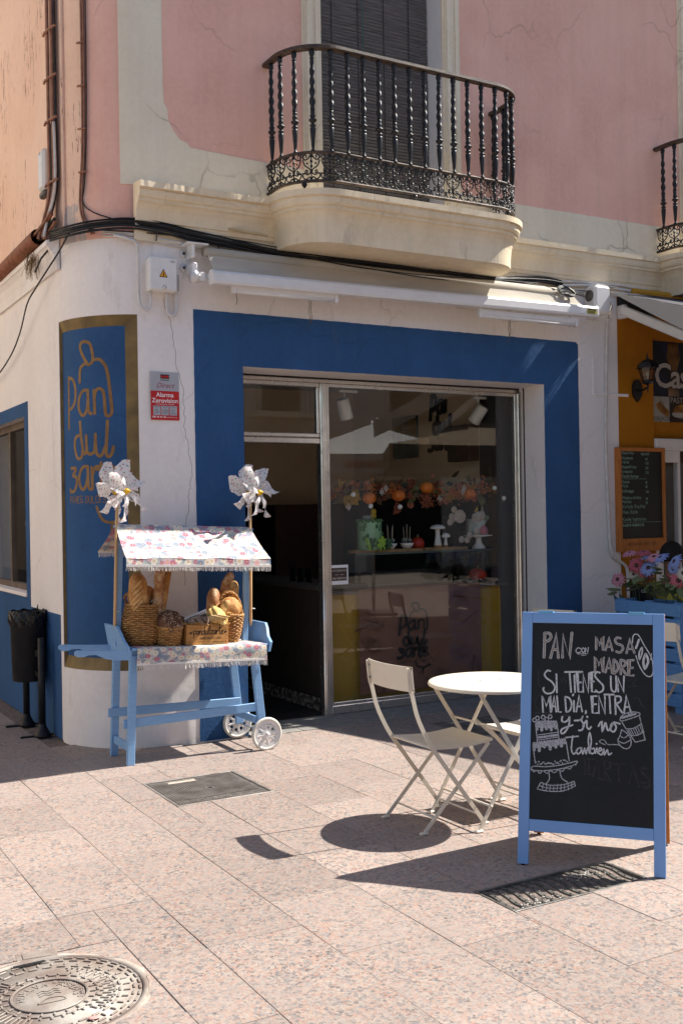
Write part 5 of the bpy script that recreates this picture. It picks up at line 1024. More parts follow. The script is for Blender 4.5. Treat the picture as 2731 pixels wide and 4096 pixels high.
# ---- crate
m_cr = wood('pine crate', (.46, .225, .07, 1), (.33, .14, .035, 1), (3, 20, 26))
crt = thing('wooden_crate', 'small pine crate with pandulzarte lettering in the middle of the cart shelf', 'crate', c2w(.51, .10, .759), (0, TL_, .06))
MB().box(-.155, .155, -.095, -.084, 0, .135, .002).build('front_board', m_cr, crt); MB().box(-.155, .155, .084, .095, 0, .135, .002).build('back_board', m_cr, crt)
MB().box(-.155, -.144, -.0835, .0835, 0, .135, .002).build('end_board', m_cr, crt); MB().box(.144, .155, -.0835, .0835, 0, .135, .002).build('end_board', m_cr, crt); MB().box(-.143, .143, -.083, .083, .0, .008).build('bottom_board', m_cr, crt)
mpC = lambda u, v, d: (u, -.0953 - d, v)
g = MB()
_w = .006
SCR = {'p': [[(0, .034), (.004, -.03)], [(0, .026), (.012, .036), (.02, .022), (.012, .006), (.002, .01)]], 'a': [[(.016, .03), (.006, .034), (.0, .02), (.006, .004), (.014, .014), (.017, .032), (.018, .006), (.024, .006)]], 'n': [[(0, .034), (.002, .004)], [(.002, .02), (.010, .034), (.015, .028), (.015, .004), (.022, .006)]], 'd': [[(.016, .03), (.006, .034), (.0, .018), (.007, .004), (.015, .014)], [(.017, .068), (.017, .01), (.024, .004)]], 'u': [[(0, .034), (.001, .01), (.008, .003), (.015, .012), (.016, .034), (.017, .008), (.024, .005)]], 'l': [[(.004, .02), (.014, .055), (.011, .072), (.004, .055), (.006, .012), (.014, .004)]], 'z': [[(0, .032), (.015, .032), (.002, .006), (.018, .005)]], 'r': [[(0, .034), (.003, .004)], [(.002, .02), (.01, .033), (.016, .03)]], 't': [[(.008, .075), (.008, .012), (.016, .004)], [(-.004, .05), (.026, .058)]], 'e': [[(.002, .016), (.012, .022), (.012, .032), (.004, .03), (.001, .016), (.006, .004), (.018, .008)]]}
u = -.105
for ch in 'pandulzarte':
    for st in SCR[ch]: g.ribbon(spline([(u + x, .066 + y * .78) for x, y in st], 5), .0052, mpC)
    u += {'l': .017, 'r': .017, 't': .019, 'd': .023}.get(ch, .0215)
hand(g, 'PANES, DULCES Y ARTE', -.055, .036, .012, .0019, mpC, narrow=.8); hand(g, 'c/CRISTOBAL COLON N 12', .03, .012, .008, .0013, mpC, narrow=.8)
for x in (-.125, .13):
    g.ribbon([(x, .075), (x + .004, .088)], .006, mpC); g.ribbon([(x, .075), (x + .012, .083)], .005, mpC); g.ribbon([(x, .075), (x - .008, .083)], .005, mpC)
g.build('lettering', m_black, crt)
st = MB(); rs = random.Random(4)
for i in range(260):
    x, y = rs.uniform(-.15, .15), rs.choice([rs.uniform(-.10, -.06), rs.uniform(-.10, .09)]); z = .128 + rs.uniform(0, .018); a = rs.uniform(0, 6.28); l = rs.uniform(.015, .05)
    dn = rs.random() < .3 and y < -.08; st.tube([(x, y, z), (x + l * .5 * math.cos(a), y + l * .4 * math.sin(a), z + .006), (x + l * math.cos(a), (-.098 if dn else y + l * .7 * math.sin(a)), z - (.03 if dn else 0))], .0011, 3, False, False)
struct(st.build('straw', simple('straw', (.62, .36, .10, 1), (.46, .24, .05, 1), 60), crt), 'stuff')
# ---- breads
def loaf(name, lab, L, R, mat, M, ridge=0, nz_=.06, taper=.55, flat=1.0, seed=1, cuts=0, cutmat=None, group='display breads on the cart'):
    mb = MB(); r = random.Random(seed); ph = [r.uniform(0, 6) for _ in range(6)]; N, K = 28, 14
    def f(u, v):
        a = 2 * PI * v; t = 2 * u - 1; rr = R * max(0.02, (1 - abs(t) ** (2 / taper)) ** .5)
        rr *= 1 + nz_ * math.sin(t * 9 + ph[0] + a) + nz_ * .7 * math.sin(3 * a + ph[1] + t * 5)
        if ridge: rr *= 1 + .10 * math.cos(t * ridge + 1.2 * math.cos(a)) * max(0, math.sin(a))
        return (rr * math.cos(a), rr * math.sin(a) * flat, t * L / 2)
    mb.grid(N, K, f); o = mb.build(name, mat); o.matrix_world = M
    tag(o, lab, 'bread', group)
    if cuts:
        cm = MB(); ld = M.to_3x3().inverted() @ Vector((-.32, -.94, .1)); a0 = math.atan2(ld.y, ld.x)
        for k in range(cuts):
            t = -.62 + 1.24 * (k + .5) / cuts; rr = R * (1 - abs(t) ** (2 / taper)) ** .5
            cm.tube([(rr * 1.0 * math.cos(q), rr * 1.0 * math.sin(q) * flat, t * L / 2 + (q - a0) * R * .9) for q in [a0 + (j - 4) * .17 for j in range(9)]], lambda s_: .001 + R * .12 * math.sin(PI * s_), 6)
        cm.build('slash', cutmat or m_br3, o)
    return o
m_br1 = crust('golden crust', (.50, .235, .07, 1), (.34, .14, .035, 1), (.64, .39, .16, 1)); m_br2 = crust('floured baguette crust', (.43, .20, .085, 1), (.29, .115, .045, 1), (.64, .45, .28, 1), 14)
m_br3 = crust('pale crumb', (.58, .36, .14, 1), (.46, .25, .08, 1), (.70, .50, .24, 1)); m_br4 = crust('dark seeded crust', (.13, .055, .03, 1), (.07, .03, .016, 1), (.20, .10, .055, 1), 18); m_br5 = crust('yellow crust', (.62, .43, .15, 1), (.50, .30, .08, 1), (.74, .56, .24, 1), 16)
def LM(x, y, z, rx, ry, rz=0): return CM @ at(x, y, z, rx, ry, rz)
loaf('baguette', 'long floured baguette leaning out of the tall wicker basket', .52, .041, m_br2, LM(.215, .15, 1.085, .05, .21, 1.2), 16, .05, .28, .85, 3, 5, m_br3)
loaf('baguette', 'second baguette half hidden behind the floured one', .50, .033, m_br1, LM(.270, .20, 1.085, -.05, .22, .4), 12, .05, .3, .9, 9, 5, m_br3)
loaf('plaited_loaf', 'golden scored loaf standing in the tall wicker basket', .32, .066, m_br1, LM(.068, .12, 1.075, .06, -.13, .2), 0, .04, .5, .75, 5, 6, m_br3)
loaf('dark_roll', 'browned roll behind the golden scored loaf', .17, .052, m_br1, LM(.14, .21, 1.065, 0, .5, 0), 0, .06, .6, .9, 8)
sl_ = loaf('seeded_loaf', 'large dark loaf covered in sesame seeds in the small basket', .17, .098, m_br4, LM(.262, .062, .892, .2, PI / 2, .3), 0, .03, .75, 1.0, 2)
sd = MB(); r_ = random.Random(2)
for i in range(240):
    a, t = r_.uniform(0, 6.28), r_.uniform(-.8, .8); rr = .1 * (1 - abs(t) ** 2.67) ** .5; sd.sphere((rr * math.cos(a), rr * math.sin(a), t * .085), .0028, 4, 3)
struct(sd.build('sesame_seed', simple('sesame', (.66, .55, .38, 1)), sl_), 'stuff')
loaf('round_loaf', 'small dark round loaf behind the crate placard', .10, .062, m_br4, LM(.405, .20, .875, 0, 1.2, 0), 0, .05, .8, 1, 11)
loaf('pointed_loaf', 'upright pointed loaf standing at the back of the crate', .29, .058, m_br2, LM(.635, .20, .985, 0, .06, 1.3), 0, .03, .62, .85, 13, 1, m_br3)
loaf('yellow_loaf', 'round pale yellow cracked loaf lying in the crate straw', .12, .082, m_br5, LM(.612, .075, .930, .5, .8, .2), 0, .05, .85, .95, 14, 5, m_br3)
loaf('rye_loaf', 'dusty grey crossed rye loaf lying low in the crate', .17, .05, crust('floured rye', (.22, .15, .11, 1), (.11, .065, .045, 1), (.42, .34, .29, 1), 12), LM(.47, .05, .902, 0, PI / 2, 0), 0, .05, .75, .9, 15, 2, m_br4)
loaf('baguette', 'darker baguette leaning right out of the arched basket', .40, .040, m_br2, LM(.715, .23, 1.06, 0, .50, .5), 14, .05, .34, .9, 21, 4, m_br3)
loaf('baguette', 'short pale scored loaf in the right basket beside the arch', .30, .044, m_br3, LM(.775, .20, 1.04, 0, .44, 1.0), 10, .05, .4, .9, 22, 4, m_br1)
loaf('round_loaf', 'round golden loaf filling the arched right basket', .11, .075, m_br1, LM(.735, .13, .995, 1.1, .2, 0), 0, .04, .85, 1, 23, 2, m_br3)
loaf('bread_knot', 'pale bulb ended roll poking out beside the arched basket', .15, .026, m_br3, LM(.665, .10, .985, .2, .62, .3), 0, .05, .5, 1, 24)
# placard
pl = thing('bread_placard', 'tilted brown placard reading este pan es de muestra in the crate', 'placard', c2w(.468, .09, .905), (.28, TL_ - .36, .05))
MB().box(-.085, .085, -.003, .003, -.05, .062, .002).build('card', m_wpr, pl)
MB().box(-.076, .076, -.0042, -.0032, -.042, .036).build('print_field', simple('brown print', (.10, .065, .055, 1)), pl)
g = MB(); lay(g, 'ESTE PAN', .026, 0, .010, -.0046); lay(g, 'ES DE MUESTRA', .0195, 0, -.012, -.0046); lay(g, 'REAL', .018, .03, -.034, -.0046); g.build('lettering', m_wpr, pl)
g = MB()
for i in range(9): g.tube([(-.075 + i * .019 + .006 * math.cos(a), -.0032, .048 + .006 * math.sin(a)) for a in (0, 1.5, 3, 4.5)], .0016, 4)
g.build('border_doodle', m_black, pl)
# ---------------------------------------------------------------- chalkboard sign
sgn = thing('chalkboard_sign', 'blue framed standing chalkboard with a chalk message about a bad day', 'chalkboard', (.219, -3.273, 0))
E_ = Vector((.388, -.45, 0)).normalized(); U_ = (Vector((.404, -3.113, 1.12)) - Vector((.219, -3.273, 0))).normalized(); N_ = E_.cross(U_).normalized()
if N_.dot(Vector((-2.84, -7.04, 1.6)) - Vector((.219, -3.273, 0))) < 0: N_ = -N_
def SG(u, v, d): return tuple(E_ * u + U_ * v + N_ * d)
SGM = Matrix(((E_.x, U_.x, N_.x, 0), (E_.y, U_.y, N_.y, 0), (E_.z, U_.z, N_.z, 0), (0, 0, 0, 1)))
m_lb2 = simple('sign blue paint', (.195, .375, .70, 1), (.175, .34, .65, 1), 5, .42, 0, .08, 30, .4)
m_orw = wood('orange pine', (.46, .16, .035, 1), (.36, .11, .02, 1), (20, 20, 3))
def sp_(name, mb, mat, par=None): return mb.build(name, mat, par or sgn)
sp_('stile', MB().box(-.020, .029, .008, 1.147, -.018, .0, .002, 0, SGM), m_lb2); sp_('stile', MB().box(.572, .622, .004, 1.147, -.018, .0, .002, 0, SGM), m_lb2)
sp_('top_rail', MB().box(.0295, .5715, 1.096, 1.147, -.018, .0, .002, 0, SGM), m_lb2); sp_('bottom_rail', MB().box(.0295, .5715, .153, .205, -.018, .0, .002, 0, SGM), m_lb2)
m_chk = NT('chalkboard'); _c = m_chk.coord('obj'); _n = m_chk.noise(_c, 3.2, 6, .7, 1.0); _n2 = m_chk.noise(m_chk.coord('obj', (1, 1, 6)), 9, 5, .7)
_col = m_chk.ramp(_n, [(.42, (.0065, .0065, .0075, 1)), (.66, (.012, .012, .0135, 1)), (.82, (.030, .030, .033, 1))]); _col = m_chk.mix(m_chk.ramp(_n2, [(.62, (0, 0, 0, 1)), (.85, (.5, .5, .5, 1))]), _col, (.035, .035, .038, 1))
m_chk = m_chk.pr(_col, .5, 0, None, .3)
bd = sp_('writing_board', MB().box(.0285, .573, .2045, 1.0965, -.012, -.005, 0, 0, SGM), m_chk)
m_ch = [simple('white chalk', (.62, .63, .66, 1), (.20, .20, .22, 1), 190, .9, contrast=(.30, .52)), simple('sand chalk', (.32, .27, .215, 1), (.10, .085, .07, 1), 170, .9, contrast=(.30, .55)), simple('faint chalk ghost', (.040, .040, .043, 1), (.022, .022, .024, 1), 60, .9), simple('grey chalk shade', (.46, .47, .51, 1), (.14, .14, .16, 1), 150, .9, contrast=(.30, .55))]
g = MB(); mpb = lambda u, v, d: SG(u, v, d - .0048)
strokes(g, CHALK['gh'], mpb, 2, 1.0, .0001)
strokes(g, CHALK['big'], mpb, 0, 1.0, .0003); strokes(g, CHALK['big'], mpb, 1, .58, .0006)
strokes(g, CHALK['dr'], mpb, 3, 1.0, .0004); strokes(g, CHALK['th'], mpb, 0, 1.0, .0008); strokes(g, CHALK['med'], mpb, 0, 1.0, .0010)
g.build('chalk_writing', m_ch, bd)
# rear panel
E2 = E_; R0 = Vector((.986, -3.409, 0)) - Vector((.219, -3.273, 0)) - E_ * .608; AP = Vector((.404, -3.113, 1.12)) - Vector((.219, -3.273, 0)) + Vector((.022, .018, -.006))
U2 = (AP - R0).normalized(); N2 = E_.cross(U2).normalized()
if N2.dot(N_) < 0: N2 = -N2
RM = Matrix(((E2.x, U2.x, N2.x, R0.x), (E2.y, U2.y, N2.y, R0.y), (E2.z, U2.z, N2.z, R0.z), (0, 0, 0, 1)))
H2 = (AP - R0).length
for (a, b) in ((-.02, .029), (.572, .622)):
    o = sp_('rear_stile', MB().box(a, b, .01, H2, -.008, .010, .002, 0, RM), m_orw); sp_('painted_face', MB().box(a + .001, b - .001, .012, H2 - .001, -.011, -.0085, 0, 0, RM), m_lb2, o)
sp_('rear_board', MB().box(.029, .572, .20, H2 - .05, -.006, .004, 0, 0, RM), m_black); sp_('rear_rail', MB().box(.0295, .5715, .148, .199, -.008, .010, .002, 0, RM), m_lb2); sp_('rear_rail', MB().box(.0295, .5715, H2 - .049, H2, -.008, .010, .002, 0, RM), m_lb2)
g = MB()
for u in (.09, .5): g.box(u - .035, u + .035, 1.139, 1.153, -.035, .004, .001, 0, SGM)
sp_('hinge', g, simple('hinge blue', (.16, .42, .68, 1)))
sp_('foot', MB().tube([SG(.004, .008, -.009), (SG(.004, -.0, -.009)[0], SG(.004, 0, -.009)[1], .0)], .009, 8).tube([tuple(R0 + E2 * .004 + Vector((0, 0, .012))), tuple(R0 + E2 * .004)], .009, 8).tube([tuple(R0 + E2 * .6 + Vector((0, 0, .012))), tuple(R0 + E2 * .6)], .009, 8), m_black)
# ---------------------------------------------------------------- bistro table and chairs
m_bis = simple('beige powder coat', (.72, .66, .55, 1), (.69, .625, .515, 1), 9, .42, .0, .05, 120, .45)
def flat(mb, p0, p1, w_=.022, t_=.006, up=(0, 1, 0)): mb.beam(p0, p1, t_, w_, .0015, 0, up)
tb = thing('bistro_table', 'round cream folding bistro table beside the chalkboard', 'table', (.585, -2.59, 0))
R = .325
MB().lathe([(.001, .700), (R - .012, .700), (R - .004, .692), (R, .695), (R + .001, .702), (R - .004, .710), (R - .02, .713), (.001, .713)], 64).build('table_top', m_bis, tb)
g = MB()
for k in range(30):
    a = 2 * PI * k / 30; g.tube([(.06 * math.cos(a), .045 * math.sin(a), .7132), (.06 * math.cos(a), .045 * math.sin(a), .7138)], .0035, 6)
g.build('perforation', simple('perforation shadow', (.25, .22, .18, 1)), tb)
for y in (-.20, .215):
    g = MB(); flat(g, (-.22, y, .695), (.235, y, .006), .022, .006, (0, 0, 1)); g.build('leg', m_bis, tb)
    g = MB(); flat(g, (.20, y + .012, .695), (-.225, y + .012, .006), .022, .006, (0, 0, 1)); g.build('leg', m_bis, tb)
    MB().box(-.25, -.205, y, y + .024, 0, .014, .005).box(.21, .255, y - .012, y + .012, 0, .014, .005).build('foot', m_bis, tb)
for z, xx in ((.12, -.152), (.12, .158), (.50, -.085)):
    MB().tube([(xx, -.195, z), (xx, .22, z)], .006, 8).build('cross_bar', m_bis, tb)
g = MB(); flat(g, (.02, .0, .42), (-.10, .0, .52), .016, .005, (0, 0, 1)); g.tube([(-.085, -.012, .5), (-.085, .012, .5)], .013, 8); g.build('locking_stay', m_bis, tb)
def make_chair(lab):
    t = thing('folding_chair', lab, 'chair', (0, 0, 0), group='beige folding bistro chairs')
    # faces +x; y is its width
    Wd = .19
    g = MB()
    def seat(u, v):
        x = .065 + u * .375; y = (v * 2 - 1) * (.185 - .01 * u); return (x, y, .432 + .006 * math.cos((v - .5) * PI) * 0 - .012 * math.sin(PI * u) - .004)
    g.grid(12, 12, seat); g.grid(12, 12, lambda u, v: (seat(u, v)[0], seat(u, v)[1], seat(u, v)[2] - .006))
    for e in (0, 1):
        g.grid(12, 1, lambda u, v: (seat(u, e)[0], seat(u, e)[1], seat(u, e)[2] - .012 * v)); g.grid(12, 1, lambda u, v: (seat(e, u)[0], seat(e, u)[1], seat(e, u)[2] - .014 * v))
    so = g.build('seat', m_bis, t)
    g = MB()
    for k in range(26):
        a = 2 * PI * k / 26; q = (.25 + .085 * math.cos(a), .085 * math.sin(a)); zz = .428 - .012 * math.sin(PI * (q[0] - .065) / .375) + .0012
        g.tube([(q[0], q[1], zz - .001), (q[0], q[1], zz)], .004, 6)
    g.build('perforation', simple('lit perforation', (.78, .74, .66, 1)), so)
    g = MB()
    def back(u, v):
        y = (u * 2 - 1) * .205; z = .715 + v * .125; x = -.085 - .030 * (1 - (2 * u - 1) ** 2) + .012 * (1 - v) + .018
        rc_ = .02; return (x, y, z)
    for dx in (0, -.004): g.grid(16, 6, lambda u, v: tuple(a + b for a, b in zip(back(u, v), (dx, 0, (-.018 if v in (0, 1) and u in (0, 1) else 0) * (1 if v == 1 else -1)))))
    for e in (0, 1): g.grid(16, 1, lambda u, v: (back(u, e)[0] - .004 * v, back(u, e)[1], back(u, e)[2])); g.grid(6, 1, lambda u, v: (back(e, u)[0] - .004 * v, back(e, u)[1], back(e, u)[2]))
    bo = g.build('backrest', m_bis, t)
    g = MB()
    for y in (-.185, .185):
        for z in (.745, .81): g.tube([(-.078, y, z), (-.070, y, z)], .005, 8)
    g.build('rivet', m_cast, bo)
    for y in (-Wd, Wd):
        pth = [(-.082, y, .835), (-.072, y, .74), (-.058, y, .69), (-.035, y, .60), (.0, y, .52), (.052, y, .43), (.13, y, .325), (.22, y, .205), (.30, y, .10), (.368, y, .008)]
        g = MB(); P = spline(pth, 4)
        for a, b in zip(P, P[1:]): pass
        # flat bar swept
        vs = []; n_ = len(P)
        for i in range(n_):
            tn = (P[min(i + 1, n_ - 1)] - P[max(i - 1, 0)]).normalized(); nn = Vector((tn.z, 0, -tn.x)); tw = min(1, max(0, (i - 4) / 6)); h_ = .0105
            for sx_, sy_ in ((-1, -1), (1, -1), (1, 1), (-1, 1)): vs.append(P[i] + nn * h_ * sx_ + Vector((0, .003 * sy_, 0)))
        g.add(vs, [(4 * i + j, 4 * i + (j + 1) % 4, 4 * i + 4 + (j + 1) % 4, 4 * i + 4 + j) for i in range(n_ - 1) for j in range(4)] + [(0, 1, 2, 3), (4 * n_ - 4, 4 * n_ - 3, 4 * n_ - 2, 4 * n_ - 1)])
        g.build('back_leg', m_bis, t)
        yy = y * .93; g = MB(); flat(g, (.415, yy, .412), (.008, yy, .008), .021, .006, (0, 0, 1)); g.tube([(.2, yy - .008, .196), (.2, yy + .012, .196)], .008, 8); g.build('front_leg', m_bis, t)
        MB().box(.345, .392, y - .011, y + .011, 0, .013, .004).box(-.018, .026, yy - .011, yy + .011, 0, .013, .004).build('foot', m_bis, t)
    for x, z, w_ in ((.335, .055, Wd), (.075, .072, Wd * .93), (.41, .405, Wd * .93), (.06, .42, Wd)): MB().tube([(x, -w_, z), (x, w_, z)], .0055, 8).build('cross_bar', m_bis, t)
    return t
ch = make_chair('beige folding chair left of the round table with its back to the cart')
ch.location = (.10, -2.485, 0)
dup(ch, (1.17, -2.50, 0), (0, 0, PI + .03), 'beige folding chair on the far side of the round table mostly behind the chalkboard')
dup(ch, (2.66, -.76, 0), (0, 0, .25), 'beige folding chair in the shade behind the chalkboard with only its back top showing')
dup(ch, (2.60, -1.86, 0), (0, 0, .06), 'beige folding chair in front of the blue planter at the right edge')
# ---------------------------------------------------------------- covers in the paving
def diamond_cover(name, lab, x0, x1, y0, y1, wr):
    t = thing(name, lab, 'manhole cover', ((x0 + x1) / 2, (y0 + y1) / 2, 0), group='square inspection covers')
    a, b = (x1 - x0) / 2, (y1 - y0) / 2
    f = MB(); f.box(-a + .002, a - .002, -b + .002, -b + .018, -.05, .002, .002); f.box(-a + .002, a - .002, b - .018, b - .002, -.05, .002, .002); f.box(-a + .002, -a + .018, -b + .018, b - .018, -.05, .002, .002); f.box(a - .018, a - .002, -b + .018, b - .018, -.05, .002, .002); f.build('cover_frame', m_cast, t)
    p = MB(); p.box(-a + .022, a - .022, -b + .022, b - .022, -.05, -.003); pl_ = p.build('cover_plate', m_castd, t)
    g = MB(); s_ = .0165; nx, ny = int((2 * a - .06) / s_), int((2 * b - .06) / s_)
    for i in range(nx):
        for j in range(ny):
            x, y = -a + .034 + i * s_, -b + .034 + j * s_
            if abs(x + a * .25) < .1 and abs(y - b * .72) < .03: continue
            if -b * .86 < y < -b * .62 and abs(x - .02) < a * .8: continue
            if (x - .02) ** 2 + y * y < .0012: continue
            g.box(x - .0058, x + .0058, y - .0042, y + .0042, -.003, .001)
    struct(g.build('raised_stud', m_cast, t), 'stuff')
    g = MB(); g.box(-a * .25 - .085, -a * .25 + .085, b * .72 - .018, b * .72 + .018, -.003, -.001); g.box(-a * .25 - .093, -a * .25 + .093, b * .72 - .026, b * .72 - .021, -.003, .001); g.box(-a * .25 - .093, -a * .25 + .093, b * .72 + .021, b * .72 + .026, -.003, .001); g.build('name_plate', m_mort, t)
    g = MB(); hand(g, 'AYUNTAMIENTO', -a * .72, -b * .83, .042, .006, lambda u, v, d: (u, v, -.0015 + d), narrow=.62); g.build('cast_lettering', m_cast, t)
    g = MB(); g.box(.01, .03, -.012, .012, -.003, -.0015); g.build('lift_slot', m_black, t)
    return t
diamond_cover('inspection_cover', 'square studded iron inspection cover in the sunlit paving before the cart', -.742, -.145, -1.502, -.907, 1)
diamond_cover('inspection_cover', 'studded inspection cover in the shade under the shop window', 1.70, 2.30, -.98, -.38, 1)
# drain grate with wavy bars
dg_ = thing('drain_grate', 'rectangular iron drain grate with wavy bars at the foot of the chalkboard', 'drain', (.206, -3.555, 0))
m_grt = simple('grate iron', (.15, .14, .125, 1), (.06, .056, .05, 1), 12, .5, .2, .3, 60, .5, 'pos')
ax, ay = .364, .135
f = MB(); f.box(-ax, ax, -ay, -ay + .012, -.09, .001, .002); f.box(-ax, ax, ay - .012, ay, -.09, .001, .002); f.box(-ax, -ax + .012, -ay + .012, ay - .012, -.09, .001, .002); f.box(ax - .012, ax, -ay + .012, ay - .012, -.09, .001, .002); f.build('grate_frame', m_grt, dg_)
MB().box(-ax + .012, ax - .012, -ay + .012, ay - .012, -.30, -.26).box(-ax, ax, ay, ay + .02, -.3, -.03).box(-ax, ax, -ay - .02, -ay, -.3, -.03).build('pit', m_black, dg_)
NB_ = 14
for i in range(NB_):
    x = -ax + .036 + i * (2 * ax - .072) / (NB_ - 1); g = MB(); n_ = 16; vs = []
    for q in range(n_ + 1):
        y = -ay + .013 + (2 * ay - .026) * q / n_; dx = .011 * math.sin((q / n_ - .5) * 2 * PI); h_ = .0105
        vs += [(x + dx - h_, y, -.028), (x + dx - h_ * .82, y, -.006), (x + dx + h_ * .82, y, -.006), (x + dx + h_, y, -.028)]
    g.add(vs, [(4 * q + j, 4 * q + (j + 1) % 4, 4 * q + 4 + (j + 1) % 4, 4 * q + 4 + j) for q in range(n_) for j in range(4)] + [(0, 1, 2, 3), (4 * n_, 4 * n_ + 1, 4 * n_ + 2, 4 * n_ + 3)])
    for q in (.12, .3, .5, .7, .88): 
        y = -ay + .013 + (2 * ay - .026) * q; g.tube([(x + .011 * math.sin((q - .5) * 2 * PI), y, -.008), (x + .011 * math.sin((q - .5) * 2 * PI), y, -.001)], .0035, 6)
    g.build('wavy_bar', m_grt, dg_)
MB().box(-ax + .013, ax - .013, -.045, -.034, -.045, -.014).box(-ax + .013, ax - .013, .036, .047, -.045, -.014).build('cross_rib', m_grt, dg_)
g = MB(); rg = random.Random(3)
for cx_ in (-.20, .17):
    for i in range(40): g.sphere((cx_ + rg.gauss(0, .055), -.085 + rg.gauss(0, .022) if cx_ < 0 else .045 + rg.gauss(0, .02), -.005), rg.uniform(.003, .007), 5, 3, 0, (1.3, 1, .5))
struct(g.build('grit', simple('pale grit', (.46, .43, .38, 1), (.3, .28, .25, 1), 60, .9), dg_), 'stuff')
# round manhole
mh = thing('round_manhole', 'large round cast iron manhole cover with relief letters in the lower left', 'manhole cover', (-1.94, -3.45, 0))
m_mh = simple('manhole iron', (.33, .30, .265, 1), (.20, .155, .13, 1), 6, .55, .1, .3, 70, .5, 'pos', None, (.4, .62))
RR = .322
g = MB(); n_ = 64; vs = []
for i in range(n_):
    a = 2 * PI * i / n_; c, s_ = math.cos(a), math.sin(a); sq = .349 / max(abs(c), abs(s_)); ro_ = RR + .014 + .005 * math.sin(a * 7) + .004 * math.sin(a * 17); vs += [(c * (RR + .006), s_ * (RR + .006), -.001), (c * ro_, s_ * ro_, .001), (c * sq, s_ * sq, -.004)]
g.add(vs, [(3 * i, 3 * i + 1, 3 * ((i + 1) % n_) + 1, 3 * ((i + 1) % n_)) for i in range(n_)]); g.build('mortar_collar', m_mort, mh)
g2 = MB(); g2.add(vs, [(3 * i + 1, 3 * i + 2, 3 * ((i + 1) % n_) + 2, 3 * ((i + 1) % n_) + 1) for i in range(n_)]); g2.build('patch_stone', m_gran, mh)
MB().lathe([(RR - .014, -.05), (RR - .014, .0015), (RR + .002, .003), (RR + .006, -.002), (RR + .006, -.05)], 64).build('rim_ring', m_mh, mh)
disc = MB().lathe([(.001, -.05), (RR - .018, -.05), (RR - .018, -.002), (.001, -.002)], 64).build('cover_disc', m_mh, mh)
rel = MB(); Z0, Z1 = -.002, .0032
def pad(r, a, lr, lt):
    c, s_ = math.cos(a), math.sin(a); M = Matrix(((c, -s_, 0, r * c), (s_, c, 0, r * s_), (0, 0, 1, 0), (0, 0, 0, 1))); rel.box(-lr / 2, lr / 2, -lt / 2, lt / 2, Z0, Z1, .0012, 0, M)
for r_, n_, lr, lt, ph in ((.298, 40, .008, .032, 0), (.278, 34, .007, .030, .09), (.255, 34, .022, .006, 0), (.232, 30, .008, .030, .1), (.158, 26, .008, .026, .05), (.142, 22, .018, .006, 0), (.170, 30, .014, .006, .1)):
    for k in range(n_): pad(r_, 2 * PI * k / n_ + ph, lr, lt)
for k in range(22):
    a = -1.0 + 2.0 * k / 21; pad(.190 + .018 * (k % 2), a, .030, .006); pad(.214, a + .04, .008, .008)
for k in range(22):
    a = PI - 1.0 + 2.0 * k / 21; pad(.195, a, .045, .006)
for r_ in (.122, .126): rel.tube([(r_ * math.cos(a * PI / 24), r_ * math.sin(a * PI / 24), Z1 - .001) for a in range(48)], .0028, 5, True)
struct(rel.build('relief_pad', m_mh, mh), 'stuff')
g = MB(); n_ = len('AGUAS DE HUELVA ')
for i, chh in enumerate('HUELVA AGUAS '):
    a = PI * .95 - i * .30; c, s_ = math.cos(a - PI / 2), math.sin(a - PI / 2)
    hand(g, chh, -.010, -.012, .026, .0045, (lambda M: (lambda u, v, d: tuple(M @ Vector((u, v + .092, .0006 + d)))))(Matrix.Rotation(a - PI / 2, 4, 'Z')))
for i, chh in enumerate('SANEAMIENTO'):
    a = -.05 - i * .17; hand(g, chh, -.006, -.008, .016, .003, (lambda M: (lambda u, v, d: tuple(M @ Vector((u, v + .105, .0006 + d)))))(Matrix.Rotation(a - PI / 2 + 1.2, 4, 'Z')))
for dy in (0, .016, .032): g.ribbon(spline([(-.03 + x * .018, .012 + dy + (.006 if x % 2 else -.004)) for x in range(5)], 4), .006, lambda u, v, d: (u, v, .0006 + d))
g.ribbon(spline([(-.05, -.045), (-.01, -.015), (.03, -.02), (.045, -.045), (.02, -.05), (-.05, -.045)], 4), .005, lambda u, v, d: (u, v, .0006 + d)); g.build('cast_lettering', m_mh, mh)
MB().box(-.075, .075, RR + .0, RR + .075, -.05, .001, .004, 0, Matrix.Rotation(-.12, 4, 'Z')).box(-.05, .05, RR + .01, RR + .06, .001, .004, .002, 0, Matrix.Rotation(-.12, 4, 'Z')).build('hinge_block', m_mh, mh)
g = MB(); g.box(-.055, .055, .272, .292, .0033, .0038); g.build('lift_slot', m_black, mh)
o = MB().sphere((0, 0, 0), .014, 8, 5, 0, (1.6, 1, .15)).build('gum', simple('pink gum', (.62, .30, .27, 1)), None, (-1.86, -3.69, .004)); tag(o, 'flattened pink blob of gum on the round manhole', 'gum')
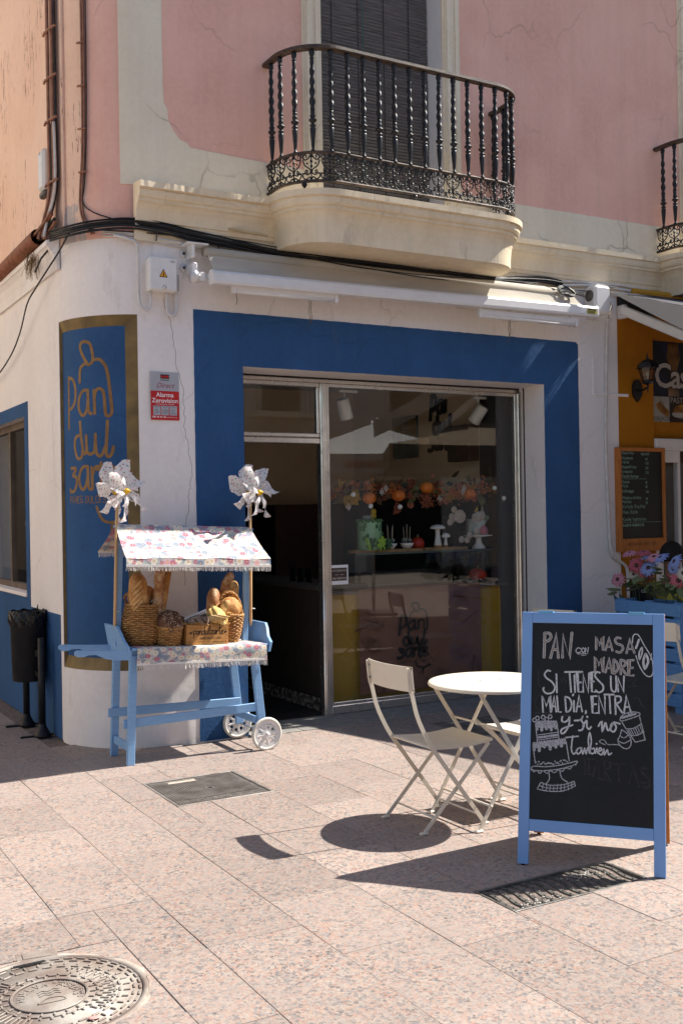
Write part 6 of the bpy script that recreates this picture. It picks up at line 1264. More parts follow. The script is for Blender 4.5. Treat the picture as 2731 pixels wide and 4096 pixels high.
# ---------------------------------------------------------------- litter bin
m_bin = simple('black bin steel', (.020, .020, .022, 1), (.013, .013, .014, 1), 10, .5, .2, .1)
bn = thing('litter_bin', 'black two legged street litter bin with a bin bag by the side wall', 'bin', (-.93, 1.06, 0))
MB().lathe([(.001, .385), (.110, .385), (.118, .395), (.132, .88), (.137, .885), (.137, .90), (.128, .90), (.11, .42), (.001, .42)], 28).build('bin_body', m_bin, bn)
g = MB(); rb_ = random.Random(2)
def bag(u, v):
    a = 2 * PI * u; rr = .131 + .010 * math.sin(PI * v) + .005 * math.sin(a * 13 + v * 7) + .004 * math.sin(a * 29 - v * 11); return (rr * math.cos(a), rr * math.sin(a), .80 + .11 * v + .006 * math.sin(a * 9))
g.grid(90, 8, bag); g.tube([(.05, -.14, .9), (.03, -.16, .93), (.04, -.15, .965)], lambda t: .012 * (1 - t) + .002, 6); g.build('bin_bag', simple('glossy bag', (.012, .012, .013, 1), None, 9, .25, 0, .4, 40), bn)
for y in (-.22, .26):
    MB().tube([(0.04, y, .02), (.04, y, .72)], .026, 12).build('post', m_bin, bn); MB().lathe([(.07, 0), (.06, .014), (.03, .07), (.027, .09)], 10, at(.04, y, 0)).box(-.12, .12, y - .012, y + .012, 0, .012, .003).build('post_foot', m_bin, bn)
    MB().beam((.04, y, .60), (.02, y * .55, .60), .012, .05, .002).build('bracket', m_bin, bn); MB().beam((.04, y, .42), (.02, y * .5, .46), .012, .03, .002).build('bracket', m_bin, bn)
# ---------------------------------------------------------------- inside the shop
def glyphlogo(mb, L, su, sv, mp, d=.0, wd=.02):
    for fl, w0, pts in L:
        p = spline(pts, 5) if fl == 'c' and len(pts) > 2 else [Vector(q) for q in pts]
        mb.ribbon([(q.x * su + q.y * sv * .12, q.y * sv) for q in p], wd, mp, d)
cnt = thing('service_counter', 'dark wood service counter just inside the open door', 'counter', (1.25, .45, 0))
MB().box(0, .03, .05, 2.3, .12, .98).build('front_panel', wood('dark wood panel', (.055, .045, .036, 1), (.028, .023, .018, 1), (20, 20, 2)), cnt); MB().box(-.03, .45, .03, 2.35, .98, 1.015, .004).build('counter_top', simple('grey counter top', (.09, .08, .068, 1)), cnt)
g = MB(); rm_ = random.Random(3)
for j in range(3):
    for i in range(70): g.box(-.004, 0, .06 + i * .032, .06 + i * .032 + rm_.uniform(.018, .03), .005 + j * .036, .036 + j * .036)
struct(g.build('mosaic_chip', simple('mosaic chip', (.40, .36, .31, 1), (.07, .06, .055, 1), 25, .5, 0, 0, 40, .4, 'pos', None, (.45, .55)), cnt), 'stuff'); MB().box(.0, .03, .05, 2.3, 0, .12).build('plinth', m_black, cnt)
dsp = thing('display_base', 'mustard display base behind the shop window with a bread printed cloth', 'counter', (1.28, .42, 0))
MB().box(0, 1.84, .03, .5, .06, .94).build('base_panel', m_must, dsp); MB().box(.0, 1.84, -.01, .55, .941, .965, .003).build('base_top', simple('dark marble top', (.10, .085, .075, 1)), dsp)
def cloth(u, v): return (.285 + u * 1.23, -.018 - .004 * math.sin(u * 9) * v - .003 * math.sin(u * 23 + 2) * v, .972 - v * .855)
g = MB(); g.grid(30, 10, cloth); g.grid(30, 2, lambda u, v: (.285 + u * 1.23, -.018 + v * .3, .972)); cl_ = g.build('printed_cloth', simple('dusty rose cloth', (.23, .105, .068, 1), (.19, .085, .055, 1), 5, .9, 0, .1, 300), dsp)
g = MB(); rr_ = random.Random(7); mpK = lambda u, v, d: (u, -.0285 - d, v)
for i in range(44):
    x = rr_.uniform(.33, 1.46); z = rr_.uniform(.14, .95)
    if .50 < x < 1.16 and .22 < z < .86: continue
    s_ = rr_.uniform(.05, .095); k = i % 4; a0 = rr_.uniform(0, 6)
    if k == 0:
        for q in (1, .72): g.ribbon([(x + s_ * q * math.cos(a) , z + s_ * q * .7 * math.sin(a)) for a in [j * .42 for j in range(16)]], .004, mpK)
    elif k == 1:
        for q in range(4): g.ribbon(spline([(x - s_, z + q * .016), (x, z + .03 + q * .016), (x + s_, z - .01 + q * .016)], 4), .004, mpK)
    elif k == 2:
        g.ribbon([(x + s_ * .9 * math.cos(a + a0), z + s_ * .5 * math.sin(a)) for a in [j * .42 for j in range(16)]], .004, mpK); 
        for q in (-.5, 0, .5): g.ribbon([(x + q * s_ - .01, z - s_ * .3), (x + q * s_ + .01, z + s_ * .3)], .004, mpK)
    else:
        c, s2 = math.cos(a0), math.sin(a0); g.ribbon([(x - c * s_, z - s2 * s_), (x + c * s_, z + s2 * s_)], .012, mpK); g.ribbon([(x + c * s_ * 1.1, z + s2 * s_ * 1.1), (x + c * s_ * 1.6, z + s2 * s_ * 1.6)], .02, mpK)
g.build('pastry_print', simple('rust print', (.12, .045, .025, 1)), cl_)
g = MB()
mpL = lambda u, v, d: (u + .79, -.030 - d, v + .375)
glyphlogo(g, LOGO_LET, .74, .43, mpL, .0, .027); glyphlogo(g, LOGO_PIN, .74, .43, mpL, .0, .017); hand(g, 'PANES, DULCES Y ARTE', -.14, -.035, .022, .003, mpL, narrow=.85); g.build('logo_print', m_black, cl_)
# sticker on the glass
sk = thing('self_service_sticker', 'autoservicio self service sticker on the inside edge of the shop window', 'sticker', (1.345, .330, 1.11))
MB().box(-.082, .082, -.002, .0, -.078, .078, .012).build('card', m_wpr, sk); MB().box(-.070, .070, -.0028, -.0021, -.048, .055, .0).build('print_field', simple('brown print field', (.075, .045, .035, 1)), sk)
g = MB(); lay(g, 'AUTOSERVICIO', .021, 0, .026, -.0032, bold=.0002); lay(g, 'SELF SERVICE', .023, 0, -.036, -.0032, bold=.0002); g.ribbon([(-.04, .0), (-.008, 0)], .003, lambda u, v, d: (u, -.0032, v)); g.ribbon([(.008, .0), (.04, 0)], .003, lambda u, v, d: (u, -.0032, v)); g.build('lettering', simple('cream print', (.62, .58, .5, 1)), sk)
# glass vitrine and shelf
vt = thing('glass_vitrine', 'low glass vitrine with a glass top shelf standing on the display base', 'display case', (1.62, .56, .966))
MB().box(0, 1.42, -.02, .34, .285, .297, .002).build('glass_top', m_glass, vt)
MB().box(0, 1.42, -.012, -.008, .0, .284).box(0, .006, -.006, .34, 0, .284).box(1.414, 1.42, -.006, .34, 0, .284).box(.70, .704, -.006, .34, 0, .284).build('glass_side', m_glass, vt)
MB().box(.0, 1.42, -.023, -.0205, .282, .299).build('shelf_edge', simple('green glass edge', (.10, .13, .115, 1), None, 4, .2), vt)
SZ = .966 + .2975
m_plk = wood('bark slice board', (.40, .23, .10, 1), (.22, .11, .045, 1), (6, 20, 20))
def slab(x0, x1, y, lab):
    g = MB(); g.prism(wob([(x0, y - .07), (x1, y - .08), (x1 + .02, y), (x1, y + .08), (x0, y + .07), (x0 - .02, y)], .05, .006, 3), lambda u, v, d: (u, v, d), SZ, SZ + .022); tag(g.build('bark_board', m_plk), lab, 'board', 'bark edged boards on the glass shelf')
slab(1.66, 2.32, .66, 'long bark edged wooden board under the green cake'); slab(2.36, 2.80, .66, 'bark edged wooden board under the white toadstools')
BZ = SZ + .022
m_gc = simple('pale green icing', (.30, .52, .30, 1), (.26, .46, .26, 1), 20, .5); m_gd = simple('dark green leaf icing', (.02, .09, .035, 1)); m_gl = simple('lime leaf icing', (.30, .50, .06, 1))
ck1 = thing('green_cake', 'pale green jungle cake with icing leaves on the bark board', 'cake', (1.82, .64, BZ))
MB().lathe([(.001, 0), (.098, 0), (.104, .01), (.104, .235), (.098, .246), (.001, .246)], 28).build('cake_body', m_gc, ck1)
g = MB(); ra = random.Random(1)
for i in range(16):
    a = -PI / 2 + ra.uniform(-1.3, 1.3); z = ra.uniform(.04, .21); s_ = ra.uniform(.012, .02); g.sphere((.106 * math.cos(a), .106 * math.sin(a), z), s_, 6, 4, 0, (1, .3, 1.3))
for i in range(14): g.sphere((.1 * math.cos(i * .45), .1 * math.sin(i * .45), .246), .02, 6, 4, 0, (1, 1, .9))
g.build('leaf_spot', simple('mid green icing', (.07, .20, .08, 1)), ck1)
def monstera(mb, c, s_):
    pts = []
    for k in range(25):
        a = -PI / 2 + .35 + (2 * PI - .7) * k / 24; r_ = s_ * (1 - .10 * math.cos(a)) * (.55 if k % 4 == 2 else 1.0); pts.append((c[0] + r_ * math.cos(a) * .8, c[1] + r_ * math.sin(a)))
    pts.append((c[0], c[1] - s_ * .3)); mb.prism(pts, lambda u, v, d: (u, d, v), -.132, -.124)
g = MB(); monstera(g, (.05, .055), .062); g.build('monstera_leaf', m_gl, ck1); g = MB(); monstera(g, (-.06, .05), .055); g.build('monstera_leaf', m_gd, ck1)
g = MB(); monstera(g, (.11, .045), .05); g.build('monstera_leaf', m_gd, ck1)
g = MB()
for x, h in ((-.09, .11), (-.10, .09), (-.08, .10)): g.tube([(x + .02, -.13, 0), (x, -.13, h * .6), (x - .015, -.13, h)], .006, 5)
g.build('fern_leaf', m_gl, ck1)
MB().sphere((-.02, 0, .27), .028, 8, 6, 0, (1, 1, .9)).sphere((-.05, .0, .28), .014, 6, 4).sphere((.01, .0, .28), .014, 6, 4).build('grey_figure', simple('grey icing', (.36, .38, .40, 1)), ck1)
MB().sphere((.04, .0, .285), .03, 8, 6).sphere((.045, .0, .325), .026, 8, 6).build('yellow_figure', simple('yellow icing', (.62, .44, .04, 1)), ck1)
for i, x in enumerate((2.02, 2.19)):
    t = thing('dipping_bowl', ('small white bowl of dipped cake sticks nearest the green cake', 'small white bowl of dipped cake sticks nearest the red gourd')[i], 'bowl', (x, .63, BZ), group='white bowls of cake sticks')
    MB().lathe([(.03, 0), (.052, .03), (.06, .048), (.055, .05), (.03, .02)], 20).build('bowl', m_white2, t)
    g = MB()
    for k in range(4): a = k * 1.6 + i; g.tube([(.02 * math.cos(a), .02 * math.sin(a), .03), (.03 * math.cos(a), .03 * math.sin(a), .21 - .02 * (k % 2))], .0032, 5)
    g.build('stick', simple('pale skewer', (.46, .38, .28, 1)), t)
    g = MB()
    for k in range(5): a = k * 1.25; g.sphere((.03 * math.cos(a), .03 * math.sin(a), .075), .018, 6, 4)
    g.build('cake_ball', simple('grey green icing', (.22, .27, .22, 1)), t)
def pumpkin(name, lab, x, y, z, r, mat, sq=.95, ribs=8, par=None, cat_='gourd'):
    t = thing(name, lab, cat_, (x, y, z), group=None)
    g = MB(); g.lathe([(max(.001, r * math.sin(PI * i / 12)), sq * r * (1 - math.cos(PI * i / 12))) for i in range(13)], ribs * 4, None, 0, True, lambda rr, z_, a: rr * (1 + .05 * abs(math.cos(a * ribs / 2)) - .03)); g.build('fruit', mat, t)
    MB().tube([(0, 0, 2 * sq * r - .008), (.004, 0, 2 * sq * r + .012), (.01, 0, 2 * sq * r + .025)], lambda q: .010 - .005 * q, 6).build('stalk', simple('gourd stalk', (.30, .22, .10, 1)), t); return t
m_rdg = simple('red gourd skin', (.50, .035, .015, 1), (.42, .025, .012, 1), 9, .35); m_org = simple('orange pumpkin skin', (.62, .16, .015, 1), (.50, .11, .01, 1), 12, .45)
pumpkin('red_gourd', 'round red gourd between the bowls and the toadstools', 2.345, .70, SZ + .0, .062, m_rdg); pumpkin('orange_gourd', 'orange gourd on a cloth at the right end of the display base', 2.93, .62, .967, .085, m_rdg, .72)
g = MB(); g.grid(20, 12, lambda u, v: (2.76 + u * .34, .49 + v * .3, .972 + .018 * abs(math.sin(u * 8 + v * 5)))); tag(g.build('crumpled_cloth', simple('grey lace cloth', (.24, .22, .20, 1))), 'crumpled grey cloth under the orange gourd', 'cloth')
ts = thing('toadstool_ornament', 'pair of white ceramic toadstools on the bark board', 'ornament', (2.52, .64, BZ))
for nm, x, h, rc_ in (('mushroom', 0, .16, .068), ('mushroom', .085, .085, .04)):
    o = MB().lathe([(.03 * h / .16, 0), (.034 * h / .16, .02), (.02 * h / .16, h * .7), (.022 * h / .16, h), (rc_, h + .004), (rc_ * .95, h + .02), (rc_ * .6, h + .036), (.001, h + .042)], 20, at(x, 0, 0)).build(nm, m_white2, ts)
    MB().lathe([(.026 * h / .16, .001), (.037 * h / .16, .003), (.037 * h / .16, .02), (.026 * h / .16, .024)], 16, at(x, 0, 0)).build('base', m_plk, o)
cg = thing('wire_birdcage', 'domed wire birdcage dressed with pale roses', 'birdcage', (2.74, .70, BZ))
g = MB()
for k in range(14):
    a = 2 * PI * k / 14; g.tube([(.10 * math.cos(a), .10 * math.sin(a), 0), (.10 * math.cos(a), .10 * math.sin(a), .26)] + [(.10 * math.cos(q * .39) * math.cos(a), .10 * math.cos(q * .39) * math.sin(a), .26 + .11 * math.sin(q * .39)) for q in range(1, 5)], .0022, 4)
for z in (.0, .13, .26): g.tube([(.10 * math.cos(q * PI / 12), .10 * math.sin(q * PI / 12), z) for q in range(24)], .003, 4, True)
g.build('cage_wire', m_iron, cg)
m_rose = simple('ivory rose', (.55, .48, .42, 1), (.40, .33, .28, 1), 30, .7)
def rose(c, r_, mat, par, name='rose'):
    g = MB()
    for k in range(4):
        rr = r_ * (1 - k * .23); g.tube([(c[0] + rr * math.cos(a * .52 + k), c[1] - .004 * k, c[2] + rr * math.sin(a * .52 + k)) for a in range(12)], r_ * .2, 5, True)
    g.sphere(c, r_ * .4, 6, 4); return g.build(name, mat, par)
rose((-.02, -.12, .27), .052, m_rose, cg); 
for k, (x, z) in enumerate(((-.1, .27), (-.12, .22), (-.075, .33), (-.09, .245), (.0, .065), (.06, .06), (.09, .10))): rose((x, -.11, z), .026, m_rose, cg, 'small_rose')
cs = thing('cake_stand', 'white pedestal cake stand under the rose cake', 'cake stand', (2.98, .66, SZ)); MB().lathe([(.062, 0), (.058, .012), (.03, .05), (.025, .085), (.03, .1), (.13, .112), (.135, .118), (.128, .122), (.001, .12)], 36).build('stand', m_white2, cs)
ck2 = thing('rose_cake', 'white marbled cake with roses, gold butterflies and a small figure on the cake stand', 'cake', (2.965, .66, SZ + .1225))
MB().lathe([(.001, 0), (.092, 0), (.097, .008), (.097, .135), (.09, .145), (.001, .145)], 28).build('cake_body', simple('marbled icing', (.55, .55, .52, 1), (.34, .40, .37, 1), 14, .5), ck2)
for k, (x, z, r_, m_) in enumerate(((-.005, .04, .036, simple('pink rose', (.58, .22, .26, 1), (.45, .14, .18, 1), 30)), (-.08, .035, .03, m_rose), (-.06, .165, .04, m_rose), (-.10, .16, .03, m_rose), (-.02, .17, .03, m_rose))): rose((x, -.105, z), r_, m_, ck2)
g = MB(); g.prism([(.0, .09), (.05, .14), (.055, .10), (.0, .085), (.05, .06), (.045, .045)], lambda u, v, d: (u, -.11 + d, v), 0, .002); g.prism([(-.09, .21), (-.05, .26), (-.045, .22), (-.085, .20)], lambda u, v, d: (u, -.08 + d, v), 0, .002); g.build('gold_butterfly', simple('gold leaf', (.60, .40, .08, 1), None, 4, .3, .8), ck2)
MB().lathe([(.032, .145), (.026, .19), (.012, .225), (.001, .23)], 12, at(.06, 0, 0)).sphere((.06, 0, .243), .016, 8, 6).build('figure', m_rose, ck2)
g = MB()
for k in range(7): g.sphere((.03 + .02 * math.cos(k), -.1, .15 + .015 * math.sin(k * 2)), .018, 6, 3, 0, (1, .3, .6))
g.build('icing_leaf', simple('sage icing', (.16, .24, .19, 1)), ck2)
# autumn garland on a bar across the window
gar = thing('autumn_garland', 'autumn garland of leaves, orange berries and paper pumpkins strung across the shop window', 'garland', (0, .52, 1.77))
MB().tube([(1.30, 0, 0), (3.18, 0, .02)], .006, 6).build('rail', m_black, gar)
lm = [simple('leaf %s' % n_, c_, c2_, 30, .7) for n_, c_, c2_ in (('rust', (.22, .055, .02, 1), (.13, .03, .012, 1)), ('orange', (.40, .13, .02, 1), (.30, .08, .012, 1)), ('olive', (.13, .13, .05, 1), (.08, .085, .03, 1)), ('brown', (.13, .06, .035, 1), (.08, .035, .02, 1)), ('copper', (.33, .11, .06, 1), (.24, .07, .035, 1)), ('yellow', (.42, .24, .03, 1), (.32, .16, .02, 1)), ('dark', (.035, .045, .025, 1), (.02, .025, .015, 1)))]
def leaf_me(mt, kind):
    mb = MB(); 
    if kind == 0: pts = [(0, 0), (.018, .02), (.024, .045), (.016, .07), (0, .09), (-.016, .07), (-.024, .045), (-.018, .02)]
    elif kind == 1: pts = [(0, 0), (.02, .005), (.045, .0), (.035, .025), (.055, .05), (.028, .05), (.02, .065), (0, .1), (-.02, .065), (-.028, .05), (-.055, .05), (-.035, .025), (-.045, 0), (-.02, .005)]
    else: pts = [(.022 * math.cos(a * .6), .026 + .024 * math.sin(a * .6)) for a in range(10)]
    n = len(pts); vs = [(x, .012 * math.sin(x * 60) + .008 * math.cos(y * 50), y) for x, y in pts]; c = (0, -.006, sum(p[1] for p in pts) / n)
    mb.add(vs + [c], [(i, (i + 1) % n, n) for i in range(n)]); return mb.mesh('leaf', mt)
lms = [leaf_me(lm[i], k) for i, k in ((0, 1), (1, 0), (2, 0), (3, 0), (4, 2), (5, 1), (6, 0), (4, 2), (0, 0))]
rgd = random.Random(17)
for i in range(150):
    x = rgd.uniform(1.36, 3.16); d = abs(x - 2.3) / .9; o = link('leaf', lms[rgd.randrange(9)], gar); o.location = (x, rgd.uniform(-.07, .05), rgd.gauss(0, .055 - .02 * d) + .02 * math.sin(x * 5)); o.rotation_euler = (rgd.uniform(-.6, .6), rgd.uniform(0, 6.28), rgd.uniform(-.8, .8)); s_ = rgd.uniform(.7, 1.35); o.scale = (s_, s_, s_)
be = MB(); 
for x, z, sp2 in ((1.95, .02, .05), (2.42, -.02, .06), (2.86, .05, .07), (2.56, .0, .04), (2.68, -.04, .05), (1.72, .04, .03)):
    for i in range(42): be.sphere((x + rgd.gauss(0, sp2), -.07 + rgd.gauss(0, .015), z + rgd.gauss(0, sp2 * .55) + (.5 if x > 2.8 else 0) * 0), .0085, 5, 4)
struct(be.build('berry', simple('orange berry', (.48, .13, .015, 1), (.36, .08, .01, 1), 40, .4), gar), 'stuff')
for i, (x, z, r_) in enumerate(((1.70, -.05, .054), (1.985, -.03, .054), (2.27, .035, .054), (2.72, -.02, .052))):
    g = MB(); g.lathe([(max(.001, r_ * math.sin(PI * k / 10)), -.9 * r_ * math.cos(PI * k / 10)) for k in range(11)], 40, at(x, -.085, z), 0, True, lambda rr, z_, a: rr * (1 + .07 * math.cos(a * 10))); g.build('paper_pumpkin', m_org, gar)
for i, (x, z) in enumerate(((1.545, -.02), (1.71, -.115), (1.995, -.125), (2.99, .03), (3.09, -.06))): MB().sphere((x, -.09, z), .021, 10, 8).build('pale_bulb', m_white2, gar)
g = MB()
for x, z in ((1.82, .0), (1.86, .03), (2.40, -.06), (2.645, .0), (2.66, .03), (1.50, -.12)):
    for k in range(4): g.sphere((x + .014 * math.cos(k * 1.6), -.09, z + .016 * math.sin(k * 1.6)), .011, 6, 4, 0, (.7, .4, 1.5))
g.build('white_bud', m_rose, gar)
MB().tube(spline([(3.06, -.05, -.03), (3.12, -.05, -.05), (3.19, -.05, -.01), (3.20, -.05, .03), (3.15, -.05, .0)], 5), .003, 4).tube([(2.98, -.02, .06), (2.99, -.03, .15), (2.985, -.03, .22)], .002, 4).build('tendril', lm[2], gar)
# spot lamps
for i, (x, a) in enumerate(((1.585, .35), (2.97, -.35))):
    t = thing('spot_lamp', ('white ceiling spot lamp at the left of the shop window', 'white ceiling spot lamp at the right of the shop window')[i], 'lamp', (x, .62, 2.53), group='white spot lamps in the shop window')
    MB().box(-.05, .12, -.02, .02, .075, .095, .003).tube([(0, 0, .075), (0, 0, .0)], .010, 8).build('mount', m_white2, t); M = at(.0, 0, -.06, .15 if i == 0 else .55, -a * 1.0, 0)
    MB().lathe([(.001, .085), (.05, .085), (.054, .08), (.057, -.085), (.050, -.09), (.05, -.06), (.001, -.05)], 24, M).build('lamp_head', m_white2, t); MB().lathe([(.001, -.062), (.048, -.062), (.048, -.058), (.001, -.058)], 20, M).build('reflector', m_black, t)
# wall things on the right wall
ll = thing('wall_lettering', 'black pan dul zarte wall letters on the tan shop wall', 'lettering', (3.249, 1.60, 2.44)); g = MB(); glyphlogo(g, LOGO_LET, 1.0, .68, lambda u, v, d: (-d - .018, -u, v - .25), 0, .042); glyphlogo(g, LOGO_LET, 1.0, .68, lambda u, v, d: (-d - .006, -u - .004, v - .25), 0, .042); g.build('raised_letter', m_black, ll)
pa = thing('ship_painting', 'unframed painting of a sailing ship under a yellow sky on the shop wall', 'painting', (3.249, 2.22, 2.375)); MB().box(-.03, 0, -.225, .225, -.215, .215, .003).build('canvas', simple('teal sea paint', (.03, .105, .11, 1), (.02, .07, .08, 1), 12, .6), pa); MB().box(-.0315, -.0302, -.222, .222, -.03, .212).build('sky_paint', simple('yellow sky paint', (.24, .15, .015, 1), (.20, .12, .01, 1), 8, .6), pa)
g = MB(); mpP = lambda u, v, d: (-.0325 - d, -u, v)
for st in ([(-.12, .02), (-.1, -.04), (.1, -.04), (.13, .03)], [(-.05, -.03), (-.05, .12)], [(.04, -.03), (.04, .16)], [(-.09, .08), (.0, .08)], [(-.0, .11), (.09, .11)], [(-.13, .09), (-.09, .0)]): g.ribbon(st, .012, mpP)
g.build('ship_strokes', simple('dark paint', (.02, .03, .03, 1)), pa)
pb = thing('dark_cabinet', 'dark red brown wall cabinet beside the wall letters', 'cabinet', (3.249, 1.155, 2.245)); MB().box(-.12, 0, -.17, .17, -.17, .17, .004).build('cabinet_body', simple('dark red wood', (.055, .022, .015, 1)), pb); MB().box(-.126, -.121, -.005, .165, -.165, .165).build('cabinet_door', simple('near black door', (.018, .014, .012, 1)), pb)
clk = thing('wall_clock', 'large dark round wall clock on the mustard back wall', 'clock', (.62, 3.745, 2.20)); MB().tube([(0, 0, 0), (0, -.04, 0)], .30, 40).build('clock_face', m_black, clk); g = MB()
for k in range(12): a = k * PI / 6; g.ribbon([(.20 * math.cos(a), .20 * math.sin(a)), (.27 * math.cos(a), .27 * math.sin(a))], .012, lambda u, v, d: (u, -.041 - d, v))
g.ribbon([(0, 0), (-.10, .08)], .01, lambda u, v, d: (u, -.042 - d, v)); g.ribbon([(0, 0), (.02, .17)], .008, lambda u, v, d: (u, -.042 - d, v)); g.build('clock_hand', simple('dim brass', (.08, .065, .045, 1)), clk)
ft = thing('fridge_cabinet', 'tall black cabinet at the back of the shop', 'cabinet', (2.35, 3.0, 0)); MB().box(-.4, .4, -.3, .3, 0, 1.7, .005).build('cabinet_body', simple('dark red cabinet', (.06, .018, .012, 1)), ft)
tr = thing('menu_stand', 'small row of black menu cards on the service counter', 'menu card', (1.40, .95, 1.016))
for k in range(3): MB().box(-.004, .004, -.05 + k * .15, .05 + k * .15, 0, .12, .002).build('card', m_black, tr)
# ---------------------------------------------------------------- neighbouring shop fittings
AW = thing('navy_awning', 'navy and white awning of the orange neighbour shop with a yellow roll', 'awning')
m_nav = simple('navy awning cloth', (.018, .020, .035, 1), (.012, .013, .024, 1), 6, .8); m_yaw = simple('yellow awning cloth', (.50, .25, .02, 1), (.42, .2, .015, 1), 8, .8)
t_ = NT('white awning cloth'); _b = t_.n('ShaderNodeBsdfDiffuse', {'Color': (.66, .66, .64, 1)}); _q = t_.n('ShaderNodeBsdfTranslucent', {'Color': (.55, .55, .52, 1)}); _m = t_.n('ShaderNodeMixShader', {0: .45}); t_.t.links.new(_b.outputs[0], _m.inputs[1]); t_.t.links.new(_q.outputs[0], _m.inputs[2]); t_.t.links.new(_m.outputs[0], t_.out.inputs[0]); m_waw = t_.m
def aw(x, s_):
    q = 3.05 * s_; return Vector((x, -.135 - q, 3.515 - .37 * q + .035 * q * q))
g = MB(); g.grid(20, 10, lambda u, v: aw(3.855 + u * 4.9, v)); g.build('awning_fabric', m_nav, AW)
g = MB(); g.tube([(4.17, -.10, 3.535), (8.8, -.10, 3.535)], .036, 12); g.build('yellow_roll', m_yaw, AW)
g = MB(); ss_ = [i / 14 for i in range(15)]
g.add([aw(3.851, s_) + Vector((0, 0, -.004)) for s_ in ss_] + [aw(3.851, s_) + Vector((0, 0, -.008 - .20 * min(1, s_ / .29))) for s_ in ss_], [(i, i + 1, 16 + i, 15 + i) for i in range(14)]); g.build('side_flap', m_waw, AW)
MB().beam((4.07, -.06, 3.375), (3.94, -1.95, 2.50), .04, .085, .01).build('folding_arm', m_ofw, AW)
MB().beam((3.94, -1.93, 2.50), (5.2, -3.12, 2.66), .04, .06, .01).build('folding_arm', m_ofw, AW)
MB().box(3.855, 8.75, -3.19, -3.14, 2.66, 2.74, .01).build('front_bar', m_ofw, AW)
MB().box(4.06, 4.11, -.09, -.0, 3.30, 3.42, .008).build('arm_bracket', m_ofw, AW)
# wall lantern
ln = thing('wall_lantern', 'black iron wall lantern on the orange wall above the menu board', 'lantern', (4.225, 0, 2.68))
MB().prism([(.06 + .058 * math.cos(a * PI / 8), -.005 + .095 * math.sin(a * PI / 8) * (1.15 if a == 12 else 1)) for a in range(16)], lambda u, v, d: (u, d, v), -.022, -.001).build('back_plate', m_iron, ln)
MB().tube(spline([(.06, -.02, -.01), (.04, -.09, -.02), (.0, -.17, -.015), (0, -.2, .0)], 5), .009, 8).tube([(0, -.2, -.05), (0, -.2, .03)], lambda q: .005 + .007 * abs(math.sin(q * 7)), 8).build('bracket_arm', m_iron, ln)
MB().lathe([(.025, .02), (.05, .034), (.055, .052), (.048, .058)], 6, at(0, -.2, 0)).build('base_cup', m_iron, ln)
lf = MB()
for k in range(6): a = k * PI / 3; lf.tube([(.050 * math.cos(a), -.2 + .050 * math.sin(a), .056), (.080 * math.cos(a), -.2 + .080 * math.sin(a), .170)], .0045, 5)
lf.build('frame_bar', m_iron, ln)
MB().lathe([(.047, .058), (.077, .170)], 6, at(0, -.2, 0), 0, False).build('lantern_glass', glass('lantern glass', (.75, .70, .6, 1), 1.0), ln)
MB().lathe([(.103, .165), (.098, .175), (.082, .205), (.055, .228), (.028, .24), (.014, .246), (.009, .256), (.014, .266), (.005, .276), (.003, .30), (.001, .305)], 6, at(0, -.2, 0), 0, False).build('lantern_cap', m_iron, ln)
MB().tube([(0, -.2, .058), (0, -.2, .09)], .012, 8).sphere((0, -.2, .115), .021, 10, 8, 0, (1, 1, 1.3)).build('bulb', simple('clear bulb', (.5, .48, .42, 1), None, 5, .2), ln)
# poster
ps = thing('food_poster', 'large restaurant poster starting with Cas beside the wall lantern', 'poster', (4.54, .0485, 0))
PE = 1.9
MB().box(-.03, PE, -.004, .0, 2.40, 3.15).build('poster_sheet', simple('poster navy', (.010, .014, .040, 1), (.006, .007, .012, 1), 4, .5, 0, 0, 40, .4, 'pos', None, (.42, .55)), ps)
MB().box(-.03, PE, -.02, .0, 3.152, 3.18, .002).build('poster_rail', m_orange, ps)
for x in (.27, .75, 1.2):
    g = MB(); g.lathe([(.075, 2.64), (.07, 2.72), (.045, 2.80), (.04, 2.86), (.05, 2.90), (.085, 2.99), (.09, 3.03), (.07, 3.1), (.07, 3.145)], 12, Matrix.Translation((x, -.0045, 0)) @ Matrix.Diagonal((1, .01, 1, 1)))
    g.build('brass_picture', simple('brass picture', (.16, .075, .018, 1), (.05, .022, .008, 1), 9, .5, 0, 0, 40, .4, 'pos'), ps)
MB().box(-.03, .21, -.0052, -.0042, 2.40, 2.635).build('plate_picture', simple('plate photo', (.32, .31, .29, 1), (.12, .055, .02, 1), 9, .6, 0, 0, 40, .3, 'pos', None, (.38, .5)), ps)
MB().box(.23, PE, -.0052, -.0042, 2.40, 2.635).build('dish_picture', simple('dish photo', (.022, .014, .012, 1), (.05, .018, .008, 1), 8, .6, 0, 0, 40, .3, 'pos'), ps)
g = MB()
for x, z, rx, rz in ((.0, 2.50, .17, .085), (.40, 2.475, .16, .04)): g.add([(x + rx * math.cos(a * .42), -.0056, z + rz * math.sin(a * .42)) for a in range(15)], [tuple(range(15))])
g.build('white_plate', simple('printed plate', (.40, .39, .37, 1), (.30, .29, .27, 1), 6), ps)
g = MB(); g.add([(.03, -.0060, 2.56), (.08, -.006, 2.585), (.21, -.006, 2.50), (.19, -.006, 2.44), (.07, -.006, 2.50)], [(0, 1, 2, 3, 4)]); g.add([(.26, -.006, 2.49)] + [(.38 + .12 * math.cos(PI - a * .35), -.006, 2.495 + .075 * math.sin(a * .35)) for a in range(10)], [tuple(range(11))]); g.build('printed_pie', simple('pie print', (.34, .17, .03, 1), (.16, .06, .012, 1), 18, .6, 0, 0, 40, .3, 'pos'), ps)
def shadowtxt(body, size, x, z, y, mt, nm, **k):
    g = MB(); lay(g, body, size, x, z, y, align='LEFT', **k); g.build(nm, mt, ps)
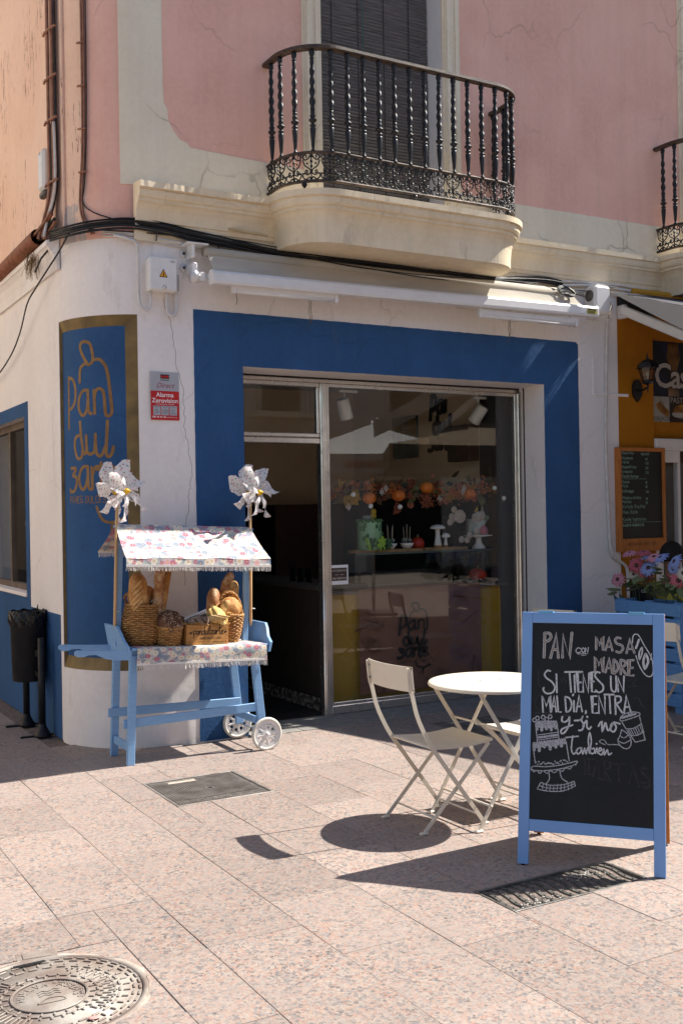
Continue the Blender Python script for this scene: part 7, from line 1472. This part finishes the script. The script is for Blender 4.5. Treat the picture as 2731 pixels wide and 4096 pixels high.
shadowtxt('Cas', .315, .022, 2.725, -.0052, m_black, 'letter_shadow', bold=.016, spacing=.92); shadowtxt('Cas', .315, .022, 2.725, -.0062, simple('poster grey white', (.42, .39, .38, 1), (.40, .37, .36, 1)), 'big_lettering', bold=.006, spacing=.92)
shadowtxt('PASTELA', .075, .22, 2.580, -.0062, simple('poster cream', (.42, .39, .34, 1)), 'lettering'); shadowtxt('MOROCCAN FOOD', .048, -.026, 2.415, -.0062, m_black, 'lettering')
# framed pictures inside the neighbouring shop
m_pic = simple('dim arch picture', (.075, .045, .025, 1), (.018, .014, .012, 1), 9, .6)
for x_, z_, lab in ((6.35, 2.02, 'dim framed picture high up inside the neighbour shop window'), (6.55, 1.35, 'dim framed picture of an arch inside the neighbour shop window')):
    pt = thing('framed_picture', lab, 'picture', (x_, 2.395, z_)); MB().box(-.42, .42, -.02, 0, -.3, .3, .004).build('frame', m_black, pt); MB().box(-.38, .38, -.024, -.0205, -.26, .26).build('print', m_pic, pt)
# menu board
mbd = thing('menu_board', 'orange framed blackboard menu hanging on the pillar of the neighbour shop', 'menu board', (4.29, -.03, 1.685))
MW, MH0, MH1 = .286, -.472, .464
MB().box(-MW - .004, -MW + .03, -.03, .028, MH0, MH1, .003).build('frame_stile', m_orw, mbd); MB().box(MW - .032, MW, -.03, .028, MH0, MH1, .003).build('frame_stile', m_orw, mbd)
MB().box(-MW + .0305, MW - .0325, -.03, .028, MH1 - .035, MH1, .003).build('frame_rail', m_orw, mbd); MB().box(-MW + .0305, MW - .0325, -.03, .028, MH0, MH0 + .118, .003).build('frame_rail', m_orw, mbd)
MB().box(-MW + .03, MW - .032, -.012, .02, MH0 + .1185, MH1 - .0355).build('blackboard', simple('menu blackboard', (.008, .010, .009, 1), (.005, .006, .006, 1), 6, .5), mbd)
g = MB(); mpM = lambda u, v, d: (u - MW + .036, -.0122 - d, v)
m_grc = simple('green chalk', (.30, .46, .38, 1), (.16, .27, .22, 1), 120, .9)
zt = MH1 - .062
ML = [('*Choco Frito', 'Media 7~/14~', 0), ('*Calamares', '14~', .045), ('*TaPaS', '3.5~', .083), ('*GambasFritas', '3,5~', .125), ('*Croquetas', '3.5~', .166), ('*Comida Marroquí', '', .208), ('*Cuscus', '11~', .258), ('*Tajín', '11~', .296), ('*AlBondigas', '3,5~', .342), ('*Pinchitos de Pollo', '10~', .392), ('*PasTela', '11~', .428), ('*CerVeZa "Fria Fria"', '', .474), (' Vinos /Cafés', '', .522), ('*Comida Vegetariana', '', .586), ('Cocina|12.00->16:30|19:00-23:30', '', .637)]
for i, (a, b, dz) in enumerate(ML):
    h_ = .0235 if i < 11 else (.027 if i < 14 else .021)
    e = hand(g, a, .004, zt - dz - (.01 if i > 8 else 0), h_, .0040, mpM, 0, .06, i, .78 if i != 14 else .62, slant=.08)
    if b: hand(g, b, .30 if len(b) < 6 else .25, zt - dz - .006 - (.012 if i > 8 else 0), .020, .0034, mpM, 0, .08, i + 40, .72 if len(b) < 6 else .58)
g.ribbon([(.02 + .014 * k, zt - .223 + (.004 if k % 2 else 0)) for k in range(22)], .003, mpM); g.ribbon([(.005, zt - .610), (.5, zt - .612)], .003, mpM)
g.build('chalk_writing', m_grc, mbd)
g = MB(); hand(g, 'RESTAURANTE ARTE Y IDEA', -.2, MH0 + .055, .022, .003, lambda u, v, d: (u, -.0303 - d, v), narrow=.85); g.build('burnt_lettering', simple('burnt wood', (.16, .05, .012, 1)), mbd)
# ---------------------------------------------------------------- blue pallet planter with artificial flowers
plt = thing('pallet_planter', 'blue painted pallet planter full of artificial daisies at the right edge', 'planter', (3.5, -.50, 0))
m_pb = simple('planter blue', (.15, .34, .64, 1), (.125, .295, .57, 1), 5, .5, 0, .2, 50, .4, 'obj', (1, 3, 12))
LP_ = .70; rq = random.Random(4)
for side_x in (0, .26):
    z = .05
    while z < .86: MB().box(side_x - .009, side_x + .009, -LP_, 0 - rq.uniform(0, .004), z, z + .098, .003).build('plank', m_pb, plt); z += .117
for y in (-.06, -.36, -.66): MB().box(.010, .05, y - .04, y + .04, .0, .86, .002).build('batten', m_pb, plt)
for z in (.05, .284, .518, .752): MB().box(.0095, .25, -.0015, .016, z, z + .098, .003).build('end_plank', m_pb, plt)
MB().box(.052, .24, -LP_ + .02, -.02, .72, .76).build('planter_soil', simple('planter moss', (.03, .035, .015, 1)), plt)
g = MB()
for y in (-.06, -.36, -.66):
    for z in (.05, .167, .284, .401, .518, .635, .752):
        for dz in (.03, .06): g.tube([(-.0095, y, z + dz), (-.0105, y, z + dz)], .004, 6)
g.build('nail_head', m_castd, plt)
m_pk = [simple('petal %s' % n_, a, b, 60, .6) for n_, a, b in (('pink', (.64, .30, .36, 1), (.54, .22, .29, 1)), ('rose', (.52, .14, .18, 1), (.44, .10, .14, 1)), ('blue', (.28, .36, .66, 1), (.22, .29, .58, 1)), ('white', (.6, .56, .5, 1), (.5, .46, .4, 1)))]
m_ct = simple('flower centre', (.09, .045, .035, 1), (.05, .02, .02, 1), 80); m_stem = simple('flower stem', (.055, .085, .03, 1)); m_lf = simple('artificial leaf', (.24, .28, .14, 1), (.12, .16, .07, 1), 40, .5)
def petals_me(m_):
    mb = MB(); r = random.Random(3)
    for layer in (0, 1):
        n = 15
        for k in range(n):
            a = 2 * PI * (k + .5 * layer) / n + r.uniform(-.06, .06); L = (.066 if layer == 0 else .052) * r.uniform(.9, 1.08); w_ = .0085; c, s_ = math.cos(a), math.sin(a); z1 = .004 + .010 * layer
            P = [(.010, 0, z1), (L * .5, w_, z1 + .008), (L * .85, w_ * .75, z1 + .002), (L, 0, z1 - .006), (L * .85, -w_ * .75, z1 + .002), (L * .5, -w_, z1 + .008)]
            mb.add([(x * c - y * s_, x * s_ + y * c, z) for x, y, z in P] + [(L * .5 * c, L * .5 * s_, z1 + .012)], [(i, (i + 1) % 6, 6) for i in range(6)])
    return mb.mesh('petals', m_)
pm = [petals_me(m_) for m_ in m_pk]; ctr = MB().sphere((0, 0, .016), .016, 10, 6, 0, (1, 1, .6)).mesh('flower_centre', m_ct)
def fl_leaf():
    mb = MB(); pts = [(0, 0), (.022, .018), (.034, .045), (.024, .075), (0, .105), (-.024, .075), (-.034, .045), (-.022, .018)]; n = 8
    mb.add([(x, y, .010 * math.cos(x * 40) - y * y * 2.2) for x, y in pts] + [(0, .05, -.006)], [(i, (i + 1) % n, n) for i in range(n)], 0, True); return mb.mesh('leaf', m_lf)
flf = fl_leaf()
FL = [(-.619, 1.218, 0, (-.3, .0, 1), 1.1, 'pale pink daisy facing up nearest the menu board'), (-.786, 1.227, 1, (-.2, -.1, 1), 1.1, 'rose daisy facing up right of the pale pink one'), (-.703, 1.134, 1, (-.85, -.5, .15), 1.15, 'large rose daisy facing the street below the two upper ones'), (-.485, 1.008, 0, (-.7, -.2, .2), 1.05, 'pink daisy drooping over the left end of the planter'), (-.84, 1.113, 2, (-.8, -.3, .5), 1.2, 'blue daisy tilted outward in the middle of the planter'), (-.825, 1.189, 2, (-.1, -.1, 1), 1.2, 'flat blue daisy behind the rose one'), (-.977, 1.194, 2, (-.6, .2, .8), 1.15, 'blue daisy in front of the man'), (-1.118, 1.173, 2, (-.9, .25, .5), 1.15, 'bright blue daisy with a dark centre at the man''s shoulder'), (-.794, 1.065, 1, (-.7, -.4, -.2), 1.0, 'rose daisy hanging among the leaves'), (-1.066, 1.043, 1, (-.5, .5, -.3), .8, 'small rose bud low in the planter'), (-1.142, 1.03, 1, (-.6, -.8, .2), 1.1, 'rose daisy at the right edge of the photo'), (-1.19, 1.09, 3, (-.8, -.3, .3), 1.0, 'white daisy at the right edge of the photo'), (-1.095, 1.125, 2, (-.8, .0, -.1), 1.0, 'small blue daisy below the bright blue one'), (-.90, 1.20, 0, (-.5, -.2, .8), 1.0, 'pink daisy between the flat blue one and the man'), (-.66, 1.06, 3, (-.8, -.4, .2), .8, 'white daisy low behind the drooping pink one')]
rf = random.Random(9)
for (y, z, kind, nrm, s_, lab) in FL:
    x = 3.55 + rf.uniform(-.01, .03); t = thing('artificial_flower', lab, 'flower', (x + .03, y + rf.uniform(-.03, .03), .76), group='artificial flowers in the blue planter')
    tip = Vector((x, y, z)) - t.location; q = Vector(nrm).to_track_quat('Z', 'Y')
    MB().tube(spline([(0, 0, 0), tuple(tip * .5 + Vector((.015, .01, .0))), tuple(tip - Vector(nrm).normalized() * .03), tuple(tip)], 5), .0028, 5).build('stem', m_stem, t)
    o = link('petals', pm[kind], t); o.location = tip; o.rotation_euler = q.to_euler(); o.scale = (s_,) * 3; link('flower_centre', ctr, o)
    for k in range(5):
        l_ = link('leaf', flf, t); l_.location = tip * rf.uniform(.45, .82) + Vector((rf.uniform(-.02, .02), rf.uniform(-.03, .03), 0)); l_.rotation_euler = (rf.uniform(-.7, .5), rf.uniform(-.5, .5), rf.uniform(0, 6.28)); sc_ = rf.uniform(.9, 1.35); l_.scale = (sc_, sc_, sc_)
# black plastic chair beside the pillar
m_pls = simple('black plastic', (.012, .012, .013, 1), None, 9, .35)
pc = thing('plastic_chair', 'black plastic shell chair between the white pillar and the blue planter', 'chair', (3.62, -.62, 0), (0, 0, 0))
def shell_(u, v):
    y = (u * 2 - 1) * .23; q = v
    if q < .5: x = .40 - q * .8; z = .44 + .03 * (abs(u * 2 - 1) ** 2) ; 
    else: p = (q - .5) * 2; x = .0 - .10 * p; z = .44 + .40 * p + .03 * (abs(u * 2 - 1) ** 2) * (1 - p)
    x += .06 * abs(u * 2 - 1) ** 2 * min(1, max(0, (q - .35) * 3)); return (x, y * (1 - .12 * max(0, q - .6)), z + .055 * abs(u * 2 - 1) ** 3 * max(0, q - .5) * 2)
g = MB(); g.grid(18, 18, shell_); g.grid(18, 18, lambda u, v: tuple(a + b for a, b in zip(shell_(u, v), (-.005, 0, -.006)))); g.build('seat_shell', m_pls, pc)
for x, y in ((.05, -.17), (.05, .17), (.36, -.17), (.36, .17)): MB().tube([(x + (.02 if x > .2 else -.04), y * 1.15, 0), (x, y, .43)], .012, 8).build('leg', m_pls, pc)
# ---------------------------------------------------------------- seated man
per = thing('person', 'man with cropped dark hair in a yellow shirt sitting behind the planter', 'person', (4.05, -.60, 0), (0, 0, math.radians(18)))
def skin(name, verts, edges, rad, mat, par, sub=2):
    me = bpy.data.meshes.new(name); me.from_pydata(verts, edges, []); o = bpy.data.objects.new(name, me); COL.objects.link(o)
    sm = o.modifiers.new('s', 'SKIN'); sm.use_smooth_shade = True; ss = o.modifiers.new('d', 'SUBSURF'); ss.levels = sub; ss.render_levels = sub
    for i, r in enumerate(rad): me.skin_vertices[0].data[i].radius = r if isinstance(r, tuple) else (r, r)
    me.skin_vertices[0].data[0].use_root = True
    dg = bpy.context.evaluated_depsgraph_get(); nm_ = bpy.data.meshes.new_from_object(o.evaluated_get(dg)); bpy.data.objects.remove(o); nm_.materials.clear(); nm_.materials.append(mat)
    for p in nm_.polygons: p.use_smooth = True
    return link(name, nm_, par)
m_skin = simple('warm skin', (.40, .20, .13, 1), (.33, .155, .10, 1), 14, .5)
# faces +x; pelvis, spine, neck, head, arms with fingers, legs
V_ = [(0, 0, .50), (.0, 0, .66), (-.005, 0, .82), (.0, 0, .93), (.012, 0, 1.0), (.015, 0, 1.055), (.018, 0, 1.12), (.015, 0, 1.20), (.012, 0, 1.265)]; Ed = [(i, i + 1) for i in range(8)]
Rd = [(.15, .12), (.145, .105), (.16, .105), (.12, .085), (.058, .056), (.056, .058), (.078, .088), (.082, .10), (.055, .068)]
for s_ in (-1, 1):
    b = len(V_); V_ += [(.0, .175 * s_, .90), (.05, .225 * s_, .66), (.26, .17 * s_, .60), (.32, .15 * s_, .60)]; Ed += [(3, b), (b, b + 1), (b + 1, b + 2), (b + 2, b + 3)]; Rd += [.055, .042, .030, .034]
    for k in range(5):
        f = len(V_); dy = (-.03 + .016 * k) * 1.0; L = (.055, .085, .092, .086, .07)[k]
        if k == 0: V_ += [(.335, .15 * s_ - .04 * s_, .59), (.37, .15 * s_ - .055 * s_, .575)]
        else: V_ += [(.36, .15 * s_ + dy * s_, .60), (.36 + L * .8, .15 * s_ + dy * s_, .575)]
        Ed += [(b + 3, f), (f, f + 1)]; Rd += [.0105, .0085]
    b = len(V_); V_ += [(.08, .11 * s_, .50), (.46, .13 * s_, .50), (.44, .13 * s_, .10), (.50, .13 * s_, .045), (.60, .13 * s_, .03)]; Ed += [(0, b), (b, b + 1), (b + 1, b + 2), (b + 2, b + 3), (b + 3, b + 4)]; Rd += [.09, .062, .045, .045, .035]
body = skin('body', V_, Ed, Rd, m_skin, per)
for s_ in (-1, 1): MB().tube([(.012 + .018 * math.cos(a * .7), .088 * s_, 1.165 + .03 * math.sin(a * .7)) for a in range(9)], .007, 6, True).build('ear', m_skin, per)
MB().lathe([(.001, -.02), (.014, -.012), (.012, .01), (.005, .03)], 8, at(.118, 0, 1.15)).build('nose', m_skin, per); MB().sphere((.105, .03, 1.185), .011, 8, 6).sphere((.105, -.03, 1.185), .011, 8, 6).build('eye', m_white2, per); MB().tube([(.105, -.022, 1.108), (.112, 0, 1.105), (.105, .022, 1.108)], .006, 6).build('mouth', simple('lips', (.32, .12, .10, 1)), per)
# cropped hair: cap over the skull, open at the face and nape
def hair(u, v):
    a = 2 * PI * u; el = v * PI * .60; fr = max(0, math.cos(a)); el = v * PI * (.62 - .26 * fr)
    return (.014 + .118 * math.sin(el) * math.cos(a), .099 * math.sin(el) * math.sin(a), 1.195 + .125 * math.cos(el))
t_ = NT('cropped dark hair'); _c = t_.coord('obj'); m_hair = t_.pr(t_.ramp(t_.noise(_c, 120, 3), [(.3, (.010, .008, .007, 1)), (.7, (.035, .026, .021, 1))]), .8, 0, t_.bump(t_.noise(_c, 300, 2), .6, .004), .2)
g = MB(); g.grid(36, 16, hair); g.build('hair', m_hair, per)
m_yel2 = simple('yellow shirt', (.60, .50, .08, 1), (.50, .40, .055, 1), 7, .85, 0, .3, 14)
SV = [(0, 0, .47), (0, 0, .64), (-.01, 0, .80), (-.005, 0, .92), (.004, 0, .985)]; SE = [(i, i + 1) for i in range(4)]; SR = [(.172, .14), (.168, .13), (.178, .13), (.14, .105), (.075, .072)]
for s_ in (-1, 1): b = len(SV); SV += [(.0, .19 * s_, .90), (.04, .228 * s_, .74), (.05, .232 * s_, .68)]; SE += [(3, b), (b, b + 1), (b + 1, b + 2)]; SR += [.072, .062, .060]
skin('shirt', SV, SE, SR, m_yel2, per)
g = MB()
for s_ in (-1, 1): b = 0
TV = [(.0, 0, .49), (.08, .11, .495), (.46, .13, .50), (.445, .13, .13), (.08, -.11, .495), (.46, -.13, .50), (.445, -.13, .13)]
skin('trousers', TV, [(0, 1), (1, 2), (2, 3), (0, 4), (4, 5), (5, 6)], [(.16, .12), .105, .076, .062, .105, .076, .062], simple('dark trousers', (.02, .02, .025, 1)), per)
mst = thing('wooden_stool', 'wooden stool under the seated man behind the planter', 'stool', (4.05, -.60, 0)); MB().box(-.17, .17, -.17, .17, .385, .41, .006).build('seat', m_plk, mst)
for x, y in ((-.14, -.14), (-.14, .14), (.14, -.14), (.14, .14)): MB().box(x - .018, x + .018, y - .018, y + .018, 0, .385, .003).build('leg', m_plk, mst)
bgk = thing('black_bag', 'black bag with white letters behind the left flowers of the planter', 'bag', (3.80, -.52, .70)); MB().box(-.05, .05, -.13, .13, 0, .245, .03).build('bag_body', m_pls, bgk); g = MB(); g.merge(text_mb('cial', .05), Matrix.Translation((-.0515, -.06, .195)) @ Matrix.Rotation(-PI / 2, 4, 'Z') @ Matrix.Rotation(PI / 2, 4, 'X')); g.build('lettering', m_wpr, bgk)
bt = thing('bag_table', 'small dark table carrying the black bag behind the planter', 'table', (3.80, -.52, 0)); MB().lathe([(.001, .67), (.11, .67), (.11, .69), (.001, .695)], 24).build('table_top', m_pls, bt); MB().tube([(0, 0, 0), (0, 0, .67)], .02, 10).lathe([(.1, 0), (.09, .015), (.02, .03)], 20).build('pedestal', m_pls, bt)
# ---------------------------------------------------------------- the far sides of the street (seen in the shop window), plus added shade casters
ob = thing('opposite_building', 'pale building across the square mirrored in the shop window', 'building', (0, -17, 0))
m_obw = plaster('pale opposite plaster', (.80, .74, .66, 1), (.72, .66, .58, 1), .1, .2, .1)
MB().box(-14, 34, -6, 0, -.1, 9).build('wall', m_obw, ob); MB().box(-14, 34, 0, .25, 3.5, 3.75, .02).build('cornice', m_corn, ob); MB().box(-14, 34, 0, .4, 8.6, 9, .02).build('cornice', m_corn, ob)
for i in range(11):
    x = -10 + i * 3.9
    w_ = MB().box(x - .55, x + .55, .0, .05, 4.3, 6.9).build('window', m_dark, ob); MB().box(x - .7, x - .55, .0, .09, 4.2, 7.0).box(x + .55, x + .7, 0, .09, 4.2, 7.0).build('frame', m_cream, w_)
    MB().box(x - 1, x + 1, .0, .7, 4.05, 4.2, .02).build('balcony_slab', m_corn, ob)
    g = MB(); 
    for k in range(15): g.box(x - .95 + k * .1357 - .008, x - .95 + k * .1357 + .008, .65, .666, 4.2, 5.15)
    g.box(x - .98, x + .98, .64, .68, 5.15, 5.19); g.build('balcony_railing', m_iron, ob)
    MB().box(x - 1.1, x + 1.1, .0, .04, .0, 2.7).build('shop_front', (m_dark, m_tanw)[i % 2], ob)
MB().box(5.6, 9.6, .06, .12, 2.75, 3.4, .01).build('sign_panel', simple('sign grey', (.40, .40, .42, 1)), ob); MB().box(6.2, 8.6, .122, .13, 2.85, 3.3).build('sign_field', m_red, ob)
lb = thing('left_building', 'sunlit cream building on the far side of the side street', 'building', (-6.4, 4, 0))
MB().box(-5, 0, -3.4, 42, -.1, 8.5).build('wall', plaster('warm cream plaster', (.82, .70, .55, 1), (.76, .63, .48, 1), .1, .2, .1), lb)
for i in range(4):
    y = .6 + i * 3.8; MB().box(0, .05, y - .5, y + .5, 4.2, 6.6).build('window', m_dark, lb); MB().box(0, .05, y - .8, y + .8, 0, 2.5).build('shop_front', m_dark, lb)
sh = thing('shading_house', 'tall grey cream house added out of view to shade the side street', 'building', (-.75, 8.2, 0))
MB().box(0, 9, 0, 34, -.1, 13).build('wall', m_obw, sh)  # unseen block, added so its shadow darkens the left building
for i in range(8): MB().box(-.04, 0, 1.5 + i * 3.6, 2.7 + i * 3.6, 4.2, 6.4).build('window', m_dark, sh)
m_par = simple('white parasol cloth', (.80, .79, .77, 1), (.74, .73, .71, 1), 5, .8)
m_tan = simple('tan parasol cloth', (.30, .215, .13, 1), (.26, .18, .11, 1), 5, .8)
def parasol(x, y, lab, h=2.5, R=1.45, mc=None, txt=True):
    t = thing('parasol', lab, 'parasol', (x, y, 0), (0, 0, .5), None)
    MB().tube([(0, 0, .04), (0, 0, h + .55)], .028, 10).build('pole', m_ofw, t); MB().box(-.35, .35, -.35, .35, 0, .05, .01).build('base', m_castd, t)
    P = [(R * c, R * s_) for c, s_ in ((1, 1), (-1, 1), (-1, -1), (1, -1))]; g = MB()
    for i in range(4):
        a, b = P[i], P[(i + 1) % 4]; g.grid(10, 8, lambda u, v: ((a[0] + (b[0] - a[0]) * u) * v, (a[1] + (b[1] - a[1]) * u) * v, h + .5 - .5 * v - .05 * math.sin(PI * v) - .05 * math.sin(PI * u) * v))
    g.build('canopy', mc or m_par, t); g = MB()
    for i in range(4):
        a, b = P[i], P[(i + 1) % 4]; g.grid(10, 1, lambda u, v: (a[0] + (b[0] - a[0]) * u, a[1] + (b[1] - a[1]) * u, h - .05 * math.sin(PI * u) - .30 * v))
    vl = g.build('valance', mc or m_par, t); g = MB()
    if not txt: return t
    for M in (at(0, R + .004, h - .24, PI / 2, 0, PI), at(-R - .004, 0, h - .24, PI / 2, 0, -PI / 2)):
        g.merge(text_mb('Cruzcampo', .19, bold=.004), M)
    g.build('lettering', m_red, vl)
parasol(5.9, -6.6, 'white parasol with red lettering mirrored in the shop window'); parasol(6.96, -4.69, 'plain tan parasol added to shade the paving beyond the planter', 2.5, 1.75, m_tan, False)  # the tan one is added to take the sun off the mirrored paving
rb_ = thing('right_building', 'cream building closing the street far to the right', 'building', (20, -4, 0)); MB().box(0, 5, -12.8, 14, -.1, 8).build('wall', m_obw, rb_)
for i in range(5): MB().box(-.04, 0, -4.5 + i * 3.6, -3.4 + i * 3.6, 4.2, 6.5).build('window', m_dark, rb_)
